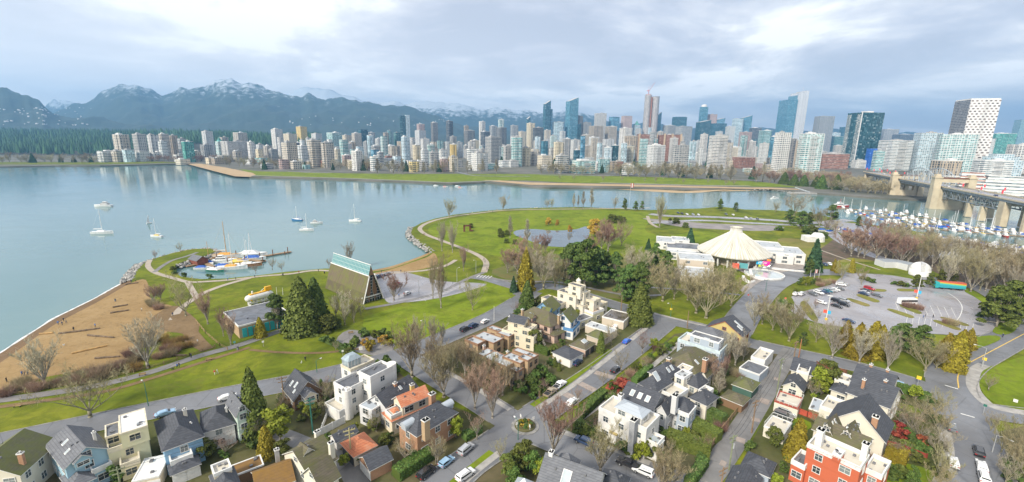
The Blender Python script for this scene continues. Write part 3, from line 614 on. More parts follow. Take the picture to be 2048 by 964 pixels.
proto('column', 9, [fir_meshes(s, 9, 2.2, M_CYP, 1800, 0.0, 0.075, 0.18, 0.5) for s in (24,)], 'cypress_tree')
proto('cedar', 14, [fir_meshes(s, 14, 4.6, M_PINE, 4600, 0.02, 0.05, 0.24, 0.65) for s in (25, 26)], 'cedar_tree')
proto('golden', 12, [fir_meshes(s, 12, 3.6, M_GOLD, 4400, 0.01, 0.05, 0.24, 0.6) for s in (27, 28)], 'golden_cypress_tree')
proto('pine', 15, [clump_meshes(s, 15, 6.0, M_DEEP if s % 2 else M_PINE, 54, 150, 0.2, 0.5, 0.5) for s in (29, 30, 31)], 'pine_tree')
proto('pineg', 15, [clump_meshes(s, 15, 6.0, M_CYP, 54, 150, 0.22, 0.5, 0.5) for s in (48, 49)], 'pine_tree')
proto('leafy', 8, [clump_meshes(s, 8, 3.2, mt, 20, 130, 0.18, 0.42, 0.8) for s, mt in ((32, M_LEAF), (33, M_LIME), (34, M_CYP))], 'leafy_tree')
proto('yew', 8, [clump_meshes(s, 7, 4.2, M_CYP, 26, 130, 0.12, 0.5, 0.7) for s in (35,)], 'evergreen_tree')
proto('willow', 8, [clump_meshes(s, 8, 4.2, M_WILL, 22, 120, 0.22, 0.5, 0.8) for s in (36, 37)], 'willow_tree')
proto('ball', 3.4, [clump_meshes(s, 3.4, 1.7, M_LEAF, 14, 120, 0.1, 0.34, 0.95, lean=.02) for s in (38,)], 'round_evergreen_shrub', 'shrub')
proto('shrub', 2.2, [clump_meshes(s, 2.2, 1.9, mt, 10, 80, 0.08, 0.4, 0.75, trunk=False) for s, mt in ((39, M_DEEP), (40, M_LEAF), (41, M_CYP))], 'shrub', 'shrub')
proto('shrubr', 2.2, [clump_meshes(s, 2.2, 1.9, M_RED, 9, 80, 0.08, 0.36, 0.75, trunk=False) for s in (42,)], 'red_shrub', 'shrub')
proto('shruby', 2.4, [clump_meshes(s, 2.4, 1.9, M_GOLD if s == 43 else M_WILL, 10, 80, 0.08, 0.36, 0.8, trunk=False) for s in (43, 44)], 'golden_shrub', 'shrub')
def brush(seed, mt):
 n = 1500; rg = np.random.default_rng(seed); th = rg.uniform(0, 2 * PI, n); r = 1.6 * np.sqrt(rg.uniform(0, 1, n)); A = np.stack([r * np.cos(th), r * np.sin(th), rg.uniform(0, 0.8, n)], 1)
 D = np.stack([np.cos(th) * 0.4, np.sin(th) * 0.4, np.ones(n)], 1) + rg.normal(0, 0.4, (n, 3)); return None, twigs_mesh('crown', A, A + D * rg.uniform(0.7, 1.7, (n, 1)), 0.03, mt)
proto('brush', 2.6, [brush(45, M_TWIGR), brush(46, M_TWIG)], 'bare_shrub', 'shrub')
proto('brusho', 2.6, [brush(47, M_TWIGO)], 'ochre_shrub', 'shrub')
_vi = {}
def plant(kind, x, y, label, group, h=None, ytop=None, wd=1.0, z=0.0, pos=None, var=None):
 """stand a plant of a kind on the ground seen at pixel (x, y)"""
 H0, metas, name, cat = PROTO[kind]; p = Vector(pos) if pos is not None else G(x, y, z)
 if ytop is not None: h = HT(p, ytop) - p.z
 if h is None: h = H0 * random.uniform(0.85, 1.15)
 i = _vi.get(kind, 0); _vi[kind] = i + 1; tr, cr = metas[(i if var is None else var) % len(metas)]; s = h / H0; rz = random.uniform(0, 6.28)
 if tr is None:
  o = link(name, cr, None, p, rz); tag(o, label, cat, group); o.scale = (s * wd, s * wd, s); return o
 t = thing(name, label, cat, p, rz, group); t.scale = (s * wd, s * wd, s); link('trunk', tr, t); link('crown', cr, t); return t
def plants(kind, pts, label, group, **kw):
 for q in pts:
  k = dict(kw)
  if len(q) > 2: k['ytop'] = q[2]
  if len(q) > 3: k['wd'] = q[3]
  plant(kind, q[0], q[1], label, group, **k)
def hedge(pxs, wd, h, label, group=None, m=None, z=0.0):
 pts = [p for p in gl(pxs)]; b = MB(); P, N = [], []; L, Rr = offs(pts, wd / 2); mm = m or M_DEEP
 for i in range(len(pts) - 1):
  a, c, d, e = Rr[i], Rr[i + 1], L[i + 1], L[i]; b.prism([(a.x, a.y), (c.x, c.y), (d.x, d.y), (e.x, e.y)], z, z + h - 0.12)
  ln = (pts[i + 1] - pts[i]).length; n = max(30, int(ln * (2 * h + wd) * 16)); dv = (pts[i + 1] - pts[i]).normalized(); nv = Vector((-dv.y, dv.x, 0))
  for _ in range(n):
   s = random.uniform(0, 1); q = pts[i].lerp(pts[i + 1], s); k = random.uniform(0, 2 * h + wd)
   if k < h: P.append(q - nv * wd / 2 + Vector((0, 0, z + k))); N.append(-nv)
   elif k < h + wd: P.append(q + nv * (k - h - wd / 2) + Vector((0, 0, z + h - .1))); N.append(Vector((0, 0, 1)))
   else: P.append(q + nv * wd / 2 + Vector((0, 0, z + k - h - wd))); N.append(nv)
 c = sum(pts, Vector()) / len(pts); t = thing('hedge', label, 'hedge', (c.x, c.y, 0), 0, group)
 me = leaves_mesh('foliage', np.array(P) - np.array([c.x, c.y, 0]), np.array(N), np.full(len(P), 0.34), mm, 1.2, 0.5); link('foliage', me, t)
 o = b.build('core', mm, t); o.location = (-c.x, -c.y, 0); return t
# -- the skyline across the water
FACM = {}
def facade(key, wall, glass, pat, fh=4.2, bw=4.8, wf=0.58, hf=0.54, roof=(0.42, 0.41, 0.39), gl_r=0.15):
 m, nt, b = newmat('facade_' + key); tc = nt.nodes.new('ShaderNodeTexCoord'); sp = nt.nodes.new('ShaderNodeSeparateXYZ'); nt.links.new(tc.outputs['Object'], sp.inputs[0])
 sn = nt.nodes.new('ShaderNodeSeparateXYZ'); nt.links.new(tc.outputs['Normal'], sn.inputs[0])
 u = mth(nt, 'ADD', mth(nt, 'ADD', sp.outputs[0], sp.outputs[1]), 500.0); z = sp.outputs[2]
 uu = mth(nt, 'DIVIDE', u, bw); zz = mth(nt, 'DIVIDE', z, fh); fu = mth(nt, 'FRACT', uu); fz = mth(nt, 'FRACT', zz)
 wz = mth(nt, 'LESS_THAN', mth(nt, 'ABSOLUTE', mth(nt, 'SUBTRACT', fz, 0.5)), hf / 2); wu = mth(nt, 'LESS_THAN', mth(nt, 'ABSOLUTE', mth(nt, 'SUBTRACT', fu, 0.5)), wf / 2)
 if pat == 'g': w = mth(nt, 'MULTIPLY', wz, wu)
 elif pat == 'h': w = wz
 elif pat == 'v': w = mth(nt, 'MULTIPLY', wu, mth(nt, 'GREATER_THAN', fz, 0.18))
 elif pat == 'x':
  par = mth(nt, 'MODULO', mth(nt, 'FLOOR', zz), 2.0); fu2 = mth(nt, 'FRACT', mth(nt, 'ADD', uu, mth(nt, 'MULTIPLY', par, 0.5))); w = mth(nt, 'MULTIPLY', wz, mth(nt, 'LESS_THAN', fu2, wf))
 else: w = mth(nt, 'MAXIMUM', mth(nt, 'MULTIPLY', wz, wu), mth(nt, 'MULTIPLY', wu, mth(nt, 'GREATER_THAN', fz, 0.14)))
 cb = nt.nodes.new('ShaderNodeCombineXYZ'); nt.links.new(mth(nt, 'FLOOR', uu), cb.inputs[0]); nt.links.new(mth(nt, 'FLOOR', zz), cb.inputs[1])
 wn = nt.nodes.new('ShaderNodeTexWhiteNoise'); wn.noise_dimensions = '2D'; nt.links.new(cb.outputs[0], wn.inputs[0]); rv = wn.outputs[0]
 gcol = rampn(nt, rv, [(0.0, tuple(c * 0.55 for c in glass)), (0.6, glass), (0.86, tuple(min(.8, c * 1.5 + 0.03) for c in glass)), (1.0, tuple(min(.8, c * 1.2 + 0.22) for c in glass))])
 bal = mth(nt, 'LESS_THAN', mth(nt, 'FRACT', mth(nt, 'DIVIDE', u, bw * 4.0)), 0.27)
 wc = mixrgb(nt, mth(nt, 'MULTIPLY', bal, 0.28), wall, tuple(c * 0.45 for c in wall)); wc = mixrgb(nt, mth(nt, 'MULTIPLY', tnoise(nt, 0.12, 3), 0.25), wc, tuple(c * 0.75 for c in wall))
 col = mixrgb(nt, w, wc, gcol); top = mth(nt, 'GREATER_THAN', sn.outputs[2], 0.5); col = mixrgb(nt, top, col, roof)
 nt.links.new(col, b.inputs['Base Color']); rr = mth(nt, 'MULTIPLY_ADD', mth(nt, 'MULTIPLY', w, mth(nt, 'SUBTRACT', 1.0, top)), gl_r - 0.75, 0.75); nt.links.new(rr, b.inputs['Roughness'])
 FACM[key] = m; return m
DG = (0.055, 0.07, 0.08)
ST = {
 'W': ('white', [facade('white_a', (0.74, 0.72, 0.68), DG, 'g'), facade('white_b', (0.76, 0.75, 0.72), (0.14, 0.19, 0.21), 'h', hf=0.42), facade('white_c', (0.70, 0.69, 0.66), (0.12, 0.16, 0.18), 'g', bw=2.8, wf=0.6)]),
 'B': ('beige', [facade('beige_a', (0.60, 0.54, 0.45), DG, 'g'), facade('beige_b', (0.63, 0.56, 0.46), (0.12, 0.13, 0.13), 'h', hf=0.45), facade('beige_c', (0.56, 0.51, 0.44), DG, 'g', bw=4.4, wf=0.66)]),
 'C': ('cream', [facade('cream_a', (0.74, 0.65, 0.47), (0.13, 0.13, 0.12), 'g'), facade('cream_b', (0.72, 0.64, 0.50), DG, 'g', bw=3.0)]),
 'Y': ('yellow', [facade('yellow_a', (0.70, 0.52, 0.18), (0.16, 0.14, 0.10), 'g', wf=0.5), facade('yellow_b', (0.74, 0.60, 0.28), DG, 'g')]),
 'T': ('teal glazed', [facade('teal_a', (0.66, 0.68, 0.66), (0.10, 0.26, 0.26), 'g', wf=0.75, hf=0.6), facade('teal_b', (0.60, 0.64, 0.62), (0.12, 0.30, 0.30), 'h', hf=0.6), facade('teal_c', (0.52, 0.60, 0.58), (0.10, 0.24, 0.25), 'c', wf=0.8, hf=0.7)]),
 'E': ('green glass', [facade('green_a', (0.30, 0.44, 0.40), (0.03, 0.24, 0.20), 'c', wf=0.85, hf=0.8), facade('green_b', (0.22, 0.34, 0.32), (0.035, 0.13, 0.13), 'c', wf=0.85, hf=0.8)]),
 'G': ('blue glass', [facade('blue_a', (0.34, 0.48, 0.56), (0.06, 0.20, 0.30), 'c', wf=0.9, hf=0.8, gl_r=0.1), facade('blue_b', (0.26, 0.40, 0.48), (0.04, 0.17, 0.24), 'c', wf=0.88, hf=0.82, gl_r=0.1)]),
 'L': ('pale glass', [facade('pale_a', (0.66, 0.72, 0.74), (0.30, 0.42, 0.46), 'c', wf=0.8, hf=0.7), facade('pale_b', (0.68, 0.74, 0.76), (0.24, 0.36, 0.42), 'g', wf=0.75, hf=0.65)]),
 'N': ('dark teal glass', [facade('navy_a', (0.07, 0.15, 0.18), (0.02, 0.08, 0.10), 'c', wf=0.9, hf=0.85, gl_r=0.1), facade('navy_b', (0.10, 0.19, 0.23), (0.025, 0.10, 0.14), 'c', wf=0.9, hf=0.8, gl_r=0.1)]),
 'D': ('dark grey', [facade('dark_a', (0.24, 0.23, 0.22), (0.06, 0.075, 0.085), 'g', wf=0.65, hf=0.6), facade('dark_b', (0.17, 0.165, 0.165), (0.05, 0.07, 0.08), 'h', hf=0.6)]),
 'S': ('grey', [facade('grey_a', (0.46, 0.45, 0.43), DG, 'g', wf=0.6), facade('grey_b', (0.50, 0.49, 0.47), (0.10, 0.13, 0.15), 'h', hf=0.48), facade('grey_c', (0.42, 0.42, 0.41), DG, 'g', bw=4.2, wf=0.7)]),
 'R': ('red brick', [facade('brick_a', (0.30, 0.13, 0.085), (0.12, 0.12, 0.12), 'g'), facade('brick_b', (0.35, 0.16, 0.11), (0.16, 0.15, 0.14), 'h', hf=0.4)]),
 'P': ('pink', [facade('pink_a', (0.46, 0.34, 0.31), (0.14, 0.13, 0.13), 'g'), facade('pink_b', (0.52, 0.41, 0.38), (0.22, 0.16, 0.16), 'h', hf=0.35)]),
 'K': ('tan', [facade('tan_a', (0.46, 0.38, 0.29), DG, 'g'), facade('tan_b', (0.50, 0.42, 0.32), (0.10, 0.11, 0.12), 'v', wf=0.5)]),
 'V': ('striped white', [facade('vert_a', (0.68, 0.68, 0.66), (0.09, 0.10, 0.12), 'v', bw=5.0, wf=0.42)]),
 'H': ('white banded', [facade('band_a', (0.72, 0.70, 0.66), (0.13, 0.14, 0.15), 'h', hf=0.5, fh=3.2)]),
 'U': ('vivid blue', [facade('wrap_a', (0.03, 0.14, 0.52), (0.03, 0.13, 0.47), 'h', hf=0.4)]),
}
M_PENT = mat('roof_plant_grey', (0.52, 0.51, 0.49), 0.8, 0.2, 0.3); M_WHITE = mat('white_render', (0.76, 0.75, 0.72), 0.75, 0.1, 0.6); M_SLAB = mat('balcony_slab_white', (0.74, 0.73, 0.70), 0.7, 0.1, 0.5)
_st = {}
def rank(y): return 'on the waterfront' if y >= 329 else ('in the middle ranks' if y >= 312 else 'in the rear ranks')
def zone(x):
 for lim, t in ((350, 'beside the forest'), (500, 'behind the sand spit'), (640, 'around the blank white slab'), (760, 'left of the forked tower'), (900, 'by the forked tower'), (1030, 'left of the blue towers'), (1130, 'below the blue towers'), (1240, 'left of the crane'), (1330, 'below the crane'), (1420, 'around the brick hospital'), (1530, 'left of the stepped spire'), (1660, 'around the stepped spire'), (1790, 'near the black slab'), (1900, 'left of the twisting tower'), (3000, 'right of the twisting tower')):
  if x < lim: return t
def tower(xl, xr, yt, yb, st, label=None, yaw=None, plan='box', cap='pent', ratio=None, var=None):
 yb = max(yb, 304.5); xm = (xl + xr) / 2; p = G(xm, yb); D = mpp(p); Wd = (xr - xl) * D * 0.985
 h = HT(p, yt); words, ms = ST[st]; i = _st.get(st, 0); _st[st] = i + 1; m = ms[(i if var is None else var) % len(ms)]
 r = random.Random(int(xl * 7 + yt * 13)); th = math.radians(r.uniform(24, 38)) if yaw is None else math.radians(yaw); rt = ratio or r.uniform(0.7, 1.0)
 a = Wd / (math.cos(th) + rt * abs(math.sin(th))); d = a * rt; az = math.atan2(p.x, p.y); rz = th - az
 size = ('tall' if h > 75 else 'mid-rise' if h > 32 else 'low'); slim = ('slim ' if h > 3.6 * a else 'broad ' if a > 1.1 * h else '')
 kind = 'tower' if h > 45 else 'block'
 lab = label or f'{size} {slim}{words} {kind} {rank(yb)} {zone(xm)}'
 t = thing('apartment_tower' if h > 30 else 'apartment_building', lab, 'tower' if h > 45 else 'building', (p.x, p.y, 0), rz, 'buildings of the skyline across the water')
 hb = h - (3.2 if cap == 'pent' and h > 14 else 0); b = MB(); x, y = a / 2, d / 2
 if plan == 'box':
  b.box(-x, x, -y, y, -1, hb)
  if h > 20 and r.random() < 0.75:
   q = a * r.uniform(0.14, 0.22); e = min(1.2, a * 0.06)
   for s in (-1, 1): b.box(s * x * 0.5 - q / 2, s * x * 0.5 + q / 2, -y - e, y + e, 0, hb - r.choice((0, 3)))
   q = d * 0.2; b.box(-x - e, x + e, -q, q, 0, hb - r.choice((0, 3)))
 elif plan == 'notch':
  c = a * 0.16; c2 = d * 0.16; b.prism([(-x + c, -y), (x - c, -y), (x - c, -y + c2), (x, -y + c2), (x, y - c2), (x - c, y - c2), (x - c, y), (-x + c, y), (-x + c, y - c2), (-x, y - c2), (-x, -y + c2), (-x + c, -y + c2)], -1, hb, bottom=False)
 elif plan == 'round':
  n = 20; b.prism([(x * math.cos(2 * PI * k / n), x * math.sin(2 * PI * k / n)) for k in range(n)], -1, hb, bottom=False)
 elif plan == 'step':
  b.box(-x, x, -y, y, -1, hb * 0.72); b.box(-x * 0.8, x * 0.8, -y * 0.8, y * 0.8, hb * 0.72, hb * 0.88); b.box(-x * 0.55, x * 0.55, -y * 0.55, y * 0.55, hb * 0.88, hb)
 elif plan == 'taper': b.box(-x, x, -y, y, -1, hb, taper=0.8)
 elif plan == 'slope':
  b.poly([(-x, -y, -1), (x, -y, -1), (x, -y, hb), (-x, -y, hb * 0.93)]); b.poly([(x, -y, -1), (x, y, -1), (x, y, hb), (x, -y, hb)]); b.poly([(x, y, -1), (-x, y, -1), (-x, y, hb * .93), (x, y, hb)]); b.poly([(-x, y, -1), (-x, -y, -1), (-x, -y, hb * .93), (-x, y, hb * .93)]); b.poly([(-x, -y, hb * .93), (x, -y, hb), (x, y, hb), (-x, y, hb * .93)])
 if plan == 'box' and yb >= 325 and h > 25 and st in 'WBCTSH' and r.random() < 0.6:
  z = 4.0; e = 0.9; w2 = a * 0.2
  while z < hb - 3: b.box(-w2, w2, -y - e - 0.6, -y - 0.1, z, z + 0.9, 1); b.box(-x - e - .6, -x - .1, -d * .18, d * .18, z, z + .9, 1); z += 3.0
 b.build('tower_body', [m, M_SLAB], t)
 if cap == 'pent' and h > 14:
  c = MB(); k = r.uniform(0.3, 0.5); ox = r.uniform(-0.2, 0.2) * a; c.box(ox - x * k, ox + x * k, -y * k, y * k, hb - 0.2, h);
  if h > 40: c.box(ox - x * k * 0.5, ox + x * k * 0.2, -y * k * .6, y * k * .6, h, h + 1.8)
  c.box(-x * 0.98, x * 0.98, -y * 0.98, -y * 0.94, hb, hb + 0.9); c.box(-x * 0.98, -x * 0.94, -y * 0.94, y * 0.94, hb, hb + 0.9)
  c.build('roof_plant', M_PENT if r.random() < 0.6 else M_WHITE, t)
 if cap == 'pyr': c = MB(); c.box(-x * 0.7, x * 0.7, -y * 0.7, y * 0.7, hb, hb + a * 0.7, taper=0.05); c.build('spire_roof', FACM['green_a'], t)
 if cap == 'mast': c = MB(); c.tube((0, 0, hb), (0, 0, hb + h * 0.16), 0.5, 0.15, 5); c.build('mast', M_WHITE, t)
 return t, a, d, hb
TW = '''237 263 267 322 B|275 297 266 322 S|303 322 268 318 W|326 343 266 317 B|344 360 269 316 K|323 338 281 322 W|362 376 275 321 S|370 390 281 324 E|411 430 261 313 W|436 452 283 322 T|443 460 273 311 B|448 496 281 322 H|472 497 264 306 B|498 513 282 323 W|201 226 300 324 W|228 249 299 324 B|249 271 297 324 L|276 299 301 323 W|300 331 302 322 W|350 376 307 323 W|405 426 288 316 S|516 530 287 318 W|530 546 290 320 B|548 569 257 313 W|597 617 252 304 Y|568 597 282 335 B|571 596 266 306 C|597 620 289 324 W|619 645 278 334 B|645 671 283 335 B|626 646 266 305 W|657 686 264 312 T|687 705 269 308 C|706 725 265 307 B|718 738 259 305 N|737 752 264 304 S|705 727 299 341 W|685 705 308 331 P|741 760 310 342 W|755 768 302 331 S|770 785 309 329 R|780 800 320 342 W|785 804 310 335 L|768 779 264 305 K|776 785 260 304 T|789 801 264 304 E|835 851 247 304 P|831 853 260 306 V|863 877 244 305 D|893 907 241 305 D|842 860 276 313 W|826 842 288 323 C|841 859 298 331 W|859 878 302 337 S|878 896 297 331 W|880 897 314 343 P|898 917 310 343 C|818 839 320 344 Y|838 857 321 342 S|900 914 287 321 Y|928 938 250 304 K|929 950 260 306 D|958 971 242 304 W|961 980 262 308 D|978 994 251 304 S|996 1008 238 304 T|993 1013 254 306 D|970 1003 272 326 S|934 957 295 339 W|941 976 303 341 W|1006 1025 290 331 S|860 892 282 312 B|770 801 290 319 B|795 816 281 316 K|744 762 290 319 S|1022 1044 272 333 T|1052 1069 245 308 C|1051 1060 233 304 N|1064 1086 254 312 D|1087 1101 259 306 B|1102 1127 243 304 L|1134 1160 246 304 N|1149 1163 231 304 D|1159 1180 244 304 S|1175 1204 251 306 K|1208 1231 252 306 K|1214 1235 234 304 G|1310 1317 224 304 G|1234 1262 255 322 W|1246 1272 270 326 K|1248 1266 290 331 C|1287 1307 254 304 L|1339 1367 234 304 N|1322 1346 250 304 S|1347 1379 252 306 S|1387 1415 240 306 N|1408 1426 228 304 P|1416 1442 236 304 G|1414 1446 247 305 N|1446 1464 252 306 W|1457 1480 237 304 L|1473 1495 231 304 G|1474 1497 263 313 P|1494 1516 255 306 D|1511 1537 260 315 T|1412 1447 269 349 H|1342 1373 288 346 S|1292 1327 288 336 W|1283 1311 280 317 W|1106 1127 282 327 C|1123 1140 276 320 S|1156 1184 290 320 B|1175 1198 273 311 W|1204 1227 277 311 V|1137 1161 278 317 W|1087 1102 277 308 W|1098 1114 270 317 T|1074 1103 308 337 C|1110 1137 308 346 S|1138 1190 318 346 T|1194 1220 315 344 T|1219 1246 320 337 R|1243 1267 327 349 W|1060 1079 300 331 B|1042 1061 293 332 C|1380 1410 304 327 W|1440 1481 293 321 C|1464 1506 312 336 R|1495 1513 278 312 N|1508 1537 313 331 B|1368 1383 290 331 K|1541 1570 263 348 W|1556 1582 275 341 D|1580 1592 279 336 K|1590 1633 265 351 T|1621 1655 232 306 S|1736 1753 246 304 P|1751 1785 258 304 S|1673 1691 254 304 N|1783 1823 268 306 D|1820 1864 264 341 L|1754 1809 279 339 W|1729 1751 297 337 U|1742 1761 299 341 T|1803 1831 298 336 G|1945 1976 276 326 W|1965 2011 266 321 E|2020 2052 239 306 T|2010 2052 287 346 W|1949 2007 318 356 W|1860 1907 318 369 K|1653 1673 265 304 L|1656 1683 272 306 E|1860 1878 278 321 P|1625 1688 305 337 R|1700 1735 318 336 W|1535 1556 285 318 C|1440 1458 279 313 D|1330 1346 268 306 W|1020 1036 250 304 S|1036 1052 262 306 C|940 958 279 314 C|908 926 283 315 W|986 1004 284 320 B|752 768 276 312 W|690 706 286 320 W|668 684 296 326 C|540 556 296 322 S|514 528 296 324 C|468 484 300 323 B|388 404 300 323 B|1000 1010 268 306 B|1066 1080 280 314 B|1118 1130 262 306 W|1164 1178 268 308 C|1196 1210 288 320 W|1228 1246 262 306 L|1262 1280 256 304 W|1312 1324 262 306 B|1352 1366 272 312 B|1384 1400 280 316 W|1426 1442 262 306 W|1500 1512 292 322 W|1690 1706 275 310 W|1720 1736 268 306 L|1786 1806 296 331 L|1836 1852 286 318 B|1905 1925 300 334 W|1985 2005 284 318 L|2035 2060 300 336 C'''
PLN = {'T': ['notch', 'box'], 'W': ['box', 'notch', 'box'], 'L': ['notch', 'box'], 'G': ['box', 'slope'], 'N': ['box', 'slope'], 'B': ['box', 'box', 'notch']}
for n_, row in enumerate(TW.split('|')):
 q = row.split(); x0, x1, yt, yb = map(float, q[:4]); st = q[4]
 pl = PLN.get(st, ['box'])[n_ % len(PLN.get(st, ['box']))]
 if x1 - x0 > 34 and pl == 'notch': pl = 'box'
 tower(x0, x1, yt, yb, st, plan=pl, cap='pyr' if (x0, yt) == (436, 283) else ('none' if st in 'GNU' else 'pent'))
# the ones that single themselves out
def named(x0, x1, yt, yb, st, label, **k): return tower(x0, x1, yt, yb, st, label, **k)
named(802, 813, 231, 304, 'N', 'glass tower half of a forked pair, the darker left half', ratio=.9, cap='none', yaw=15); named(812, 822, 230, 304, 'L', 'glass tower half of a forked pair, the paler right half', ratio=.9, cap='none', yaw=25)
named(1084, 1099, 201, 304, 'N', 'tall slender dark teal glass tower with round top, left of the blue ones', cap='none', plan='slope'); named(1128, 1153, 195, 304, 'G', 'tall bright blue glass tower with flat top left of the crane', plan='slope', cap='none')
named(1098, 1103, 218, 304, 'G', 'very thin blue tower clasped to the slender teal tower', cap='none')
named(1185, 1209, 226, 304, 'H', 'white office tower with brown banded face under a plain white crown', yaw=20)
named(1236, 1262, 232, 304, 'P', 'pink stone tower narrowing towards its flat top', plan='taper', cap='none'); named(1262, 1277, 250, 304, 'L', 'pale green glass tower with a pyramid top left of the crane', cap='pyr')
t, a, d, hb = named(1391, 1407, 214, 304, 'G', 'blue glass tower crowned by a white drum', cap='none'); c = MB(); c.lathe([(a * .42, hb), (a * .42, hb + 12), (a * .3, hb + 15), (0.01, hb + 15)], 20); c.build('drum_crown', M_WHITE, t)
named(1960, 2026, 308, 351, 'L', 'white and teal block with a stepped rounded top right of the bridge tower', plan='step', cap='none')
# black slab with white floor lines on one face
t, a, d, hb = named(1684, 1742, 226, 335, 'N', 'black glass slab ruled with white floor lines on its left face', yaw=40, ratio=.8, cap='none', var=0)
c = MB(); z = 6.0
rr = random.Random(3)
while z < hb - 6:
 c.box(-a / 2 - 0.5, -a / 2 - 0.02, -d / 2, d / 2, z, z + 0.9)
 for q in range(4): s = rr.uniform(-d / 2, d / 2 - 4); c.box(-a / 2 - .45, -a / 2 - .02, s, s + .6, z + .9, z + 3.4)
 z += 3.4
c.box(-a / 2 - 0.8, -a / 2 + 1, -d / 2 - 0.8, -d / 2 + 1.0, 0, hb); c.build('floor_edges', M_WHITE, t); c = MB(); c.box(-a * .1, a * .2, -d * .2, d * .2, hb, hb + 5); c.build('roof_plant', M_WHITE, t)
# twisting tower: narrow triangular foot that widens into a rectangle
def twist_tower():
 p = G(1922, 346); D = mpp(p); t = thing('twisting_tower', 'twisting white and dark checkered tower that widens towards its top', 'tower', (p.x, p.y, 0), math.radians(28) - math.atan2(p.x, p.y), 'buildings of the skyline across the water')
 h = HT(p, 201); top = 77 * D; n = 46; b = MB(); rings = []
 for k in range(n + 1):
  f = k / n; g = min(1, f / 0.5); g = g * g * (3 - 2 * g); a = top * 0.60; d = top * 0.62
  xl = -a / 2 + (1 - g) * a * 0.62; rings.append([(xl, -d / 2 + (1 - g) * d * .25, f * h), (a / 2, -d / 2, f * h), (a / 2, d / 2, f * h), (xl, d / 2, f * h)])
 for k in range(n):
  for i in range(4):
   j = (i + 1) % 4; b.poly([rings[k][i], rings[k][j], rings[k + 1][j], rings[k + 1][i]], 0 if i == 0 else 1)
 b.poly(rings[-1], 2)
 fa = facade('checker_white', (0.74, 0.72, 0.69), (0.16, 0.11, 0.09), 'x', fh=6.2, bw=9.0, wf=0.5, hf=0.5); fb = facade('checker_dark', (0.30, 0.30, 0.31), (0.06, 0.07, 0.08), 'x', fh=4.0, bw=6.0, wf=0.72, hf=0.6)
 b.build('tower_body', [fa, fb, M_PENT], t); c = MB(); c.box(-top * .29, top * .29, -top * .3, top * .3, h, h + 3); c.build('parapet', M_WHITE, t)
 return t
twist_tower()
named(1868, 1929, 267, 346, 'T', 'broad white and teal glazed slab in front of the twisting tower', yaw=12, var=0)
# stepped spire
def stepped():
 p = G(1571, 304.5); D = mpp(p); t = thing('stepped_tower', 'tallest stepped blue and white tower with a slim spire', 'tower', (p.x, p.y, 0), math.radians(30) - math.atan2(p.x, p.y), 'buildings of the skyline across the water')
 h = HT(p, 183); W = 46 * D / 1.35; b = MB(); b.box(-W * .5, 0, -W * .5, W * .5, -1, h * 0.86); b.box(0, W * .5, -W * .42, W * .5, -1, h * 0.93); b.build('tower_body', [FACM['blue_b']], t)
 c = MB(); c.box(0.1, W * .36, -W * .56, -W * .42, 0, h * 0.97); c.box(W * .36, W * .56, -W * .5, W * .4, 0, h); c.box(0.1, W * .3, -W * .5, W * .3, h * .93, h * .97); c.build('white_frame', facade('dotted_white', (0.74, 0.74, 0.74), (0.10, 0.13, 0.18), 'x', fh=6, bw=6, wf=0.45, hf=0.5), t)
 c = MB(); c.tube((W * .25, -W * .4, h * .96), (W * .25, -W * .4, h * 1.06), 1.2, 0.3, 6); c.build('spire', M_WHITE, t)
stepped()
# tower under construction: two bowed shafts, and its crane
def bowed():
 p = G(1296, 304.5); D = mpp(p); g = math.atan2(p.x, p.y); t = thing('unfinished_tower', 'unfinished pair of bowed white shafts with orange edges below the red crane', 'tower', (p.x, p.y, 0), -g, 'buildings of the skyline across the water')
 h = HT(p, 190); W = 27 * D; fa = facade('bowed_white', (0.70, 0.66, 0.62), (0.13, 0.11, 0.11), 'h', fh=4.4, hf=0.55)
 for s in (-1, 1):
  b = MB(); n = 16; b.prism([(s * W * 0.27 + W * 0.25 * math.cos(2 * PI * k / n), W * 0.28 * math.sin(2 * PI * k / n)) for k in range(n)], -1, h * (1 if s < 0 else .97), bottom=False); b.build('shaft', [fa], t)
 c = MB(); c.box(-W * .05, W * .03, -W * .27, -W * .1, 0, h * .96); c.build('core_strip', mat('orange_sheathing', (0.42, 0.17, 0.09), 0.8, 0.2, 0.2), t); c = MB(); c.box(-W * .45, -W * .1, -W * .2, W * .2, h, h + 3); c.build('formwork', mat('formwork_red', (0.5, 0.18, 0.12), 0.8, 0.2, 0.1), t)
 M_CR = mat('crane_red', (0.55, 0.09, 0.07), 0.6, 0.1, 0.3); cr = thing('tower_crane', 'red luffing crane on top of the unfinished bowed tower', 'crane', (p.x - W * .28, p.y, h + 3), -g)
 b = MB(); b.tube((0, 0, 0), (0, 0, 22), 1.6, 1.6, 4); b.build('mast', M_CR, cr); b = MB(); b.tube((2, 0, 22), (36, 0, 75), 1.0, 0.5, 4); b.tube((0, 0, 22), (-2, 0, 42), .8, .4, 4); b.tube((-2, 0, 42), (30, 0, 66), .25, .25, 4); b.build('jib', M_CR, cr); b = MB(); b.box(-11, 3, -1.5, 1.5, 20, 24); b.build('counterweight', M_CR, cr)
bowed()
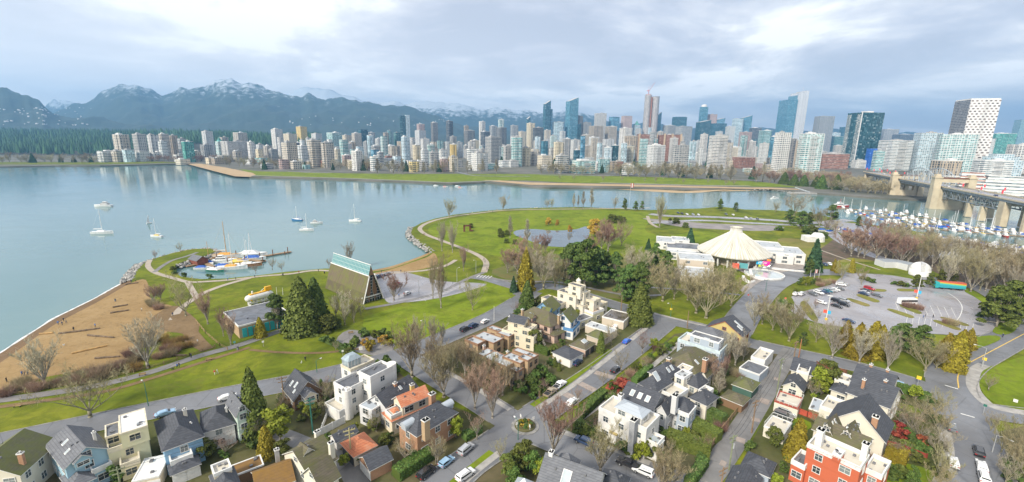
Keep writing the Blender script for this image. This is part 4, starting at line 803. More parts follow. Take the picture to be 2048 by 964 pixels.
# brick hospital with buff stair towers
def hospital():
 p = G(1315, 322); D = mpp(p); t = thing('hospital', 'long red brown hospital with buff stair towers below the crane', 'building', (p.x, p.y, 0), math.radians(10) - math.atan2(p.x, p.y), 'buildings of the skyline across the water')
 h = HT(p, 269); W = 86 * D; fa = facade('hospital_brick', (0.30, 0.14, 0.095), (0.15, 0.10, 0.08), 'h', fh=4, hf=0.4)
 b = MB(); b.box(-W * .5, -W * .1, -14, 14, 0, h); b.box(W * .08, W * .46, -14, 14, 0, h); b.box(-W * .1, W * .08, -6, 14, 0, h * .98); b.build('wings', [fa], t)
 for x in (-.46, -.08, .1, .27, .46): c = MB(); c.box(W * x - 3, W * x + 3, -18, -13, 0, h + 3); c.build('stair_tower', mat('buff_brick', (0.50, 0.38, 0.26), 0.85, 0.1, 0.2), t)
hospital()
# stepped low housing by the bridge
def terraces(x0, x1, yt, yb, n, st, label, m2):
 p = G((x0 + x1) / 2, yb); D = mpp(p); h = HT(p, yt); W = (x1 - x0) * D; t = thing('terraced_building', label, 'building', (p.x, p.y, 0), math.radians(14) - math.atan2(p.x, p.y), 'buildings of the skyline across the water'); b = MB(); c = MB()
 for k in range(n):
  z0 = h * k / n; z1 = h * (k + 1) / n; s = 1 - 0.42 * k / n; b.box(-W / 2 * s, W / 2 * s, -14 + 3 * k, 14, z0, z1 - .02 * (k < n - 1)); c.box(-W / 2 * s - .3, W / 2 * s + .3, -14.4 + 3 * k, -13.4 + 3 * k, z1 - .5, z1 + .6)
 b.build('terraces', [ST[st][1][1]], t); c.build('balcony_edges', m2, t)
terraces(1912, 1962, 346, 389, 6, 'W', 'stepped white and red terraced block right of the bridge tower', mat('red_rail', (0.5, 0.2, 0.13), .8, .1, .3)); terraces(1964, 2048, 353, 393, 5, 'W', 'long low white terraced block at the right edge behind the bridge', M_WHITE); terraces(1878, 1915, 352, 386, 4, 'B', 'small stepped beige terraced block beside the bridge tower', M_WHITE)
# low blocks and houses that fill the streets between the towers
rf = random.Random(21); FILL = 'WWBCRSKWPT'
for k in range(70):
 x = 372 + k * 21.2 + rf.uniform(-8, 8); yb = rf.choice((324, 329, 334, 338)) + (6 if 1180 < x < 1560 else 0) - (10 if x < 520 else 0) - (0 if x < 1560 else 2); w_ = rf.uniform(15, 30); hh = rf.uniform(9, 22)
 p = G(x, yb); yt = PX((p.x, p.y, hh))[1]; tower(x - w_ / 2, x + w_ / 2, yt, yb, rf.choice(FILL), cap='none' if rf.random() < .4 else 'pent')
rf = random.Random(5)
for k in range(60):
 x = 505 + k * 26 + rf.uniform(-9, 9); yb = rf.choice((308, 312, 317)); w_ = rf.uniform(12, 22); p = G(x, yb); yt = PX((p.x, p.y, rf.uniform(22, 60)))[1]; tower(x - w_ / 2, x + w_ / 2, yt, yb, rf.choice('WWBCSTKLW'))
rf = random.Random(77)
for k in range(64):
 x = 560 + k * 16 + rf.uniform(-7, 7); yb = rf.choice((316, 321, 326)) + (6 if x > 1150 else 0); w_ = rf.uniform(9, 17); tower(x - w_ / 2, x + w_ / 2, rf.uniform(268, 300) - (6 if x > 1300 else 0), yb, rf.choice('WWWSSLLTTBNGDH'), cap='none' if rf.random() < .3 else 'pent')
# ---- far shore vegetation
def forest():
 V = []; F = []; rg = np.random.default_rng(3); k = 0; b = MB()
 for _ in range(5200):
  px = rg.uniform(-160, 640); dd = rg.uniform(1560, 3000) if px < 380 else rg.uniform(2000, 3200)
  a = AT(px, 300, dd); hill = 62 * min(1, max(0, (dd - 1600) / 900)) + 14 * mnoise.noise((a.x / 260, dd / 260, 1)); h = rg.uniform(20, 42); r = h * rg.uniform(0.13, 0.2); z = max(0, hill)
  s = rg.uniform(0, 6); n = 6; b0 = len(V)
  for zz, rr in ((0.1, 1), (0.45, 0.72), (1, 0.02)):
   for i in range(n): t = s + 2 * PI * i / n; q = rr * r * rg.uniform(0.8, 1.2); V.append((a.x + q * math.cos(t), dd + q * math.sin(t), z + h * zz))
  for lv in range(2):
   for i in range(n): j = (i + 1) % n; F.append((b0 + lv * n + i, b0 + lv * n + j, b0 + lv * n + n + j, b0 + lv * n + n + i))
 me = bpy.data.meshes.new('forest'); me.from_pydata(V, [], F); me.materials.append(M_FIR); me.update(); o = link('forest', me); structure(o, 'dense dark conifer forest on the far left shore', 'stuff')
 b = MB(); n = 60; g = [[None] * 9 for _ in range(n + 1)]
 for i in range(n + 1):
  px = -260 + 960 * i / n
  for j in range(9): dd = 1540 + 1700 * j / 8; a = AT(px, 300, dd); g[i][j] = (a.x, dd, max(0.4, 62 * min(1, max(0, (dd - 1600) / 900)) * (1 if px < 620 else .3) + 10 * mnoise.noise((a.x / 260, dd / 260, 1))))
 for i in range(n):
  for j in range(8): b.poly([g[i][j], g[i + 1][j], g[i + 1][j + 1], g[i][j + 1]])
 structure(b.build('hill', mat('forest_floor', (0.05, 0.05, 0.03), 0.95, 0.3, 0.01, world=True), smooth=True))
forest()
rf = random.Random(8)
gr = 'trees along the far shore'
def row(kind, x0, x1, n, y0, y1, label, h0, h1, wd=1.0):
 for k in range(n):
  x = x0 + (x1 - x0) * (k + rf.uniform(0.1, 0.9)) / n; y = y0 + (y1 - y0) * (k / max(1, n - 1)) + rf.uniform(-1.2, 1.2); plant(kind, x, y, label, gr, h=rf.uniform(h0, h1), wd=wd * rf.uniform(.9, 1.2))
row('round', 0, 200, 12, 325, 325, 'bare brown tree on the shore below the forest', 18, 26, 1.3); row('fir', 60, 200, 4, 325, 324, 'dark fir on the shore below the forest', 18, 25)
row('roundr', 300, 440, 12, 324, 324, 'reddish bare tree on the shore behind the sand spit', 14, 20, 1.5); row('round', 440, 560, 8, 330, 338, 'bare tree on the slope right of the sand spit', 18, 26, 1.2)
row('fir', 520, 900, 7, 338, 343, 'dark fir by the shore road below the beige slabs', 14, 24); row('round', 660, 900, 9, 340, 345, 'bare tree by the shore road below the beige slabs', 16, 24, 1.1); row('poplar', 735, 1000, 9, 350, 346, 'bare poplar on the far shore lawn', 26, 36, 1.6)
row('round', 1075, 1180, 5, 347, 350, 'broad bare tree by the road behind the far beach', 18, 28, 1.3); row('round', 1230, 1440, 11, 352, 358, 'round bare tree in the row behind the far beach', 22, 30, 1.2); row('poplar', 1300, 1530, 6, 356, 364, 'bare poplar on the far lawn below the white banded tower', 30, 40, 1.7)
row('roundr', 1500, 1690, 9, 364, 371, 'bare brown tree on the bank left of the bridge', 18, 26, 1.3); row('cedar', 1555, 1680, 6, 368, 379, 'green conifer on the bank left of the bridge', 16, 24, 1.2); row('round', 1640, 1780, 8, 378, 388, 'bare tree below the bridge approach', 14, 20, 1.2)
def far_trees():
 rg = np.random.default_rng(17); A, B = [], []
 for x0, x1, n, y0, y1 in ((1560, 1760, 26, 352, 376), (1080, 1560, 24, 346, 354), (540, 1000, 20, 336, 342), (540, 1560, 46, 322, 330), (1600, 1760, 14, 364, 381), (1700, 1800, 10, 382, 390)):
  for k in range(n):
   u = (k + rg.uniform(0, 1)) / n; p = G(x0 + (x1 - x0) * u, y0 + (y1 - y0) * u + rg.uniform(-1.5, 1.5)); h = rg.uniform(13, 22); m = 700; d = rg.normal(0, 1, (m, 3)); d /= np.linalg.norm(d, axis=1, keepdims=True); d *= rg.uniform(.3, 1, (m, 1)) ** .4
   a = np.array(p) + np.array([0, 0, h * .58]) + d * np.array([h * .36, h * .36, h * .4]); A.append(a); B.append(a + d * h * .1 + rg.normal(0, .05 * h, (m, 3))); A.append(np.array([p]) + rg.normal(0, .15, (30, 3)) * [1, 1, 0]); B.append(np.array([p]) + np.array([0, 0, h * .6]) + rg.normal(0, 1.2, (30, 3)))
 structure(link('street_trees', twigs_mesh('street_trees', np.concatenate(A), np.concatenate(B), .16, M_TWIG)), 'brown winter trees massed along the far streets', 'stuff')
far_trees()
row('fir', 1170, 1520, 6, 346, 358, 'dark fir between the beach towers', 16, 26); row('small', 1100, 1500, 10, 358, 370, 'small bare tree on the lawn above the far beach', 7, 10, 1.2); row('fir', 560, 1500, 18, 324, 334, 'dark conifer in a street between the skyline towers', 14, 24, 1.1); row('willow', 860, 960, 3, 327, 327, 'golden leaved tree between the skyline towers', 14, 20)
# -- houses of the neighbourhood
def shingle(name, a, bcol, moss=None, mossf=0.5, row=0.32, col=0.5, rough=0.85):
 m, nt, b = newmat(name); tc = nt.nodes.new('ShaderNodeTexCoord'); sp = nt.nodes.new('ShaderNodeSeparateXYZ'); nt.links.new(tc.outputs['Object'], sp.inputs[0])
 fz = mth(nt, 'FRACT', mth(nt, 'DIVIDE', sp.outputs[2], row)); u = mth(nt, 'DIVIDE', mth(nt, 'ADD', sp.outputs[0], sp.outputs[1]), col)
 cb = nt.nodes.new('ShaderNodeCombineXYZ'); nt.links.new(mth(nt, 'FLOOR', mth(nt, 'DIVIDE', sp.outputs[2], row)), cb.inputs[0]); nt.links.new(mth(nt, 'FLOOR', u), cb.inputs[1])
 wn = nt.nodes.new('ShaderNodeTexWhiteNoise'); wn.noise_dimensions = '2D'; nt.links.new(cb.outputs[0], wn.inputs[0])
 n = tnoise(nt, 0.5, 5, 0.65); f = mth(nt, 'ADD', mth(nt, 'MULTIPLY', wn.outputs[0], 0.5), mth(nt, 'MULTIPLY', n, 0.5))
 c = mixrgb(nt, f, a, bcol); c = mixrgb(nt, mth(nt, 'MULTIPLY', mth(nt, 'LESS_THAN', fz, 0.16), 0.45), c, tuple(x * 0.4 for x in a))
 if moss:
  g = rampn(nt, tnoise(nt, 0.28, 6, 0.7, dist=0.8), [(mossf - 0.12, (0, 0, 0)), (mossf + 0.15, (1, 1, 1))]); c = mixrgb(nt, mth(nt, 'MULTIPLY', g, 0.85), c, moss)
 nt.links.new(c, b.inputs['Base Color']); b.inputs['Roughness'].default_value = rough
 bu = nt.nodes.new('ShaderNodeBump'); bu.inputs['Strength'].default_value = 0.5; bu.inputs['Distance'].default_value = 0.06; nt.links.new(fz, bu.inputs['Height']); nt.links.new(bu.outputs[0], b.inputs['Normal']); return m
def clap(name, col, row=0.22, amt=0.28, rough=0.75, dirt=0.25):
 m, nt, b = newmat(name); tc = nt.nodes.new('ShaderNodeTexCoord'); sp = nt.nodes.new('ShaderNodeSeparateXYZ'); nt.links.new(tc.outputs['Object'], sp.inputs[0])
 fz = mth(nt, 'FRACT', mth(nt, 'DIVIDE', sp.outputs[2], row)); n = tnoise(nt, 0.7, 5, 0.6)
 c = mixrgb(nt, mth(nt, 'MULTIPLY', n, dirt * 1.4), col, tuple(x * 0.62 for x in col)); c = mixrgb(nt, mth(nt, 'MULTIPLY', mth(nt, 'LESS_THAN', fz, 0.14), amt), c, tuple(x * 0.45 for x in col))
 nt.links.new(c, b.inputs['Base Color']); b.inputs['Roughness'].default_value = rough; return m
def brickm(name, a, bcol, mortar):
 m, nt, b = newmat(name); tc = nt.nodes.new('ShaderNodeTexCoord'); sp = nt.nodes.new('ShaderNodeSeparateXYZ'); nt.links.new(tc.outputs['Object'], sp.inputs[0])
 cb = nt.nodes.new('ShaderNodeCombineXYZ'); nt.links.new(mth(nt, 'ADD', sp.outputs[0], sp.outputs[1]), cb.inputs[0]); nt.links.new(sp.outputs[2], cb.inputs[1])
 br = nt.nodes.new('ShaderNodeTexBrick'); br.inputs['Scale'].default_value = 2.2; br.inputs['Color1'].default_value = (*a, 1); br.inputs['Color2'].default_value = (*bcol, 1); br.inputs['Mortar'].default_value = (*mortar, 1); nt.links.new(cb.outputs[0], br.inputs[0])
 c = mixrgb(nt, mth(nt, 'MULTIPLY', tnoise(nt, 0.4, 5, 0.6), 0.35), br.outputs[0], tuple(x * 0.6 for x in a)); nt.links.new(c, b.inputs['Base Color']); b.inputs['Roughness'].default_value = 0.85; return m
def flatm(name, a, bcol, wet=0.3):
 m, nt, b = newmat(name); n = tnoise(nt, 0.22, 6, 0.65, dist=0.6); nt.links.new(mixrgb(nt, rampn(nt, n, [(0.35, (0, 0, 0)), (0.65, (1, 1, 1))]), a, bcol), b.inputs['Base Color'])
 nt.links.new(rampn(nt, tnoise(nt, 0.15, 4, 0.6, dist=1), [(0.45, (wet,) * 3), (0.6, (0.85,) * 3)]), b.inputs['Roughness']); return m
RF = dict(dark=shingle('shingle_charcoal', (0.042, 0.046, 0.056), (0.085, 0.09, 0.105)), grey=shingle('shingle_grey', (0.10, 0.105, 0.12), (0.17, 0.175, 0.19)),
 moss=shingle('shingle_mossy_brown', (0.085, 0.07, 0.05), (0.15, 0.125, 0.09), (0.105, 0.11, 0.03), 0.5), olive=shingle('shingle_olive_moss', (0.09, 0.085, 0.06), (0.14, 0.13, 0.09), (0.12, 0.135, 0.03), 0.42),
 orange=shingle('shingle_ochre_moss', (0.13, 0.075, 0.035), (0.21, 0.12, 0.05), (0.23, 0.125, 0.02), 0.45), terra=shingle('terracotta_tiles', (0.42, 0.12, 0.055), (0.60, 0.24, 0.12), (0.52, 0.34, 0.24), 0.62, 0.3, 0.28),
 flat=flatm('membrane_grey', (0.34, 0.36, 0.37), (0.48, 0.50, 0.51)), flatd=flatm('membrane_dark', (0.085, 0.09, 0.10), (0.15, 0.155, 0.17)), wet=flatm('wet_flat_roof', (0.07, 0.055, 0.045), (0.16, 0.14, 0.12), 0.06), white=flatm('membrane_white', (0.66, 0.65, 0.62), (0.76, 0.75, 0.72), 0.5),
 metal=clap('seamed_metal', (0.42, 0.46, 0.50), 0.4, 0.3, 0.4), deck=flatm('deck_tiles', (0.50, 0.46, 0.38), (0.62, 0.57, 0.47), 0.6), wood=clap('deck_boards', (0.48, 0.27, 0.12), 0.2, 0.3))
WL_ = dict(white=clap('render_white', (0.74, 0.72, 0.68), 3, 0.12), cream=clap('render_cream', (0.70, 0.62, 0.47), 0.25, 0.15), pale=clap('siding_pale_cream', (0.72, 0.67, 0.56), 0.22, 0.25), blue=clap('siding_blue', (0.24, 0.42, 0.60), 0.22, 0.25), lblue=clap('siding_light_blue', (0.34, 0.52, 0.62), 0.22, 0.25),
 bgrey=clap('siding_blue_grey', (0.40, 0.46, 0.53), 0.22, 0.2), grey=clap('siding_grey', (0.42, 0.42, 0.41), 0.22, 0.2), lgrey=clap('siding_light_grey', (0.60, 0.60, 0.60), 0.22, 0.2), yellow=clap('render_yellow_ochre', (0.55, 0.44, 0.17), 0.25, 0.2), lemon=clap('siding_pale_lemon', (0.66, 0.62, 0.40), 0.22, 0.2), green=clap('boards_dark_green', (0.06, 0.13, 0.10), 0.25, 0.3), mint=clap('siding_pale_green', (0.55, 0.68, 0.58), 0.22, 0.2),
 pink=clap('render_pinkish', (0.58, 0.42, 0.34), 0.22, 0.2), brick=brickm('brick_brown', (0.36, 0.17, 0.085), (0.45, 0.24, 0.13), (0.42, 0.33, 0.25)), tan=brickm('brick_tan', (0.41, 0.28, 0.16), (0.49, 0.35, 0.205), (0.40, 0.31, 0.21)), red=clap('render_orange_red', (0.52, 0.125, 0.058), 3, 0.1), wood=clap('boards_brown', (0.22, 0.13, 0.07), 0.2, 0.3), beige=clap('render_beige', (0.58, 0.50, 0.40), 3, 0.1), stone=brickm('stone_grey', (0.28, 0.29, 0.31), (0.40, 0.41, 0.43), (0.3, 0.3, 0.3)))
M_TRIM = mat('white_trim', (0.76, 0.75, 0.72), 0.6, 0.08, 1.0); M_TRIMD = mat('dark_trim', (0.07, 0.07, 0.075), 0.6, 0.1, 1.0); M_CREAMT = mat('cream_trim', (0.70, 0.63, 0.48), 0.6, 0.1, 1.0); M_REDT = mat('red_trim', (0.38, 0.08, 0.05), 0.6, 0.1, 1.0); M_BLUET = mat('blue_trim', (0.10, 0.26, 0.50), 0.6, 0.1, 1.0)
def glassm():
 m, nt, b = newmat('window_glass'); oi = nt.nodes.new('ShaderNodeObjectInfo'); nt.links.new(rampn(nt, oi.outputs['Random'], [(0.0, (0.03, 0.04, 0.045)), (0.6, (0.07, 0.09, 0.10)), (1, (0.22, 0.25, 0.25))]), b.inputs['Base Color']); b.inputs['Roughness'].default_value = 0.06; b.inputs['Specular IOR Level'].default_value = 0.8; return m
M_GLASS = glassm(); M_SKYL = mat('skylight_glass', (0.42, 0.47, 0.49), 0.08, 0.1, 0.5)
M_VENT = mat('vent_grey', (.2, .2, .21), .6, .2, 1)
_wm = {}
def window_meshes(w, h, trim):
 k = (round(w, 2), round(h, 2), trim.name)
 if k not in _wm:
  f = MB(); t = 0.11
  for a in ((-w / 2 - t, w / 2 + t, -t, 0), (-w / 2 - t, w / 2 + t, h, h + t), (-w / 2 - t, -w / 2, 0, h), (w / 2, w / 2 + t, 0, h), (-0.03, 0.03, 0, h)): f.box(a[0], a[1], -0.09, 0.0, a[2], a[3])
  f.box(-w / 2, -0.03, -0.06, -.02, h * .55, h * .55 + .05); f.box(.03, w / 2, -0.06, -.02, h * .55, h * .55 + .05)
  g = MB(); g.poly([(-w / 2, -0.03, 0), (w / 2, -0.03, 0), (w / 2, -0.03, h), (-w / 2, -0.03, h)]); _wm[k] = (f.mesh('window', trim), g.mesh('pane', M_GLASS))
 return _wm[k]
def put_window(parent, p, ang, w, h, trim=M_TRIM):
 fm, gm = window_meshes(w, h, trim); o = link('window', fm, parent, p, ang); link('pane', gm, o); return o
FOOT = []
class House:
 def __init__(s, label, name='house', cat='house', group='houses of the neighbourhood', wall='white', roof='dark', trim=None):
  s.label, s.name, s.cat, s.group, s.wall, s.roof, s.trim = label, name, cat, group, wall, roof, trim or M_TRIM; s.t = None
 def block(s, px, z, roof=None, kind='hip', rise=None, wall=None, z0=0.0, over=0.45, win=True, sto=None, wsp=3.0, par=0.5, sky=(), doors=(), ww=1.3, wh=1.35, trim=None, ptrim=None):
  P = [G(q[0], q[1], q[2] if len(q) > 2 else z) for q in px]; P = [Vector((p.x, p.y, 0)) for p in P]
  c = sum(P, Vector()) / 4; ax = (P[1] - P[0]) + (P[2] - P[3]); yaw = math.atan2(ax.y, ax.x); w = ((P[1] - P[0]).length + (P[2] - P[3]).length) / 2; d = ((P[3] - P[0]).length + (P[2] - P[1]).length) / 2
  if s.t is None:
   s.yaw = yaw; s.org = Vector((c.x, c.y, 0)); s.t = thing(s.name, s.label, s.cat, s.org, yaw, s.group); s.roofs = []
  k = round((yaw - s.yaw) / (PI / 2)); rel = k * PI / 2; cl = Matrix.Rotation(-s.yaw, 3, 'Z') @ (c - s.org); T = lambda x, y, zz: (cl.x + x * math.cos(rel) - y * math.sin(rel), cl.y + x * math.sin(rel) + y * math.cos(rel), zz)
  tr = trim or s.trim; s.dim = (w, d); wm = WL_[wall or s.wall]; rm = RF[roof or s.roof]; o2 = over if kind != 'flat' else 0.0
  if kind != 'flat': w = max(2.5, w - 2 * over * 0.8); d = max(2.5, d - 2 * over * 0.8)
  FOOT.append((c.xy, (w + d) * .27 + .6)); x, y = w / 2, d / 2; rise = rise if rise is not None else min(w, d) * 0.32
  b = MB(); b.prism([(-x, -y), (x, -y), (x, y), (-x, y)], z0, z - (0.0 if kind != 'flat' else 0.02))
  if kind == 'gx':
   for sx in (-x, x): b.poly([(sx, -y, z), (sx, y, z), (sx, 0, z + rise)][::(1 if sx > 0 else -1)])
  if kind == 'gy':
   for sy in (-y, y): b.poly([(x, sy, z), (-x, sy, z), (0, sy, z + rise)][::(1 if sy > 0 else -1)])
  b.v = [T(*v) for v in b.v]; b.build('wall', wm, s.t)
  r = MB(); th = 0.16; X, Y = x + over, y + over; zz = z - rise * over / max(0.5, (y if kind in ('gx', 'hip') else x)) * 0.9
  if kind == 'gx' or kind == 'gy':
   A, B2 = (X, Y) if kind == 'gx' else (Y, X); sw = (lambda u, v, q: (u, v, q)) if kind == 'gx' else (lambda u, v, q: (v, u, q))
   for sg in (1, -1):
    q = [sw(-A, sg * B2, zz), sw(A, sg * B2, zz), sw(A, 0, z + rise), sw(-A, 0, z + rise)]; fl = (sg > 0) != (kind == 'gx'); top = [(p[0], p[1], p[2] + th) for p in q]
    r.poly(top if fl else top[::-1]); r.poly(q[::-1] if fl else q)
    for i, j in ((0, 1), (1, 2), (3, 0)): r.poly([q[i], q[j], top[j], top[i]] if fl else [q[j], q[i], top[i], top[j]], 1)
  elif kind == 'hip':
   if w >= d: rl = [(-(x - y) - 0.01, 0), (x - y + 0.01, 0)]
   else: rl = [(0, -(y - x) - 0.01), (0, y - x + 0.01)]
   if w >= d: F = [[(-X, -Y), (X, -Y), rl[1], rl[0]], [(X, -Y), (X, Y), rl[1]], [(X, Y), (-X, Y), rl[0], rl[1]], [(-X, Y), (-X, -Y), rl[0]]]
   else: F = [[(-X, -Y), (X, -Y), rl[0]], [(X, -Y), (X, Y), rl[1], rl[0]], [(X, Y), (-X, Y), rl[1]], [(-X, Y), (-X, -Y), rl[0], rl[1]]]
   zz = z - 0.15
   for f in F: r.poly([(p[0], p[1], (zz + th) if n < 2 else z + rise + th) for n, p in enumerate(f)])
   E = [(-X, -Y), (X, -Y), (X, Y), (-X, Y)]; r.poly([(p[0], p[1], zz) for p in E[::-1]])
   for i in range(4): a, c2 = E[i], E[(i + 1) % 4]; r.poly([(*a, zz), (*c2, zz), (*c2, zz + th), (*a, zz + th)], 1)
  else:
   r.poly([(-x + .02, -y + .02, z), (x - .02, -y + .02, z), (x - .02, y - .02, z), (-x + .02, y - .02, z)]); e = 0.22
   for a in ((-x - .06, x + .06, -y - .06, -y + e), (-x - .06, x + .06, y - e, y + .06), (-x - .06, -x + e, -y + e, y - e), (x - e, x + .06, -y + e, y - e)): r.box(*a, z - 0.25, z + par, 1)
  vr = random.Random(int(w * 97 + d * 31))
  for _ in range(3):
   vx, vy = vr.uniform(-.35, .35) * w, vr.choice((-1, 1)) * vr.uniform(.15, .35) * d
   if kind == 'hip': vx *= .45; vy = vy if w >= d else vy * .3
   vz = z + rise * (1 - abs(vy) / (d / 2)) if kind in ('gx', 'hip') and w >= d else z + rise * (1 - abs(vx) / (w / 2)) if kind == 'gy' else z
   if kind in ('gx', 'gy', 'flat') or w >= d: r.box(vx - .16, vx + .16, vy - .16, vy + .16, vz - .1, vz + .5, 2) if kind != 'flat' else r.box(vx - .3, vx + .3, vy - .25, vy + .25, vz + .01, vz + .35, 2)
  r.v = [T(*v) for v in r.v]; ro = r.build('roof', [rm, ptrim or tr, M_VENT], s.t); s.roofs.append(ro)
  for (side, u, v, sw_, sl) in sky:
   run = y if kind in ('gx', 'hip') else x; slope = math.atan2(rise, run); bm = MB()
   bm.box(-sw_ / 2, sw_ / 2, -sl / 2, sl / 2, 0.0, 0.14, 1); bm.box(-sw_ / 2 + .12, sw_ / 2 - .12, -sl / 2 + .12, sl / 2 - .12, 0.14, 0.17)
   ang = {'c': 0, 'b': PI / 2, 'a': PI, 'd': -PI / 2}[side]; half = (w if side in 'ac' else d); rr = (d if side in 'ac' else w) / 2
   if kind == 'flat': slope = 0; run = rr
   M = Matrix.Rotation(rel + ang, 4, 'Z') @ Matrix.Translation((-half / 2 + u * half, -rr + v * rr, z + (rise * v if kind != 'flat' else 0) + (th if kind != 'flat' else 0.01))) @ Matrix.Rotation(slope, 4, 'X')
   M = Matrix.Translation((cl.x, cl.y, 0)) @ M; bm.v = [tuple(M @ Vector(q)) for q in bm.v]; bm.build('skylight', [M_SKYL, M_TRIM], ro)
  cam_l = Matrix.Rotation(-s.yaw, 3, 'Z') @ (Vector((0, 0, 0)) - s.org)
  for side, ang in (('c', 0), ('b', PI / 2), ('a', PI), ('d', -PI / 2)):
   nrm = Vector((math.sin(rel + ang), -math.cos(rel + ang), 0)); L = w if side in 'ac' else d; dist = y if side in 'ac' else x; mid = Vector((cl.x, cl.y, 0)) + nrm * dist; tang = Vector((math.cos(rel + ang), math.sin(rel + ang), 0))
   if (cam_l - mid).normalized().dot(nrm) < 0.12: continue
   dd = [q for q in doors if q[0] == side]
   for q in dd:
    n = q[2]; dw, dh = (2.6, 2.2) if q[1] == 'garage' else (1.1, 2.2)
    for i in range(n):
     bm = MB(); bm.box(-dw / 2, dw / 2, -0.07, 0, 0.02, dh);
     for zq in (0.5, 1.0, 1.5): bm.box(-dw / 2 + .1, dw / 2 - .1, -0.1, -.07, zq, zq + .42)
     o = bm.build('garage_door' if q[1] == 'garage' else 'door', q[3] if len(q) > 3 else M_TRIM, s.t); o.location = mid + tang * (L * ((i + 0.5) / n - 0.5)) + Vector((0, 0, z0)) + nrm * .005; o.rotation_euler[2] = rel + ang
   if not win: continue
   H = z - z0; ns = sto or max(1, round(H / 3.0)); fh = H / ns
   for k2 in range(ns):
    if k2 == 0 and dd: continue
    n = max(1, int((L - 1.2) / wsp))
    for i in range(n):
     zz_ = z0 + k2 * fh + max(0.5, fh * 0.34); hh = min(wh, fh - 1.0); ww2 = ww * (1.0 if (i + k2) % 3 else 1.35); ww2 = min(ww2, L / n - 0.5)
     put_window(s.t, mid + tang * (L * ((i + 0.5) / n - 0.5)) + Vector((0, 0, zz_)) + nrm * 0.012, rel + ang, round(ww2, 1), round(hh, 1), tr)
   if kind == ('gy' if side in 'ac' else 'gx') and rise > 1.8: put_window(s.t, mid + Vector((0, 0, z + rise * .18)) + nrm * .012, rel + ang, 1.2, 1.1, tr)
  return s
 def loc(s, x, y, z):
  p = G(x, y, z); q = Matrix.Rotation(-s.yaw, 3, 'Z') @ (Vector((p.x, p.y, 0)) - s.org); return q
 def chimney(s, x, y, ztop, z0=3.0, w=0.8, m='brick', cap=M_TRIM):
  q = s.loc(x, y, ztop); b = MB(); b.box(q.x - w / 2, q.x + w / 2, q.y - w * .4, q.y + w * .4, z0, ztop); b.box(q.x - w / 2 - .1, q.x + w / 2 + .1, q.y - w * .4 - .1, q.y + w * .4 + .1, ztop - .25, ztop, 1); b.tube((q.x, q.y, ztop), (q.x, q.y, ztop + .35), .15, .15, 8, 1)
  b.build('chimney', [WL_[m], cap], s.roofs[0] if s.roofs else s.t); return s
 def dormer(s, px, z, rise=1.2, wall=None, roof=None, z0=4.0, kind='gy'):
  return s.block(px, z, roof, kind, rise, wall, z0, 0.25, True, 1, 1.5)
 def rail(s, px, z, h=1.0, m=None, name='railing'):
  b = MB(); P = [s.loc(x, y, z) for x, y in px]
  for i in range(len(P) - 1):
   a, c = P[i], P[i + 1]; b.tube((a.x, a.y, z + h), (c.x, c.y, z + h), .05, .05, 4); n = max(2, int((c - a).length / 0.9))
   for k in range(n + 1): q = a.lerp(c, k / n); b.tube((q.x, q.y, z), (q.x, q.y, z + h), .035, .035, 4)
  b.build(name, m or M_TRIM, s.t); return s
def H(label, *a, **k): return House(label, *a, **k)
def garage(label, px, z=2.8, kind='hip', **k):
 wall = k.pop('wall', 'white'); roof = k.pop('roof', 'dark'); rise = k.pop('rise', None)
 return House(label, 'garage', 'garage', 'garages of the neighbourhood', wall, roof).block(px, z, kind=kind, rise=rise, win=k.pop('win', False), over=k.pop('over', .35), **k)
# --- the row along the waterfront street
H('cream half-timbered house with an olive mossy gable roof at the left edge', wall='pale', roof='olive').block([(-58, 905), (80, 891), (86, 937), (-55, 958)], 6, kind='gy', rise=3.6).chimney(40, 905, 9.3, 6)
H('light blue house with grey gable roof, white dormers and porch', wall='lblue', roof='grey').block([(101, 884), (194, 852), (211, 899), (116, 946)], 6.6, kind='gy', rise=2.6, sky=[('d', 0.42, 0.55, 0.9, 1.4), ('d', .7, .4, .8, 1.2)]).dormer([(128, 880), (165, 866), (172, 886), (134, 900)], 7.6, 1.0, 'lblue', 'grey', 6).dormer([(134, 908), (168, 890), (180, 912), (146, 930)], 7.2, 1.0, 'lblue', 'grey', 5.5).block([(124, 952), (176, 930), (188, 956), (134, 984)], 3.4, kind='hip', rise=1.2).block([(172, 926), (208, 908), (220, 930), (184, 950)], 3.4, 'deck', 'flat', par=0.9).chimney(187, 864, 9.6, 6.5, .5, 'white')
H('cream modernist house with a flat white roof over stacked balconies', wall='lemon', roof='white', trim=M_CREAMT).block([(208, 872), (288, 846), (302, 878), (224, 903)], 6, 'flatd', 'flat', par=0.9).block([(228, 832), (279, 823), (304, 851), (252, 861)], 9.6, 'white', 'flat', z0=6, par=0.12, sky=[('c', .75, .5, 1.4, .9)]).block([(207, 854), (232, 845), (246, 867), (215, 873)], 8.4, 'flatd', 'flat', z0=6, par=.2).block([(238, 922), (275, 906), (282, 920), (246, 938)], 3.2, 'deck', 'flat', par=.9)
H('blue house with a dark hipped roof and white walled rear deck', wall='blue', roof='dark').block([(296, 848), (381, 821), (414, 870), (337, 899)], 6.2, kind='hip', rise=2.6, sky=[('c', .5, .6, 1.2, 1.2)]).block([(331, 907), (374, 891), (389, 911), (347, 930)], 3.6, 'white', 'flat', par=.9).block([(334, 934), (392, 906), (402, 924), (345, 954)], 2.9, kind='hip', rise=.8, doors=[('c', 'garage', 2)], wall='white').chimney(369, 818, 9.4, 6, .7, 'pale')
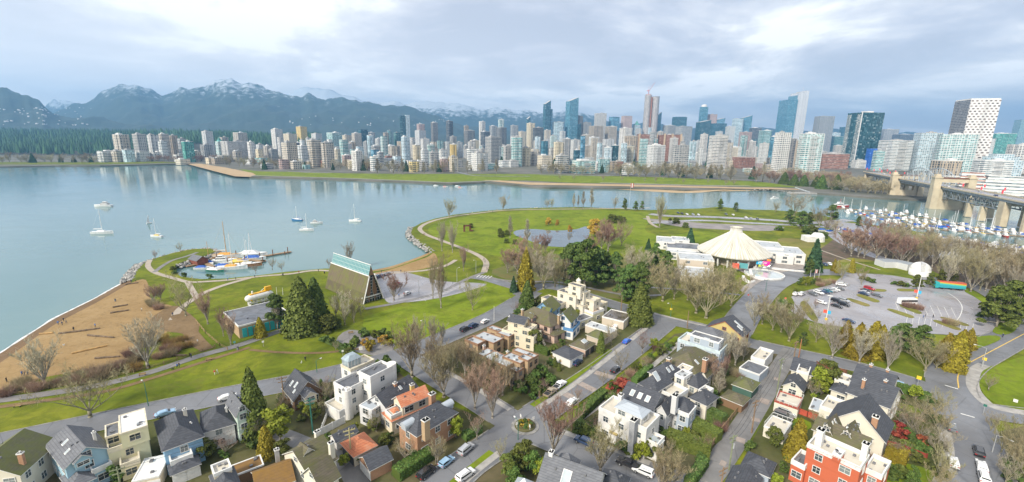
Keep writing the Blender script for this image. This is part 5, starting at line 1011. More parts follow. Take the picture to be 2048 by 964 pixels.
H('white bungalow with a dark low hipped roof behind the tall golden cypress', wall='white', roof='dark').block([(390, 829), (459, 808), (479, 846), (412, 863)], 5.2, kind='hip', rise=2.4).chimney(381, 846, 7.4, 5, .4, 'white').chimney(452, 815, 7.6, 5, .4, 'white')
H('narrow pale green gabled house squeezed behind the golden cypress', wall='mint', roof='grey').block([(462, 800), (480, 794), (490, 824), (470, 832)], 7.8, kind='gy', rise=2.4)
garage('cream lane garage with a flat white roof', [(270, 923), (322, 914), (337, 945), (284, 958)], 2.9, 'flat', wall='cream', roof='white', par=.12, doors=[('c', 'garage', 2)])
garage('lane garage with a long flat mossy roof at the bottom edge', [(456, 934), (518, 911), (530, 928), (468, 952)], 2.7, 'flat', wall='wood', roof='orange', par=.1)
H('cream house with a dark roof terrace at the bottom edge', wall='cream', roof='dark').block([(412, 954), (462, 934), (488, 968), (438, 990)], 4.6, kind='hip', rise=1.4).block([(420, 935), (455, 922), (466, 938), (430, 950)], 6, 'deck', 'flat', z0=3)
H('black steep roofed cottage with a tan gable beside the shore street', wall='wood', roof='dark').block([(562, 773), (622, 753), (648, 779), (587, 802)], 3.4, kind='gy', rise=4.0, sky=[('d', .35, .4, .9, 1.6), ('d', .62, .5, .9, 1.6), ('d', .75, .25, .8, 1.2)]).dormer([(600, 786), (626, 777), (634, 788), (608, 797)], 5.6, 1.2, 'cream', 'dark', 3.4)
h = H('large white modernist house with two dark flat roofs and a curved corner', wall='white', roof='flatd').block([(720, 746), (762, 725), (788, 735), (738, 759)], 10, kind='flat', par=.7, wsp=4.5).block([(669, 766), (718, 746), (738, 761), (690, 784)], 7.6, kind='flat', par=.7).block([(656, 806), (690, 790), (705, 812), (671, 830)], 2.8, 'deck', 'flat', par=.6, win=False)
q = h.loc(693, 783, 7.6); b = MB(); b.lathe([(1.3, 0), (1.3, 8.3), (1.15, 8.3), (1.15, 7.7), (0.01, 7.7)], 20, c=(q.x, q.y)); b.build('round_corner', WL_['white'], h.t)
q = h.loc(783, 732, 10); b = MB(); b.lathe([(1.3, 0), (1.3, 10.9), (1.1, 10.9), (0.01, 10.8)], 20, c=(q.x, q.y)); b.build('round_tower', WL_['white'], h.t)
h = H('white and red trimmed flat roofed house with a glass rooftop conservatory', wall='white', roof='deck', trim=M_TRIM).block([(680, 732), (732, 711), (746, 722), (703, 742)], 9, kind='flat', par=.5, ptrim=M_CREAMT)
b = MB(); q = h.loc(706, 727, 9); b.box(q.x - 2.4, q.x + 1.6, q.y - 1.6, q.y + 1.6, 9.02, 11); b.box(q.x - 2.6, q.x + 1.8, q.y - 1.8, q.y + 1.8, 11, 12.2, taper=.5); b.build('conservatory', mat('conservatory_glass', (0.35, 0.42, 0.45), 0.1, 0.15, 0.8), h.t)
b = MB()
for i in range(5): b.box(q.x - 2.5 + i * 1.0, q.x - 2.4 + i * 1.0, q.y - 1.7, q.y - 1.6, 9.02, 11); b.box(q.x + 1.6, q.x + 1.7, q.y - 1.6 + i * .78, q.y - 1.5 + i * .78, 9.02, 11)
b.build('conservatory_frame', M_TRIM, h.t)
h = H('dark shingled house with a white glazed sunroom between the white and terracotta houses', wall='lgrey', roof='dark').block([(743, 791), (807, 760), (829, 771), (763, 824)], 5.6, kind='gx', rise=2.4, sky=[('c', .6, .5, .8, 1.2)]).block([(724, 806), (748, 795), (763, 806), (738, 826)], 5.2, 'metal', 'flat', par=.15, ww=1.8, wh=1.9, wsp=2.0).chimney(790, 765, 8.6, 5, .9)
h = H('cream villa with terracotta tiled roofs on two levels', wall='cream', roof='terra').block([(761, 827), (848, 789), (872, 805), (784, 843)], 4.0, kind='hip', rise=1.6).block([(781, 797), (845, 774), (858, 793), (803, 812)], 7.0, kind='gx', rise=1.7, z0=3.6, ww=1.8).block([(772, 822), (800, 811), (808, 824), (780, 836)], 5.0, 'deck', 'flat', z0=3.6, par=.5, win=False).chimney(824, 768, 9.8, 6.4, 1.0, 'yellow')
h = H('brown brick house with black hipped roof, two brick chimneys and barrel dormers', wall='brick', roof='dark').block([(794, 848), (872, 802), (921, 824), (833, 872)], 6.4, kind='hip', rise=2.8)
h.chimney(864, 786, 10.6, 5, 1.4, 'brick').chimney(851, 838, 10.2, 5, 1.5, 'tan')
for px_, py_ in ((816, 846), (894, 808)):
 q = h.loc(px_, py_, 7.6); b = MB(); n = 8
 b.prism([(q.x - 1.3, q.y - .9), (q.x + 1.3, q.y - .9), (q.x + 1.3, q.y + .9), (q.x - 1.3, q.y + .9)], 6.4, 7.4); b.v += []; k0 = len(b.v)
 for i in range(n + 1): t = PI * i / n; b.v += [(q.x - 1.5, q.y + math.cos(t) * 1.05, 7.4 + math.sin(t) * .95), (q.x + 1.5, q.y + math.cos(t) * 1.05, 7.4 + math.sin(t) * .95)]
 for i in range(n): b.f.append((k0 + 2 * i, k0 + 2 * i + 1, k0 + 2 * i + 3, k0 + 2 * i + 2)); b.m.append(0)
 b.f.append(tuple(k0 + 2 * i for i in range(n + 1))[::-1]); b.m.append(0); b.f.append(tuple(k0 + 2 * i + 1 for i in range(n + 1))); b.m.append(0); b.build('barrel_dormer', RF['metal'], h.roofs[0])
garage('lane garage with a terracotta tiled hipped roof', [(675, 887), (728, 865), (755, 889), (712, 914)], 2.8, 'hip', wall='cream', roof='terra', rise=1.7, doors=[('d', 'garage', 2, M_TRIMD)])
garage('dark shingled garden shed with a low gable beside the white wall', [(657, 872), (704, 849), (715, 863), (672, 885)], 2.4, 'gx', wall='white', rise=1.0)
garage('brick garage with a black gable roof and white doors', [(713, 915), (762, 894), (787, 916), (742, 942)], 2.9, 'gx', wall='brick', rise=1.7, doors=[('d', 'garage', 2)])
h = H('large cream house with mossy steep gables at the bottom edge', wall='pale', roof='moss').block([(573, 906), (621, 874), (677, 919), (607, 955)], 6.2, kind='gx', rise=3.2).block([(607, 944), (640, 924), (678, 946), (642, 985)], 6.2, kind='gx', rise=3.0).dormer([(590, 902), (614, 890), (630, 902), (606, 915)], 8.2, 1.4, 'pale', 'moss', 6).chimney(634, 862, 10.4, 6, 1, 'pale').chimney(662, 884, 10.2, 6, 1, 'pale')
H('house with an ochre mossy roof and blue skylit shed at the bottom edge', wall='bgrey', roof='orange').block([(498, 944), (572, 918), (594, 958), (518, 990)], 4.6, kind='gx', rise=2.2).chimney(553, 898, 8, 4, .8, 'grey')
# --- the tan brick apartments and what stands behind them
h = H('tan brick terraced apartment complex with grey flat roofs on many levels', 'apartment_complex', 'apartments', None, 'tan', 'flat', mat('brown_coping', (0.30, 0.17, 0.10), .7, .1, 1)); fl = dict(kind='flat', par=.22, wsp=4.5)
h.block([(952, 670), (972, 662), (1003, 678), (983, 690)], 4.7, **fl).block([(932, 680), (948, 673), (970, 684), (953, 693)], 5.1, kind='flat', par=.6).block([(994, 664), (1010, 659), (1032, 668), (1014, 675)], 4.7, **fl).block([(975, 655), (985, 651), (1008, 659), (995, 664)], 4.1, **fl)
h.block([(968, 713), (991, 701), (1034, 722), (1012, 737)], 6.2, sky=[('c', .3, .8, 1.2, 1.2), ('c', .7, .6, 1.2, 1)], **fl).block([(1009, 711), (1028, 703), (1052, 721), (1034, 730)], 6.8, sky=[('c', .4, .8, 1.3, 1.3)], **fl).block([(1036, 714), (1051, 708), (1066, 716), (1055, 723)], 7.3, **fl).block([(1026, 700), (1037, 694), (1076, 712), (1065, 717)], 6.6, **fl).block([(954, 709), (972, 696), (991, 702), (971, 714)], 5.6, **fl).block([(976, 720), (996, 716), (1014, 733), (992, 741)], 5.1, **fl).block([(1018, 735), (1034, 729), (1046, 738), (1030, 746)], 5.3, **fl)
h.chimney(994, 706, 7.6, 5.8, .8, 'tan').chimney(1015, 702, 7.8, 5, .7, 'tan').chimney(968, 690, 7, 4, .8, 'pink')
h = H('cream house with a dark gable and outside stairs behind the brick apartments', wall='cream', roof='dark', trim=M_CREAMT).block([(1018, 638), (1032, 631), (1056, 641), (1044, 653)], 8.2, kind='gy', rise=1.8).block([(1008, 660), (1024, 650), (1080, 668), (1062, 682)], 4.6, 'deck', 'flat', par=.9).block([(1040, 655), (1056, 647), (1072, 656), (1056, 665)], 6.4, 'deck', 'flat', z0=4, par=.9).chimney(1019, 632, 9.4, 7, .7, 'white')
q0 = h.loc(1075, 664, 4.6); q1 = h.loc(1090, 690, 0); b = MB()
for k in range(14): u = k / 13; p = q0.lerp(q1, u); b.box(p.x - .6, p.x + .6, p.y - .18, p.y + .18, 4.6 * (1 - u) - .1, 4.6 * (1 - u) + .08)
b.build('outside_stairs', M_CREAMT, h.t); h.rail([(1058, 660), (1075, 664), (1082, 676)], 4.6, 1.0, M_CREAMT)
h = H('pinkish tudor house with a mossy brown hipped roof and brick chimneys', wall='pink', roof='moss', trim=mat('brown_trim', (0.16, 0.09, 0.06), .7, .1, 1)).block([(1044, 630), (1072, 613), (1125, 646), (1090, 655)], 6.2, kind='hip', rise=3.4, sky=[('d', .3, .4, 1.2, 2.6)]).block([(1086, 666), (1100, 656), (1130, 657), (1116, 674)], 3.2, kind='hip', rise=1.2).chimney(1045, 618, 10.6, 6, .9, 'tan').chimney(1056, 636, 9.2, 6, .9, 'tan').chimney(1118, 629, 9.8, 6, .9, 'tan').dormer([(1054, 632), (1064, 628), (1072, 634), (1062, 638)], 8, 1.0, 'pink', 'moss', 6)
h = H('white house with blue gables, mossy roofs and a rear deck', wall='white', roof='olive', trim=M_BLUET).block([(1066, 617), (1089, 602), (1118, 611), (1104, 627)], 7.4, kind='gx', rise=3.2, wall='blue').block([(1116, 635), (1140, 620), (1150, 634), (1128, 648)], 6.8, kind='gx', rise=3.0).block([(1128, 655), (1150, 643), (1158, 650), (1136, 664)], 3.6, 'deck', 'flat', par=.9).dormer([(1086, 620), (1094, 614), (1102, 620), (1094, 626)], 9.2, 1.0, 'blue', 'olive', 7.4)
h = H('cream stucco condominium stepping up in flat roofed terraces to a small turret', 'condominium', 'apartments', None, 'pale', 'flatd', M_CREAMT)
h.block([(1115, 582), (1128, 578), (1165, 588), (1152, 594)], 10, kind='flat', par=.4).block([(1082, 597), (1095, 591), (1136, 602), (1126, 609)], 6.2, kind='flat', par=.4).block([(1131, 577), (1142, 573), (1182, 582), (1168, 588)], 11.2, 'flat', 'flat', par=.4).block([(1139, 568), (1149, 565), (1169, 572), (1160, 577)], 14, kind='flat', par=.4, z0=9).block([(1148, 607), (1162, 601), (1175, 610), (1162, 615)], 6.2, kind='flat', par=.4).block([(1167, 598), (1180, 592), (1200, 600), (1186, 606)], 8.0, 'deck', 'flat', par=.7).block([(1186, 606), (1198, 600), (1208, 608), (1196, 616)], 4.6, 'deck', 'flat', par=.9)
q = h.loc(1157, 566, 14); b = MB(); b.lathe([(0.9, 13.5), (0.9, 15), (1.1, 15.1), (0.7, 15.7), (0.25, 16), (0.01, 16.6)], 12, c=(q.x, q.y)); b.build('turret', WL_['pale'], h.t)
H('low yellowish house with a brown boarded roof deck beside the flat garages', wall='lemon', roof='wood').block([(1168, 618), (1190, 611), (1201, 622), (1180, 630)], 4.2, kind='flat', par=.9).block([(1148, 636), (1170, 626), (1180, 634), (1158, 645)], 3.4, 'flatd', 'flat', par=.3)
garage('wide garage with a wet mossy flat roof behind the large conifer', [(1203, 632), (1227, 619), (1260, 629), (1249, 646)], 3.2, 'flat', wall='beige', roof='wet', par=.3, doors=[('c', 'garage', 2, M_CREAMT)])
garage('long garage with a plain grey flat roof', [(1171, 650), (1184, 643), (1234, 659), (1221, 667)], 3.0, 'flat', wall='beige', roof='flat', par=.2)
garage('small mossy hipped garage with a flat dark panel', [(1172, 668), (1196, 658), (1220, 670), (1203, 682)], 2.8, 'hip', wall='beige', roof='olive', rise=1.3)
garage('double garage with mossy hipped roof and black doors', [(1139, 689), (1160, 676), (1191, 686), (1171, 701)], 2.9, 'hip', wall='pink', roof='moss', rise=1.3, doors=[('c', 'garage', 2, M_TRIMD)], sky=[('c', .5, .8, 2.4, 1.6)])
garage('double garage with a black hipped roof and white doors on the street', [(1103, 704), (1131, 691), (1168, 706), (1141, 721)], 2.9, 'hip', wall='white', rise=1.4, doors=[('c', 'garage', 2)])
# --- across the street: up to the lane
g2 = 'houses between the street and the lane'
h = H('yellow ochre house with a dark red-edged gable at the street corner', 'house', 'house', g2, 'yellow', 'dark', M_REDT).block([(1410, 654), (1426, 640), (1502, 661), (1486, 676)], 6.6, kind='gx', rise=4.0, sky=[('c', .45, .35, 1, 2.2), ('c', .65, .5, 1, 3.5)])
H('grey house with a low slate hipped roof beside the yellow gable', 'house', 'house', g2, 'pink', 'grey').block([(1376, 668), (1400, 651), (1464, 668), (1446, 690)], 6.0, kind='hip', rise=2.6)
h = H('pale blue flat roofed house with a white edged roof terrace', 'house', 'house', g2, 'bgrey', 'deck').block([(1355, 682), (1373, 668), (1456, 692), (1440, 707)], 6.0, kind='flat', par=.8, ptrim=mat('pale_blue_trim', (0.58, 0.68, 0.70), .6, .1, 1)).block([(1383, 668), (1393, 661), (1446, 680), (1435, 688)], 8.9, 'flatd', 'flat', z0=6, par=.25, sky=[('c', .2, .9, .8, 1.6)])
h = H('brown mossy roofed house with orange chimneys and a recessed grey terrace', 'house', 'house', g2, 'bgrey', 'moss').block([(1322, 728), (1372, 691), (1434, 716), (1396, 748)], 6.0, kind='hip', rise=3.4, sky=[('c', .3, .4, 1, 1.6)]).block([(1352, 738), (1366, 728), (1386, 736), (1372, 748)], 7.0, 'deck', 'flat', z0=5, par=.4).block([(1396, 745), (1412, 734), (1424, 744), (1408, 756)], 4.6, kind='gx', rise=1.6, wall='white').chimney(1338, 716, 9.8, 6, 1.3, 'tan').chimney(1411, 717, 10.2, 6, 1.4, 'brick')
h = H('upper grey-roofed house of the charcoal cluster with paired skylights', 'house', 'house', g2, 'pale', 'dark').block([(1294, 744), (1326, 727), (1367, 742), (1336, 761)], 7.0, kind='hip', rise=2.8, sky=[('c', .35, .5, 1, 1.6), ('c', .6, .5, 1, 1.6)]).block([(1352, 750), (1366, 740), (1382, 748), (1368, 760)], 8.0, 'flat', 'flat', par=.5).block([(1374, 766), (1391, 752), (1413, 763), (1397, 780)], 5.8, kind='hip', rise=2.8).block([(1398, 784), (1410, 775), (1426, 782), (1412, 793)], 5.2, 'deck', 'flat', par=.9)
h = H('middle house of the charcoal cluster with a flat white skylight well', 'house', 'house', g2, 'pale', 'dark').block([(1273, 768), (1311, 748), (1348, 762), (1316, 784)], 7.4, kind='hip', rise=2.6, sky=[('c', .4, .85, 1.8, 2.6)]).block([(1316, 786), (1332, 765), (1374, 780), (1358, 798)], 6.2, 'deck', 'flat', par=.8).block([(1384, 792), (1402, 779), (1440, 794), (1404, 814)], 4.6, kind='hip', rise=2.0)
h = H('long charcoal gabled house with three skylights in a row', 'house', 'house', g2, 'lgrey', 'dark').block([(1236, 798), (1274, 768), (1336, 792), (1304, 828)], 6.6, kind='gy', rise=3.0, sky=[('d', .25, .5, 1.1, 1.8), ('d', .5, .5, 1.1, 1.8), ('d', .75, .5, 1.1, 1.8)] )
h.block([(1314, 821), (1322, 798), (1347, 807), (1341, 832)], 6.2, kind='gx', rise=1.8).block([(1338, 806), (1360, 794), (1392, 812), (1372, 830)], 6.0, 'dark', 'hip', rise=2.4).block([(1352, 822), (1374, 808), (1394, 818), (1374, 834)], 5.6, 'deck', 'flat', par=.7, wall='bgrey').chimney(1351, 789, 11, 6, 1.5, 'lgrey').chimney(1242, 788, 10.4, 6, 1.2, 'lgrey')
h = H('white art deco house with a seamed metal upper roof and grey stone chimney', 'house', 'house', g2, 'white', 'deck').block([(1198, 820), (1224, 796), (1322, 834), (1292, 861)], 7.4, kind='flat', par=.7, wsp=3.6, doors=[('c', 'door', 1, mat('oak_door', (0.33, 0.18, 0.06), .5, .2, 2))]).block([(1229, 814), (1249, 796), (1301, 822), (1284, 838)], 9.6, 'metal', 'hip', z0=7.4, rise=1.0, over=.3, wsp=2.4).block([(1288, 880), (1306, 868), (1331, 877), (1314, 891)], 4.2, 'deck', 'flat', par=.6, sky=[('c', .5, .8, 2.4, 3.2)]).chimney(1268, 838, 9.9, 0, 1.6, 'stone')
q = h.loc(1232, 861, 3.0); b = MB(); b.box(q.x - 1.9, q.x + 1.9, q.y - 1.2, q.y + .8, 3.0, 3.3); b.box(q.x - 1.7, q.x - 1.4, q.y - 1.1, q.y - .8, 0, 3.0, 1); b.box(q.x + 1.4, q.x + 1.7, q.y - 1.1, q.y - .8, 0, 3.0, 1); b.build('porch', [mat('brass_canopy', (0.55, 0.42, 0.16), .4, .1, 1), M_TRIM], h.t)
garage('pale lane garage with a grey flat roof below the bare white-limbed trees', [(1481, 733), (1500, 721), (1534, 735), (1517, 753)], 2.9, 'flat', wall='bgrey', roof='flatd', par=.2, doors=[('b', 'garage', 2)])
garage('dark green boarded lane garage with a mossy hipped roof', [(1462, 768), (1481, 751), (1520, 765), (1506, 784)], 2.7, 'hip', wall='green', roof='olive', rise=1.5)
garage('lane garage with a low brown hipped roof beside the clipped hedges', [(1440, 792), (1459, 778), (1499, 796), (1486, 813)], 2.5, 'hip', wall='wood', roof='moss', rise=1.2)
garage('white lane garage topped by a furnished roof deck', [(1503, 715), (1523, 698), (1544, 706), (1528, 728)], 3.0, 'flat', wall='white', roof='deck', par=.9)
# --- right of the lane
g3 = 'houses right of the lane'
H('dark gabled house with a sunken roof terrace at the lane corner', 'house', 'house', g3, 'pale', 'dark').block([(1579, 739), (1592, 714), (1634, 725), (1627, 752)], 4.6, kind='gy', rise=2.0).block([(1592, 742), (1600, 730), (1622, 736), (1616, 750)], 5.4, 'deck', 'flat', z0=3, par=.5, win=False)
garage('cream lane garage with a charcoal gable facing the yard', [(1564, 771), (1577, 750), (1619, 761), (1607, 783)], 2.8, 'gx', wall='pale', rise=2.0, win=True)
h = H('upper cream house with broad charcoal gables and red brick chimneys', 'house', 'house', g3, 'pale', 'dark').block([(1697, 763), (1724, 738), (1796, 753), (1786, 784)], 6.6, kind='gy', rise=3.0).block([(1664, 775), (1677, 763), (1710, 782), (1702, 798)], 3.6, kind='hip', rise=1.4).block([(1670, 757), (1684, 747), (1704, 758), (1696, 770)], 4.6, 'deck', 'flat', par=.7).chimney(1743, 728, 10.6, 6.5, .8).chimney(1776, 738, 9.8, 6.5, .8)
h = H('middle cream house with long charcoal roof planes and a hooded gable', 'house', 'house', g3, 'pale', 'dark').block([(1704, 779), (1734, 755), (1793, 790), (1768, 822)], 6.2, kind='gy', rise=3.6, sky=[('c', .4, .5, .8, 1.2)]).chimney(1729, 758, 10.4, 6, .8).chimney(1772, 760, 9.8, 6, .8)
h = H('tall cream house with a wide charcoal gable and a brown chimney stack', 'house', 'house', g3, 'pale', 'dark').block([(1652, 843), (1674, 808), (1790, 843), (1772, 880)], 5.6, kind='gx', rise=5.2, wsp=4)
h.chimney(1752, 832, 10.4, 0, 1.4, 'brick').block([(1640, 818), (1654, 797), (1702, 808), (1688, 832)], 4.2, 'deck', 'flat', par=.8)
h = H('brown mossy house with two small skylit gables behind the red building', 'house', 'house', g3, 'pale', 'moss').block([(1622, 862), (1640, 840), (1750, 874), (1732, 898)], 7.2, kind='gy', rise=1.8, sky=[('d', .25, .5, .8, 1.8)]).block([(1636, 860), (1654, 838), (1684, 848), (1668, 872)], 7.4, kind='gx', rise=2.2, sky=[('c', .4, .5, .7, 1.6), ('c', .65, .5, .7, 1.6)]).block([(1676, 872), (1690, 852), (1722, 862), (1708, 884)], 7.4, kind='gx', rise=2.2, sky=[('d', .4, .5, .7, 1.6)])
h = H('orange red stucco apartment house with white edged roof terraces', 'apartment_house', 'apartments', None, 'red', 'deck').block([(1612, 894), (1634, 873), (1738, 913), (1722, 940)], 9, kind='flat', par=.8, wsp=4).block([(1734, 938), (1754, 914), (1774, 930), (1756, 962)], 6, kind='flat', par=.9).block([(1582, 928), (1600, 905), (1626, 916), (1612, 938)], 4.2, 'flatd', 'flat', par=.9).block([(1665, 908), (1674, 897), (1690, 903), (1682, 914)], 10.4, 'white', 'flat', z0=9, par=.3, win=False).chimney(1643, 858, 13, 8, 1.5, 'white').chimney(1733, 886, 13, 6, 1.3, 'white')
h.rail([(1612, 894), (1722, 940)], 9.8, .5);
h = garage('lane garage with a white railed roof deck and red trim', [(1551, 802), (1558, 783), (1607, 797), (1594, 818)], 3.0, 'flat', wall='pale', roof='deck', par=.3, ptrim=M_REDT); h.rail([(1551, 802), (1558, 783), (1607, 797), (1594, 818), (1551, 802)], 3.2, 1.1)
garage('small shed with a grey metal roof beside the red fence', [(1618, 818), (1627, 796), (1647, 800), (1638, 822)], 2.5, 'flat', wall='wood', roof='metal', par=.06)
h = garage('lane garage with a white railed sandy deck among parked cars', [(1528, 852), (1545, 832), (1584, 846), (1568, 870)], 2.8, 'flat', wall='pale', roof='deck', par=.2); h.rail([(1528, 852), (1545, 832), (1584, 846), (1568, 870)], 3.0, 1.1)
garage('dark hipped lane garage at the bottom edge', [(1480, 931), (1497, 904), (1554, 924), (1541, 954)], 2.8, 'hip', wall='bgrey', rise=1.7); garage('dark gabled lane garage cut by the bottom edge', [(1447, 968), (1466, 932), (1526, 955), (1510, 1000)], 2.8, 'gx', wall='lgrey', rise=1.8)
h = H('slate roofed house with a large skylight at the bottom centre', 'house', 'house', g2, 'white', 'grey').block([(1072, 964), (1106, 914), (1218, 944), (1190, 1012)], 6.6, kind='gy', rise=3.6, sky=[('d', .45, .45, 1.8, 2.6)]).block([(1104, 935), (1120, 912), (1162, 916), (1150, 944)], 7.4, kind='hip', rise=2.4).block([(1190, 970), (1212, 938), (1262, 956), (1246, 992)], 6.0, kind='hip', rise=2.6, roof='dark').chimney(1103, 902, 11, 6, 1.0, 'white')
H('glass roofed pale blue porch house at the bottom left of the slate roof', 'house', 'house', g2, 'lgrey', 'metal').block([(1018, 985), (1036, 955), (1078, 968), (1062, 1000)], 4.6, kind='hip', rise=2.2)
# -- museums, bridge
def museum_cone():
 c = G(1465, 523); D = mpp(c); R = 68 * D
 t = thing('conical_roofed_museum', 'museum with a huge white conical roof ribbed like a woven hat', 'museum', (c.x, c.y, 0), -0.3)
 hz = 6.8; hm = newmat('ribbed_white_concrete'); m, nt, b = hm
 tc = nt.nodes.new('ShaderNodeTexCoord'); sp = nt.nodes.new('ShaderNodeSeparateXYZ'); nt.links.new(tc.outputs['Object'], sp.inputs[0])
 an = mth(nt, 'DIVIDE', mth(nt, 'ARCTAN2', sp.outputs[1], sp.outputs[0]), 2 * PI / 44); fr = mth(nt, 'ABSOLUTE', mth(nt, 'SUBTRACT', mth(nt, 'FRACT', an), 0.5))
 cb = nt.nodes.new('ShaderNodeCombineXYZ'); nt.links.new(an, cb.inputs[0]); nt.links.new(mth(nt, 'MULTIPLY', sp.outputs[2], 0.16), cb.inputs[1]); n = tnoise(nt, 0.8, 5, 0.65, vec=cb.outputs[0])
 cc = rampn(nt, n, [(0.38, (0.55, 0.535, 0.48)), (0.52, (0.46, 0.43, 0.34)), (0.72, (0.31, 0.275, 0.19))]); cc = mixrgb(nt, mth(nt, 'LESS_THAN', fr, 0.09), cc, (0.60, 0.59, 0.55))
 nt.links.new(cc, b.inputs['Base Color']); b.inputs['Roughness'].default_value = 0.7
 top = HT((c.x, c.y, 0), 454)
 bm = MB(); prof = [(R * 0.9, hz - 1.6), (R * 1.0, hz - .4), (R * 1.0, hz + .2)]
 for k in range(1, 13): u = k / 12; prof.append((R * (1 - u * 0.83), hz + (top - hz) * (0.78 * u)))
 zc = hz + (top - hz) * .78; prof += [(R * .15, zc + (top - zc) * .45), (R * .155, top - .5), (R * .175, top), (R * .15, top), (R * .14, top - .8), (.01, top - 1)]
 bm.lathe(prof, 88); o = bm.build('cone_roof', m, t, smooth=False)
 rb = MB()
 for k in range(44):
  a = 2 * PI * k / 44; ca, sa = math.cos(a), math.sin(a)
  for i in range(2, len(prof) - 5): p, q = prof[i], prof[i + 1]; rb.tube((p[0] * ca, p[0] * sa, p[1] + .06), (q[0] * ca, q[0] * sa, q[1] + .06), 0.09, 0.08, 4, cap=False)
 rb.build('ribs', M_WHITE, o)
 w = MB(); w.lathe([(R * .62, 0), (R * .62, hz)], 40); w.build('drum_wall', WL_['beige'], t)
 for k in range(20):
  a = 2 * PI * k / 20; cl = MB(); cl.tube((R * .82 * math.cos(a), R * .82 * math.sin(a), 0), (R * .86 * math.cos(a), R * .86 * math.sin(a), hz - .8), .45, .6, 6); cl.build('column', M_WHITE, t)
 return t, c, R
mt, mc, mR = museum_cone()
hm = H('low white museum wings with grey flat roofs around the conical museum', 'museum_wing', 'museum', None, 'white', 'flat'); fl = dict(kind='flat', par=.5, wsp=6, ww=2.2)
hm.block([(1358, 518), (1358, 507), (1418, 508), (1430, 523)], 6.5, wall='beige', **fl).block([(1314, 484), (1314, 474), (1346, 474), (1350, 486)], 5, **fl).block([(1330, 492), (1340, 484), (1400, 490), (1396, 504)], 4.4, roof='flatd', **fl).block([(1345, 482), (1345, 474), (1376, 475), (1376, 481)], 5.5, **fl).block([(1336, 506), (1336, 500), (1410, 504), (1410, 508)], 4.6, **fl).block([(1362, 552), (1358, 534), (1420, 536), (1432, 556)], 3.2, wall='beige', **fl)
hm2 = H('white museum hall with a grey flat roof right of the cone', 'museum_hall', 'museum', None, 'white', 'flat'); hm2.block([(1512, 496), (1508, 483), (1550, 484), (1566, 496)], 7, **fl).block([(1530, 506), (1566, 500), (1596, 506), (1566, 512)], 5, **fl).block([(1540, 500), (1556, 486), (1594, 504), (1578, 512)], 6, **fl)
# coloured banners on the museum
def text_obj(s, size, m, parent, loc, rot, ext=0.02):
 cu = bpy.data.curves.new('lettering', 'FONT'); cu.body = s; cu.size = size; cu.extrude = ext; cu.align_x = 'CENTER'; cu.align_y = 'CENTER'; o = bpy.data.objects.new('lettering', cu); COL.objects.link(o); o.parent = parent; o.location = loc; o.rotation_euler = rot; cu.materials.append(m); bpy.context.view_layer.update(); me = bpy.data.meshes.new_from_object(o.evaluated_get(bpy.context.evaluated_depsgraph_get())); bpy.data.objects.remove(o); o = link('lettering', me, parent, loc); o.rotation_euler = rot; return o
def face_cam(p): return -math.atan2(p.x, p.y)
p = G(1524, 542); bt = thing('museum_banner', 'museum banner in cyan, lime and magenta with white letters', 'banner', p, face_cam(p) + .15)
w_ = 24 * mpp(p); h_ = 17 * mpp(p); CO = {k: mat('banner_' + k, v, .6, .05, 1) for k, v in dict(cyan=(0.03, 0.42, 0.68), lime=(0.55, 0.62, 0.05), magenta=(0.75, 0.02, 0.30), orange=(0.85, 0.25, 0.04), teal=(0.10, 0.33, 0.36), red=(0.72, 0.10, 0.06)).items()}
b = MB(); b.box(-w_ / 2, -w_ * .05, 0, .2, 2.0 + h_ * .35, 2 + h_ * .75); b.build('cyan_panel', CO['cyan'], bt); b = MB(); b.box(-w_ * .3, w_ * .1, 0, .2, 2.0, 2 + h_ * .35); b.build('lime_panel', CO['lime'], bt); b = MB(); b.box(w_ * .1, w_ / 2, 0, .2, 2.0, 2 + h_ * .8); b.box(-w_ * .05, w_ * .1, 0, .2, 2 + h_ * .35, 2 + h_ * .8); b.build('magenta_panel', CO['magenta'], bt); b = MB(); b.prism([(w_ * .25, 0), (w_ * .55, 0), (w_ * .55, .2), (w_ * .25, .2)], 2 + h_ * .84, 2 + h_ * 1.05); b.build('orange_panel', CO['orange'], bt)
text_obj('MOV', h_ * .42, M_TRIM, bt, (-w_ * .03, -.03, 2 + h_ * .56), (PI / 2, 0, 0))
for x0, x1, k, lab in ((1464, 1476, 'red', 'red banner on the museum front under the cone'), (1477, 1493, 'teal', 'teal banner above the museum entrance under the cone')):
 p = G((x0 + x1) / 2, 545); o = thing('museum_banner', lab, 'banner', p, face_cam(p)); k2 = mpp(p); b = MB(); b.box(-(x1 - x0) * k2 / 2, (x1 - x0) * k2 / 2, 0, .2, 2.4, 5.4); b.build('cloth', CO[k], o)
# round fountain basin with the tapering white walls of the forecourt
p = G(1528, 550); k2 = mpp(p); f = thing('fountain', 'round white fountain basin with a metal crab sculpture before the museum', 'fountain', p); b = MB(); b.lathe([(36 * k2, 0), (36 * k2, 1.0), (34 * k2, 1.0), (34 * k2, .5), (.01, .5)], 40); b.build('basin', M_WHITE, f); b = MB(); b.lathe([(33.5 * k2, .62), (.01, .62)], 40); b.build('water', mat('fountain_water', (0.55, 0.60, 0.60), .1, .1, .3), f)
b = MB(); b.blob((0, 0, 4.4), 2.0, 1.4, .9, 10, 6)
for s in (-1, 1):
 b.path([(s * 1.2, 0, 4.6), (s * 2.6, -.5, 5.8), (s * 2.0, -1.2, 7.4)], [.3, .35, .15], 6); b.path([(s * 2.6, -.5, 5.8), (s * 3.0, -1.0, 7.2)], [.3, .1], 6)
 for i in range(3): b.path([(s * 1.2, .5 * i - .4, 4.3), (s * 2.6, .9 * i - .8, 4.6), (s * 2.9, 1.1 * i - 1, .6)], [.16, .12, .08], 5)
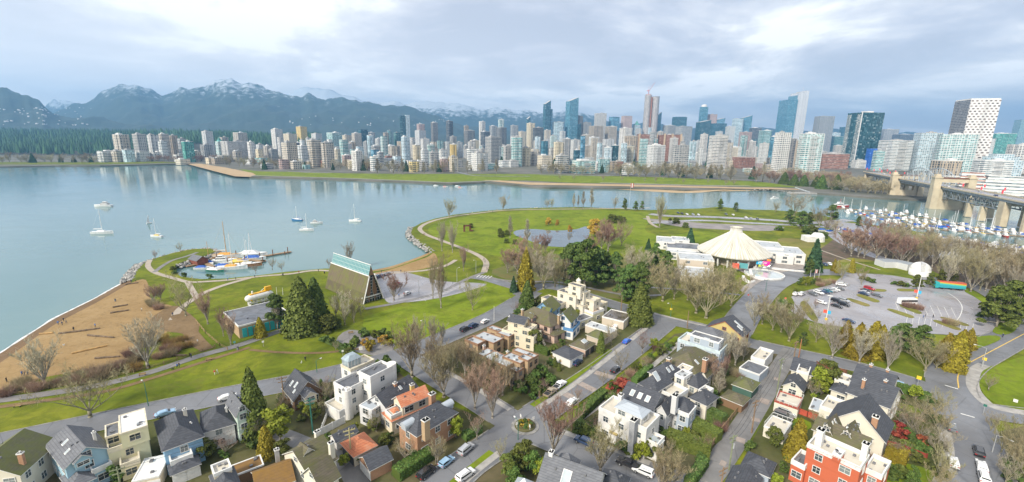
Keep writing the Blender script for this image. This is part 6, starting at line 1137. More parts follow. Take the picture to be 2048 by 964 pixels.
b.build('crab_sculpture', mat('stainless_steel', (0.6, 0.58, 0.52), .3, .1, 1, metal=.8), f)
M_BW = M_WHITE
for n_, pts in enumerate(([(1508, 538), (1530, 537), (1570, 541), (1608, 544)], [(1500, 544), (1503, 552), (1515, 558), (1528, 561)], [(1486, 556), (1490, 562), (1500, 566), (1508, 563)])):
 P = smooth_line(gl(pts), 6); b = MB(); L, R2 = offs(P, .7)
 for i in range(len(P) - 1): b.prism([L[i][:2], L[i + 1][:2], R2[i + 1][:2], R2[i][:2]], 0, 1.5 - 1.0 * i / len(P))
 o = b.build('low_wall', M_BW); tag(o, ['long low white curving wall behind the fountain', 'short low white curving wall left of the fountain', 'small low white curving wall around a planting bed by the fountain'][n_], 'wall', 'low curved walls of the museum forecourt')
# observatory dome and its low hall
p = G(1838, 550); k2 = mpp(p); t = thing('observatory', 'white observatory dome with a low curved grey hall', 'observatory', p, -.5); b = MB(); r = 17 * k2
b.lathe([(r * .98, 0), (r, 3.0)] + [(r * math.cos(a), 3.0 + r * .95 * math.sin(a)) for a in [PI / 2 * i / 9 for i in range(10)]], 28); b.build('dome', M_WHITE, t, smooth=True); b = MB(); b.box(-.9, .9, -r * 1.03, r * .1, 3.2, 3 + r * .98, taper=.85); b.build('shutter', mat('dome_shutter', (.6, .6, .6), .5, .1, 1), t)
P = smooth_line([G(1758, 532), G(1790, 533), G(1822, 540)], 8); L, R2 = offs(P, 4); b = MB()
for i in range(len(P) - 1): b.prism([(Matrix.Rotation(.5, 3, 'Z') @ (v - p))[:2] for v in (L[i], L[i + 1], R2[i + 1], R2[i])], 0, 3.6, top=1)
b.build('hall', [WL_['lgrey'], RF['metal']], t)
p = G(1628, 482); k2 = mpp(p); t = thing('small_museum_building', 'small white rounded concrete pavilion behind the museum lawn', 'building', p, 0); b = MB(); b.box(-20 * k2, -4 * k2, -4, 4, 0, 4); b.lathe([(13 * k2, 0), (12 * k2, 4), (8 * k2, 6), (.01, 6.4)], 14, c=(6 * k2, 0)); b.build('shell', M_WHITE, t)
# ---- gable museum over the old ship
def gable_museum():
 f0 = G(724, 608); dp = G(652, 577) - f0; L = dp.length; dp.normalize(); ax = Vector((dp.y, -dp.x, 0)); f1 = G(772, 606); W = 10.2; f1 = f0 + ax * W
 t = thing('gable_museum', 'tall A-frame museum with mossy roof, glazed ridge and triangular glass end', 'museum', f0, math.atan2(ax.y, ax.x)); ap = HT(f0.lerp(f1, .5) , 531)
 x0, x1, xm = 0.0, W, W / 2; hr = ap; he = ap * 0.74; M_MOSS = shingle('mossy_metal_roof', (0.10, 0.075, 0.05), (0.16, 0.125, 0.085), (0.13, 0.14, 0.03), .5, 30, .6)
 ex = 0.74; b = MB(); lx = lambda z: x0 + (xm - x0) * z / hr; rx = lambda z: x1 - (x1 - xm) * z / hr; o = 1.2
 b.poly([(lx(0) - .4, -o, 0.3), (lx(he) - .4, -o, he), (lx(he) - .4, L, he), (lx(0) - .4, L, .3)]); b.poly([(lx(0), -o, 0.3), (lx(0), L, .3), (lx(he), L, he), (lx(he), -o, he)]); b.poly([(lx(0) - .4, -o, .3), (lx(0), -o, .3), (lx(he), -o, he), (lx(he) - .4, -o, he)], 1)
 b.poly([(rx(0) + .4, -o, 0.3), (rx(0) + .4, L, 0.3), (rx(he) + .4, L, he), (rx(he) + .4, -o, he)]); b.poly([(rx(0), -o, 0.3), (rx(he), -o, he), (rx(he), L, he), (rx(0), L, .3)]); b.poly([(rx(0) + .4, -o, .3), (rx(he) + .4, -o, he), (rx(he), -o, he), (rx(0), -o, .3)], 1)
 b.build('roof', [M_MOSS, M_TRIM], t)
 m, nt, bs = newmat('ridge_glazing'); tc = nt.nodes.new('ShaderNodeTexCoord'); sp = nt.nodes.new('ShaderNodeSeparateXYZ'); nt.links.new(tc.outputs['Object'], sp.inputs[0]); g1 = mth(nt, 'LESS_THAN', mth(nt, 'FRACT', mth(nt, 'DIVIDE', sp.outputs[1], 1.1)), .16); g2_ = mth(nt, 'LESS_THAN', mth(nt, 'FRACT', mth(nt, 'DIVIDE', sp.outputs[2], 1.6)), .08)
 nt.links.new(mixrgb(nt, mth(nt, 'MAXIMUM', g1, g2_), (0.10, 0.24, 0.25), (0.42, 0.52, 0.5)), bs.inputs['Base Color']); bs.inputs['Roughness'].default_value = .15
 b = MB(); b.poly([(lx(he) , -.6, he), (xm, -.6, hr + .3), (xm, L - .4, hr + .3), (lx(he), L - .4, he)]); b.poly([(rx(he), -.6, he), (rx(he), L - .4, he), (xm, L - .4, hr + .3), (xm, -.6, hr + .3)]); b.poly([(lx(he), L - .4, he), (xm, L - .4, hr + .3), (rx(he), L - .4, he)]); b.poly([(lx(he), -.6, he), (rx(he), -.6, he), (xm, -.6, hr + .3)], 1); b.build('ridge_skylight', [m, WL_['wood']], t)
 b = MB(); b.tube((lx(he) - .3, -o - .2, he), (lx(he) - .3, L, he), .26, .26, 6); b.tube((rx(he) + .3, -o - .2, he), (rx(he) + .3, L, he), .38, .38, 6); b.tube((xm, -.8, hr + .3), (xm, L, hr + .3), .16, .16, 5); b.tube((lx(0), -o - .1, .2), (lx(he), -o - .1, he), .22, .22, 5); b.tube((rx(0), -o - .1, .2), (rx(he), -o - .1, he), .22, .22, 5); b.build('edge_trim', M_TRIM, t)
 b = MB(); b.poly([(x0 + .3, 0, 0), (x1 - .3, 0, 0), (rx(he), 0, he), (lx(he), 0, he)]); b.build('glazed_end', M_GLASS, t)
 b = MB()
 for k in range(1, 9): z = he * k / 9; b.tube((lx(z) + .1, -.05, z), (rx(z) - .1, -.05, z), .07, .07, 4)
 for k in range(1, 8): x = x0 + W * k / 8; b.tube((x, -.05, 0), (x, -.05, 2.4), .07, .07, 4)
 b.box(x0, x1, -.4, -.1, 2.3, 2.9); b.build('mullions', M_TRIM, t)
 for s, xc in ((0, x0 + W * .33), (1, x0 + W * .64)):
  b = MB(); zt = he * 1.0; b.prism([(-1, 0), (1, 0), (1, .3), (-1, .3)], 0, 1); b.v = []; b.f = []; b.m = []
  q = [(xc, 0), (xc + W * .12, he * .42), (xm + (W * .10 if s else -W * .06), he * .95), (xc - W * .12, he * .45)]
  b.poly([(a, -.35, z) for a, z in q]); b.poly([(a, -.1, z) for a, z in q][::-1])
  for i in range(4): a, c = q[i], q[(i + 1) % 4]; b.poly([(a[0], -.35, a[1]), (a[0], -.1, a[1]), (c[0], -.1, c[1]), (c[0], -.35, c[1])], 1)
  b.build('lozenge_panel', [WL_['wood'], M_TRIM], t)
gable_museum()
# ---- low museum annex with turquoise front, and the yellow and white submarine beside it
h = H('low brick museum annex with a grey flat roof and turquoise front', 'museum_annex', 'museum', None, 'tan', 'flatd').block([(447, 628), (530, 604), (596, 626), (478, 650)], 4.6, kind='flat', par=.3, wall='tan', win=False)
w_, d_ = h.dim; q0, q1 = Vector((-w_ / 2 + 1, -d_ / 2 - .1, 0)), Vector((w_ / 2, -d_ / 2 - .1, 0)); b = MB(); n = 9
for k in range(n):
 a = q0.lerp(q1, k / n); c = q0.lerp(q1, (k + .8) / n); b.tube((a.x, a.y - .1, .9), (c.x, c.y - .1, .9), .1, .1, 4); d = (c - a).normalized(); nn = Vector((d.y, -d.x, 0)) * .25; b.prism([(a.x, a.y), (c.x, c.y), (c.x + nn.x, c.y + nn.y), (a.x + nn.x, a.y + nn.y)], .2, 3.6)
b.build('turquoise_panels', mat('turquoise_panel', (0.03, 0.40, 0.42), .5, .1, 1), h.t)
def submarine():
 p0, p1 = G(492, 614), G(547, 599); d = (p1 - p0); L = d.length; t = thing('submarine', 'white research submarine with yellow deck and fin on a stand', 'submarine', p0, math.atan2(d.y, d.x)); Y = mat('signal_yellow', (0.80, 0.42, 0.01), .45, .08, 1); r = 1.55; zc = 3.4
 b = MB(); pr = [(0.01, 0), (.8, .15), (1.35, .8), (r, 2.2), (r, L - 2.6), (1.2, L - .9), (.5, L), (.01, L + .1)]; b.lathe(pr, 18); b.v = [(v[2], v[0], v[1] + zc) for v in b.v]; b.build('hull', M_TRIM, t, smooth=True)
 b = MB(); b.box(1.8, L - 1.8, -.75, .75, zc + 1.2, zc + 1.75); b.box(L - 3.4, L - .4, -.6, .6, zc + 1.6, zc + 3.4, taper=.85); b.blob((2.0, -1.2, zc - .6), .5, .4, .4); b.build('deck_and_fin', Y, t)
 b = MB(); b.tube((3.2, 0, zc + 1.7), (3.2, 0, zc + 2.9), .35, .35, 8); b.tube((L - 5, 0, zc + 2.0), (L - 3.6, 0, zc + 2.9), .12, .12, 5); b.build('hatch', M_TRIM, t); b = MB()
 for x in (1.6, L * .35, L * .62, L - 2.2): b.box(x - .2, x + .2, -1.5, 1.5, 0, zc - .9)
 b.box(.8, L - 1, -1.7, -1.5, 1.2, 1.9); b.build('stand', mat('stand_grey_white', (.6, .6, .58), .7, .1, 1), t)
submarine()
# ---- the bridge with its two portal towers
M_STONE = mat('bridge_concrete', (0.56, 0.48, 0.34), 0.85, 0.2, 0.12, col2=(0.44, 0.37, 0.26)); M_STEEL = mat('bridge_steel', (0.20, 0.23, 0.25), .6, .2, .3); M_STEELL = mat('bridge_steel_light', (0.42, 0.46, 0.48), .6, .15, .3); M_COP = mat('copper_brown_tiles', (0.20, 0.085, 0.05), .8, .2, .5)
def bridge():
 pN = G(1790, 393, WATER); pS = G(1872, 417, WATER); ax = (pS - pN); ax.z = 0; span = ax.length; ax.normalize(); nx = Vector((-ax.y, ax.x, 0))
 if nx.x < 0: nx = -nx
 t = thing('bridge', 'steel truss road bridge with cream concrete portal towers', 'bridge', (pN.x, pN.y, 0), math.atan2(ax.y, ax.x)); inv = Matrix.Rotation(-math.atan2(ax.y, ax.x), 3, 'Z'); kN = mpp(pN); zN = HT(pN, 362)
 sg = 1 if (inv @ nx).y > 0 else -1; wd = 21 * sg; zd = HT(G(1838, 410), 372)
 x_end = span + 330; x0 = -160
 b = MB(); b.box(x0, x_end, min(0, wd), max(0, wd), zd - 2.2, zd); b.build('deck', M_STEEL, t); b = MB(); b.box(x0, x_end, min(wd * .12, wd * .88), max(wd * .12, wd * .88), zd + .02, zd + .12); b.build('roadway', M_LOT, t)
 for y in (0.0, wd):
  b = MB(); b.box(x0, x_end, y - .25, y + .25, zd, zd + 1.2)
  x = x0
  while x < x_end: b.box(x - .25, x + .25, y - .35, y + .35, zd, zd + 1.5); x += 6
  b.build('railing', M_STONE, t)
 hT = HT(pN, 346); hT2 = HT(pS, 351)
 for X, nm in ((0, 'portal_tower'), (span, 'portal_tower')):
  b = MB(); top = hT if X == 0 else hT2; s = 5.6
  for y in (-5 * sg, wd + 5 * sg):
   b.box(X - s, X + s, y - 3.5, y + 3.5, WATER - 3, zd - 1, taper=.92); b.box(X - s * .8, X + s * .8, y - 3.4, y + 3.4, zd - 1, top - 3); b.box(X - s * .92, X + s * .92, y - 3.9, y + 3.9, top - 3, top - 1.6); b.box(X - s * .6, X + s * .6, y - 2.6, y + 2.6, top - 1.6, top + 1.5, taper=.8)
  y0, y1 = min(-3 * sg, wd + 3 * sg), max(-3 * sg, wd + 3 * sg); b.box(X - s * .7, X + s * .7, y0, y1, top - 7.5, top - 3.4); b.box(X - s * .78, X + s * .78, y0, y1, top - 3.4, top - 2.2, 1)
  b.box(X - s * .7, X + s * .7, y0, y1, WATER - 3, zd * .34); b.box(X - s * .6, X + s * .6, y0, y1, zd * .62, zd - 2.3);
  for k in range(3): w2 = (y1 - y0) / 7; c = y0 + (y1 - y0) * (k * .36 + .14); b.box(X - s * .55, X + s * .55, c - w2 / 2, c + w2 / 2, zd * .34, zd * .62)
  b.build(nm, [M_STONE, M_COP], t)
 def truss(xa, xb, zt, zb, n, m, arch=0.0, nm='truss'):
  for y in (1.0 * sg, wd - 1.0 * sg):
   b = MB(); pts_t, pts_b = [], []
   for k in range(n + 1): u = k / n; pts_t.append(Vector((xa + (xb - xa) * u, y, zt + arch * 4 * u * (1 - u)))); pts_b.append(Vector((xa + (xb - xa) * u, y, zb)))
   for k in range(n):
    b.tube(pts_t[k], pts_t[k + 1], .6, .6, 4); b.tube(pts_b[k], pts_b[k + 1], .6, .6, 4); b.tube(pts_t[k] if k % 2 == 0 else pts_b[k], pts_b[k + 1] if k % 2 == 0 else pts_t[k + 1], .38, .38, 4); b.tube(pts_t[k], pts_b[k], .3, .3, 4)
   b.build(nm, m, t)
 truss(8, span - 8, zd + 4, zd, 14, M_STEELL, 15, 'arched_truss'); truss(-120, -8, zd - 2.3, zd - 10, 14, M_STEEL); truss(span + 8, span + 118, zd - 2.3, zd - 10.5, 14, M_STEEL); truss(8, span - 8, zd - 2.3, zd - 4, 10, M_STEEL)
 for X in (-122, -150, span + 66, span + 92, span + 124, span + 160, span + 200, span + 240, span + 290):
  b = MB(); big = X == span + 124
  for y in (2.0 * sg, wd - 2.0 * sg): b.box(X - (5 if big else 2), X + (5 if big else 2), y - 2.6, y + 2.6, -2, zd - (2.3 if X > span + 120 or X < -140 else 10.6), taper=.9)
  b.box(X - 1.5, X + 1.5, min(0, wd), max(0, wd), zd - (6 if X > span + 120 or X < -140 else 13), zd - (2.4 if X > span + 120 or X < -140 else 10.7)); b.build('pier', M_STONE, t)
 M_BAN = mat('pole_banner_red', (0.75, 0.06, 0.08), .6, .05, 1); k = 0; X = -150; mb, bb = MB(), MB()
 mb.tube((0, 0, 0), (0, 0, 9), .14, .09, 6); mb.tube((0, 0, 9), (1.5, 0, 9.4), .08, .06, 5); pm = mb.mesh('pole', M_STEELL); bb.box(.2, 1.5, -.06, .06, 4.5, 7.6); bm_ = bb.mesh('banner', M_BAN); Rm = Matrix.Rotation(math.atan2(ax.y, ax.x), 3, 'Z')
 while X < span + 300:
  for y in (.8 * sg, wd - .8 * sg):
   if not (abs(X) < 12 or abs(X - span) < 12 or 0 < X < span):
    q = pN + Rm @ Vector((X, y, 0)); o = thing('bridge_lamp', 'bridge lamp post with a red banner along the ' + ('near' if (y * sg < 12) else 'far') + ' railing', 'lamp post', (q.x, q.y, zd + .12), math.atan2(ax.y, ax.x) + (PI / 2 if y * sg < 12 else -PI / 2), 'lamp posts on the bridge'); link('pole', pm, o); link('banner', bm_, o)
  X += 36
 return pN, ax, nx, zd, span, wd, Rm
BR = bridge()
# -- trees and shrubs of the near shore
def T(kind, rows, label, group):
 for q in rows.split():
  v = [float(a) for a in q.split(',')]; kw = {}
  if len(v) > 2 and v[2]: kw['ytop'] = v[2]
  if len(v) > 3: kw['wd'] = v[3]
  plant(kind, v[0], v[1], label, group, **kw)
gb = 'trees by the beach'; gp = 'trees of the park'; gs = 'street trees'; gw = 'bare trees of the wood'; gg = 'garden trees'; gl_ = 'trees around the car park'
T('pale', '90,772,686,1.1', 'pale multi-stemmed bare tree on the sand at the far left', gb); T('pale', '296,736,643,1.1', 'fan shaped pale bare tree with an ivy wrapped trunk', gb); T('gnarl', '181,834,736,1.15', 'broad crooked bare tree on the lawn above the shore street', gb); T('gnarl', '372,632,548,.7', 'tall thin pale-limbed tree where the beach paths meet', gb)
T('vaser', '416,648,588,.9', 'russet birch on the lawn beside the museum annex', gb); T('vaser', '462,690,636,.8 447,672,622,.6', 'russet birch against the brick end of the annex', gb); T('roundr', '308,607,570,1.1 322,600,568', 'brown bushy tree at the rock end of the beach', gb)
T('small', '361,505,487 311,519,502', 'small bare tree on the breakwater', gb); T('small', '545,540,518 564,542,524 512,548,528 658,534,519', 'small bare tree on the bank of the heritage harbour', gb); T('pale', '700,530,488,.7', 'slim pale tree behind the ridge of the A-frame museum', gb)
T('brush', '15,790 30,783 60,778 45,770 75,780 110,772 125,768 150,766 165,752 190,758 205,748 225,742 240,733 262,728 262,712 280,720 318,716 340,712 330,700 300,690 350,705 308,612 318,618 300,606', 'bare russet bush along the beach fence', 'bushes along the beach')
T('brush', '170,762,738,1.3 195,757,732,1.3 218,748,730,1.3 238,740,728,1.3', 'big pinkish bare thicket behind the beach fence', 'bushes along the beach'); T('brusho', '270,740 340,690 325,680 365,682 352,700 375,694', 'ochre dry bush by the dog path', 'bushes along the beach')
T('shrub', '350,548 366,553 345,540 420,556', 'green shrub on the harbour bank', 'shrubs by the harbour')
T('cypress', '606,664,556,.95', 'tall dense olive cypress beside the museum annex', gp); T('cedar', '634,650,556,.8', 'second tall green cypress just behind the olive one', gp); T('pine', '556,658,585,.8', 'dark pine before the turquoise annex front', gp); T('golden', '522,674,635,.9', 'small yellowish cone conifer before the annex', gp)
T('yew', '655,662,627,.9 672,655,632,.8', 'spreading dark olive evergreen by the circular garden', gp); T('round', '690,650,586,.8 708,645,596,.8 672,634,592,.8 722,632,604,.7', 'twiggy bare tree before the A-frame roof', gp)
T('roundr', '788,601,545,1.0', 'rounded russet tree at the edge of the small car park', gp); T('vase', '882,616,520,.5', 'tall slim bare tree on the lawn beside the cross path', gp); T('vase', '866,598,524,.5', 'slim bare tree by the small car park', gp); T('gnarl', '945,620,556,.7', 'crooked bare tree on the lawn by the street', gp); T('vaser', '927,542,497,.6', 'pinkish tree where the shore paths fork', gp)
T('pale', '884,502,446,.6 905,505,450,.6', 'wispy pale tree on the shore path', gp); T('round', '898,434,399 1006,420,392 1094,416,398,.7 1104,416,397,.7 1229,417,394,.7', 'bare tree on the seaward edge of the park', gp); T('poplar', '1147,417,384,1.2 1166,418,379,1.2 1182,418,372,1.3 1156,417,388', 'brown bare poplar on the point', gp); T('pine', '1249,420,396,.7 1271,421,401,.8 1284,421,401,.7', 'dark rounded pine by the flagpole', gp)
T('vase', '1319,455,396,.7', 'large bare ivy-clad tree by the curving road', gp); T('yew', '1352,447,434 1371,455,444 1340,441,435', 'dark evergreen bush by the wet gravel', gp); T('pine', '1440,422,397,.75 1471,424,404,.75', 'lone rounded pine by the boat ramp', gp)
T('willow', '1097,451,436,.8 1114,452,440,.6 1139,465,451,.7', 'small ochre willow beside the pond', gp); T('willow', '1190,474,440,.8', 'large golden willow at the end of the pond', gp); T('roundr', '1208,484,438 1216,502,446 1203,500,452 1182,512,470,.8', 'russet bare tree at the end of the pond', gp); T('yew', '1224,445,427 1238,446,430 1247,443,433', 'dark green thicket on the open lawn', gp)
T('poplar', '1020,476,428,1.3 1054,492,434,1.2', 'bare columnar poplar left of the pond', gp); T('yew', '1003,474,461 1015,470,459 1013,486,476 1000,464,456 1030,488,478', 'low rounded evergreen left of the pond', gp); T('yew', '942,456,446,.8', 'small dark bush by the rusty sculpture', gp)
T('fir', '1027,584,553,.9', 'small dark fir at the bend of the street', gp); T('cedar', '1054,617,562,.9', 'fresh green cedar at the corner by the stepped condominium', gp); T('golden', '1051,580,499,.7', 'tall ochre cypress behind the green cedar', gp)
T('round', '1087,578,505 1110,574,518 1076,552,490 1060,540,488 1128,568,520', 'grey-green bare tree on the park lawn left of the pines', gp); T('roundr', '1035,548,490 1048,524,474 1075,512,470 1090,505,468,.8 1015,545,500', 'purple brown bare tree between pond and street', gp)
T('pine', '1138,572,484,.85 1168,578,476,.9 1190,574,490,.8 1152,556,482,.8 1206,562,498,.8 1228,568,502,.7', 'tall dark pine in the clump behind the stepped condominium', gp); T('pine', '1258,598,526,.8 1280,602,524,.8 1244,602,534,.7 1268,588,528,.8', 'dark low-branched pine right of the main clump', gp); T('pine', '1310,538,486,.8 1332,548,500,.8 1298,545,496,.7', 'dark pine against the museum wing', gp)
T('fir', '1296,500,478', 'small fir on the lawn left of the museum', gp); T('fir', '1379,492,457,1.1', 'blue-green fir beside the conical roof', gp); T('cypress', '1278,646,568,1.0', 'big olive cone conifer by the wet-roofed garage', gp)
T('round', '1243,492,443,.8 1270,556,494 1262,545,490,.8', 'bare tree on the lawn before the pines', gp); T('round', '1325,602,518 1348,598,530,.8', 'bare olive tree in front of the beige museum wing', gp); T('round', '1392,626,548,1.1 1412,636,540,1.1 1375,600,540 1440,606,534 1462,612,538 1428,596,536', 'large twiggy bare tree before the museum forecourt', gp)
T('fir', '1626,542,480,.9', 'tall dark fir right of the museum', gp); T('pine', '1618,552,518,.8', 'low pine at the foot of the tall fir', gp); T('golden', '1632,540,520,.7 1667,542,518,.7 1702,545,517,.8 1675,546,522,.7', 'small golden cypress by the museum drive', gl_); T('round', '1683,560,525,.8 1722,570,534,.6', 'bare tree by the museum drive', gl_)
T('pine', '1578,448,418 1600,458,420 1618,452,424 1636,444,424,.7 1662,442,408 1715,455,432,.8', 'green pine by the boat yard', gl_); T('round', '1588,432,386,1.1 1638,455,414 1655,466,436 1668,468,440 1550,425,405,.8', 'bare tree by the boat yard', gl_); T('shrub', '1612,468,456 1622,464,452 1645,476,464 1560,462,452', 'dark shrub on the mound by the boat yard', gl_)
T('roundr', '1690,504,456 1702,512,456 1716,514,460 1728,516,464', 'dark bare tree in the tight row beside the wet road', gl_); T('roundr', '1752,520,458 1770,521,464 1800,530,474 1815,528,470', 'dark bare tree on the verge before the wood', gl_)
T('roundr', '1730,470,434 1765,474,440 1792,476,446 1748,482,450', 'brown bare tree between boat yard and marina', gl_)
rw = random.Random(14)
for k in range(64):
 x = 1770 + 330 * ((k * 0.618) % 1); yb = 486 + (x - 1770) * 0.2 + rw.uniform(2, 64 if x > 1880 else 34); plant(rw.choice(('vase', 'pale', 'vase', 'round')), x, yb, 'tall bare tree in the wood ' + ('behind the observatory' if x < 1900 else 'below the bridge') + (', front edge' if yb - 486 - (x - 1770) * .2 > 44 else ', middle' if yb - 486 - (x - 1770) * .2 > 22 else ', rear edge'), gw, h=rw.uniform(13, 19), wd=rw.uniform(.7, .95))
T('pineg', '1832,578,548,.9 1858,575,545,.8 1882,570,536,.8 1905,570,540,.7', 'yellow-green pine beside the rainbow trailer', gl_); T('pineg', '1992,655,568 2020,645,560 2038,640,572 1975,640,586,.8', 'bushy yellow-green pine at the car park exit', gl_); T('shrub', '2010,632,622 1960,634,625', 'low shrub under the exit pines', gl_)
T('golden', '1688,694,642,.9 1712,714,648 1742,712,644 1758,704,652', 'olive gold cypress between car park and street', gl_); T('pine', '1800,704,644 1838,702,648 1820,708,655 1782,700,650,.8', 'dark pine between car park and street', gl_); T('pale', '1664,716,648 1718,726,662,.9', 'pale bare tree before the olive gold cypresses', gl_); T('pale', '1774,742,666,.75', 'feathery grey upright tree before the pines', gl_); T('round', '1850,742,678,1.2 1872,738,690', 'broad grey bare tree at the street corner', gl_); T('golden', '1888,728,668 1904,740,672,.9 1920,706,660 1936,696,658 1912,720,664', 'bright golden cypress in the row along the curve', gl_)
T('round', '1562,664,602 1578,682,606 1524,648,590 1508,652,600,.8 1545,660,606 1596,655,620,.8', 'bare tree on the verge left of the car park', gl_); T('round', '1632,684,640,.9', 'dark crooked bare tree at the car park edge', gl_); T('pine', '1605,690,662,.8', 'dark bushy evergreen behind the utility poles', gl_)
T('leafy', '1600,570,556 1612,572,552 1590,590,578,.9 1625,568,556', 'bushy evergreen on the car park island', gl_); T('brush', '1640,572 1652,568 1663,566 1635,562', 'brown shrub bed by the parked row', gl_); T('shrub', '1725,560 1735,562 1745,566 1570,612 1580,616 1558,608 1790,570 1800,572 1810,573', 'low green shrub on the traffic island', gl_); T('small', '1612,612,596 1630,618,600 1635,640,622 1622,632,615', 'small bare tree on the left traffic island', gl_); T('brush', '1895,648 1903,650 1815,615 1825,617 1835,619', 'dark reddish bush on a car park bed', gl_)
# streets
T('vase', '824,754,656,1.1 888,794,702,1.15 868,760,672', 'big upright bare tree along the street by the brick apartments', gs); T('vaser', '950,818,738 985,836,752,.9', 'russet tipped bare tree at the street corner by the brick house', gs); T('pale', '835,700,640,.8 868,690,638,.8 885,684,648,.7', 'wispy bare tree on the shore street corner', gs); T('vase', '930,752,692 962,772,708,.9 1005,790,724,.9 915,735,690,.9 985,764,712,.8 1022,780,732,.7 945,742,700,.8', 'upright bare tree against the brick apartments', gs)
T('vaser', '1106,911,806,1.05', 'large russet topped bare tree right of the traffic circle', gs); T('vase', '1200,946,860,1.25', 'wide fan shaped bare tree before the white house', gs); T('vase', '1334,985,906,1.1 1320,992,912', 'bare tree at the bottom edge before the lane', gs)
T('small', '954,880,836 876,926,878 1000,921,884', 'small bare street tree near the parked cars', gs); T('small', '1156,812,778 1206,772,744 1242,744,704 1284,708,668 1222,690,652 1248,652,628,.8', 'small bare tree on the verge of the side street', gs); T('small', '1290,600,570', 'small bare tree behind the garages', gs)
T('round', '1872,828,780,.75 1878,872,814,.75 1874,918,856,.75 1878,960,900,.75 1868,990,932,.8', 'bare street tree on the left kerb of the right hand street', gs); T('round', '1980,862,822,.7 2002,905,842,.75 2020,936,872,.75 2010,968,910,.75 2040,900,835,.8 2048,960,890,.8', 'bare street tree on the right kerb of the right hand street', gs); T('small', '1976,782,752', 'lone crooked small tree on the round lawn', gs)
# gardens
T('cypress', '512,866,738,.62', 'tall narrow golden olive cypress among the shore houses', gg); T('golden', '535,912,852,.9', 'rounded golden tree below the tall cypress', gg); T('leafy', '561,880,812,1.0', 'bright green leafy tree by the lane', gg); T('leafy', '408,918,880 238,960,925', 'green leafy tree between the shore houses', gg); T('small', '662,806,760 650,802,762', 'bare bush tree beside the white modernist house', gg); T('cedar', '644,790,758,.8', 'pale green conifer beside the black cottage', gg); T('leafy', '610,832,802 628,838,806 560,806,790', 'yellow-green bush behind the black cottage', gg)
T('ball', '768,742,714 790,748,728', 'clipped dark round tree behind the white modernist house', gg); T('leafy', '912,876,832,.85', 'large clipped round evergreen at the brick house', gg); T('column', '870,888,852,1.2 848,896,862,1.2', 'cone evergreen in front of the brick house', gg); T('leafy', '768,892,868,1.1 780,884,862 712,866,845,.8 750,862,838', 'broad green bush in the yard of the villa', gg); T('small', '810,925,880,1.2 872,926,885', 'bare bush tree by the brick garage', gg); T('leafy', '720,925,905 690,935,910', 'dark shrub by the brick garage', gg)
T('leafy', '1045,932,882 1062,940,896 1085,950,915 1020,945,905 1030,970,930', 'leafy evergreen in the corner garden below the circle', gg); T('leafy', '1282,918,882 1300,916,880 1322,922,896', 'broadleaf evergreen before the white house', gg); T('small', '1190,865,835 1340,905,880', 'bare small tree in the white house garden', gg); T('shrub', '1160,862 1172,868 1200,872 1245,905 1260,910', 'dark shrub in front of the white house', gg)
T('pale', '1452,726,668 1470,730,672 1486,722,680,.8', 'white limbed reddish tree behind the pale garage', gg); T('poplar', '1436,796,730,1.6', 'ivy clad poplar behind the charcoal cluster', gg); T('vaser', '1425,770,720 1448,760,718,.8', 'pink brown bare tree behind the charcoal cluster', gg); T('shrubr', '1238,782,762,1.3', 'fiery red bush before the charcoal cluster', gg)
T('leafy', '1308,696,676 1322,712,690 1300,720,704 1285,735,720 1270,742,726', 'garden evergreen along the side street', gg); T('brush', '1292,728 1262,752 1250,766 1240,775 1225,800 1314,700', 'brown garden bush along the side street', gg); T('column', '1201,704,664,.8', 'tall clipped twin cypress between the garages', gg); T('leafy', '1168,628,604,.9 1152,640,618', 'lime green tree on the condominium terrace side', gg); T('shruby', '1122,716,700,1.2 1130,722,708', 'golden bush before the black-roofed garage', gg); T('small', '1098,680,660 1212,688,668', 'bare bush in the garden behind the garages', gg); T('leafy', '1066,694 1078,690,676', 'shrub beside the cream house', gg)
rb = random.Random(4)
for k in range(34):
 u, v = rb.uniform(.05, .95), rb.uniform(.1, .9); x = 1040 + 82 * u + (v - .5) * 34; y = 796 - 58 * u - (.5 - v) * 34
 plant(rb.choice(('ball', 'column', 'ball', 'column', 'small')), x, y, rb.choice(('rounded', 'conical', 'olive')) + ' shrub in the garden of the brick apartments', 'garden shrubs of the brick apartments', h=rb.uniform(2.0, 4.0), wd=1.1)
T('leafy', '1640,782 1655,776 1630,792,776 1625,800,786', 'yellow-green bush in the yard behind the cream garage', gg); T('golden', '1590,918,838,.8', 'tall golden conifer left of the red building', gg); T('leafy', '1545,890,852,.8 1568,945,925 1590,950,930 1620,960,940 1640,965,948 1552,975,950', 'green garden tree below the golden conifer', gg); T('small', '1820,868,815 1838,885,840 1805,858,820', 'bare orange-twigged tree in the right garden', gg); T('shrubr', '1802,876 1846,892 1790,862', 'red leaved bush in the right garden', gg); T('shrub', '1822,905 1836,900 1810,898 1850,905 1780,950 1805,955 1825,960', 'shrub in the right garden', gg); T('pine', '1818,985,930,.6', 'low spreading pine at the bottom right', gg); T('shrub', '2030,935 2040,950 2020,960', 'dark green shrub at the right edge', gg)
yr = random.Random(12)
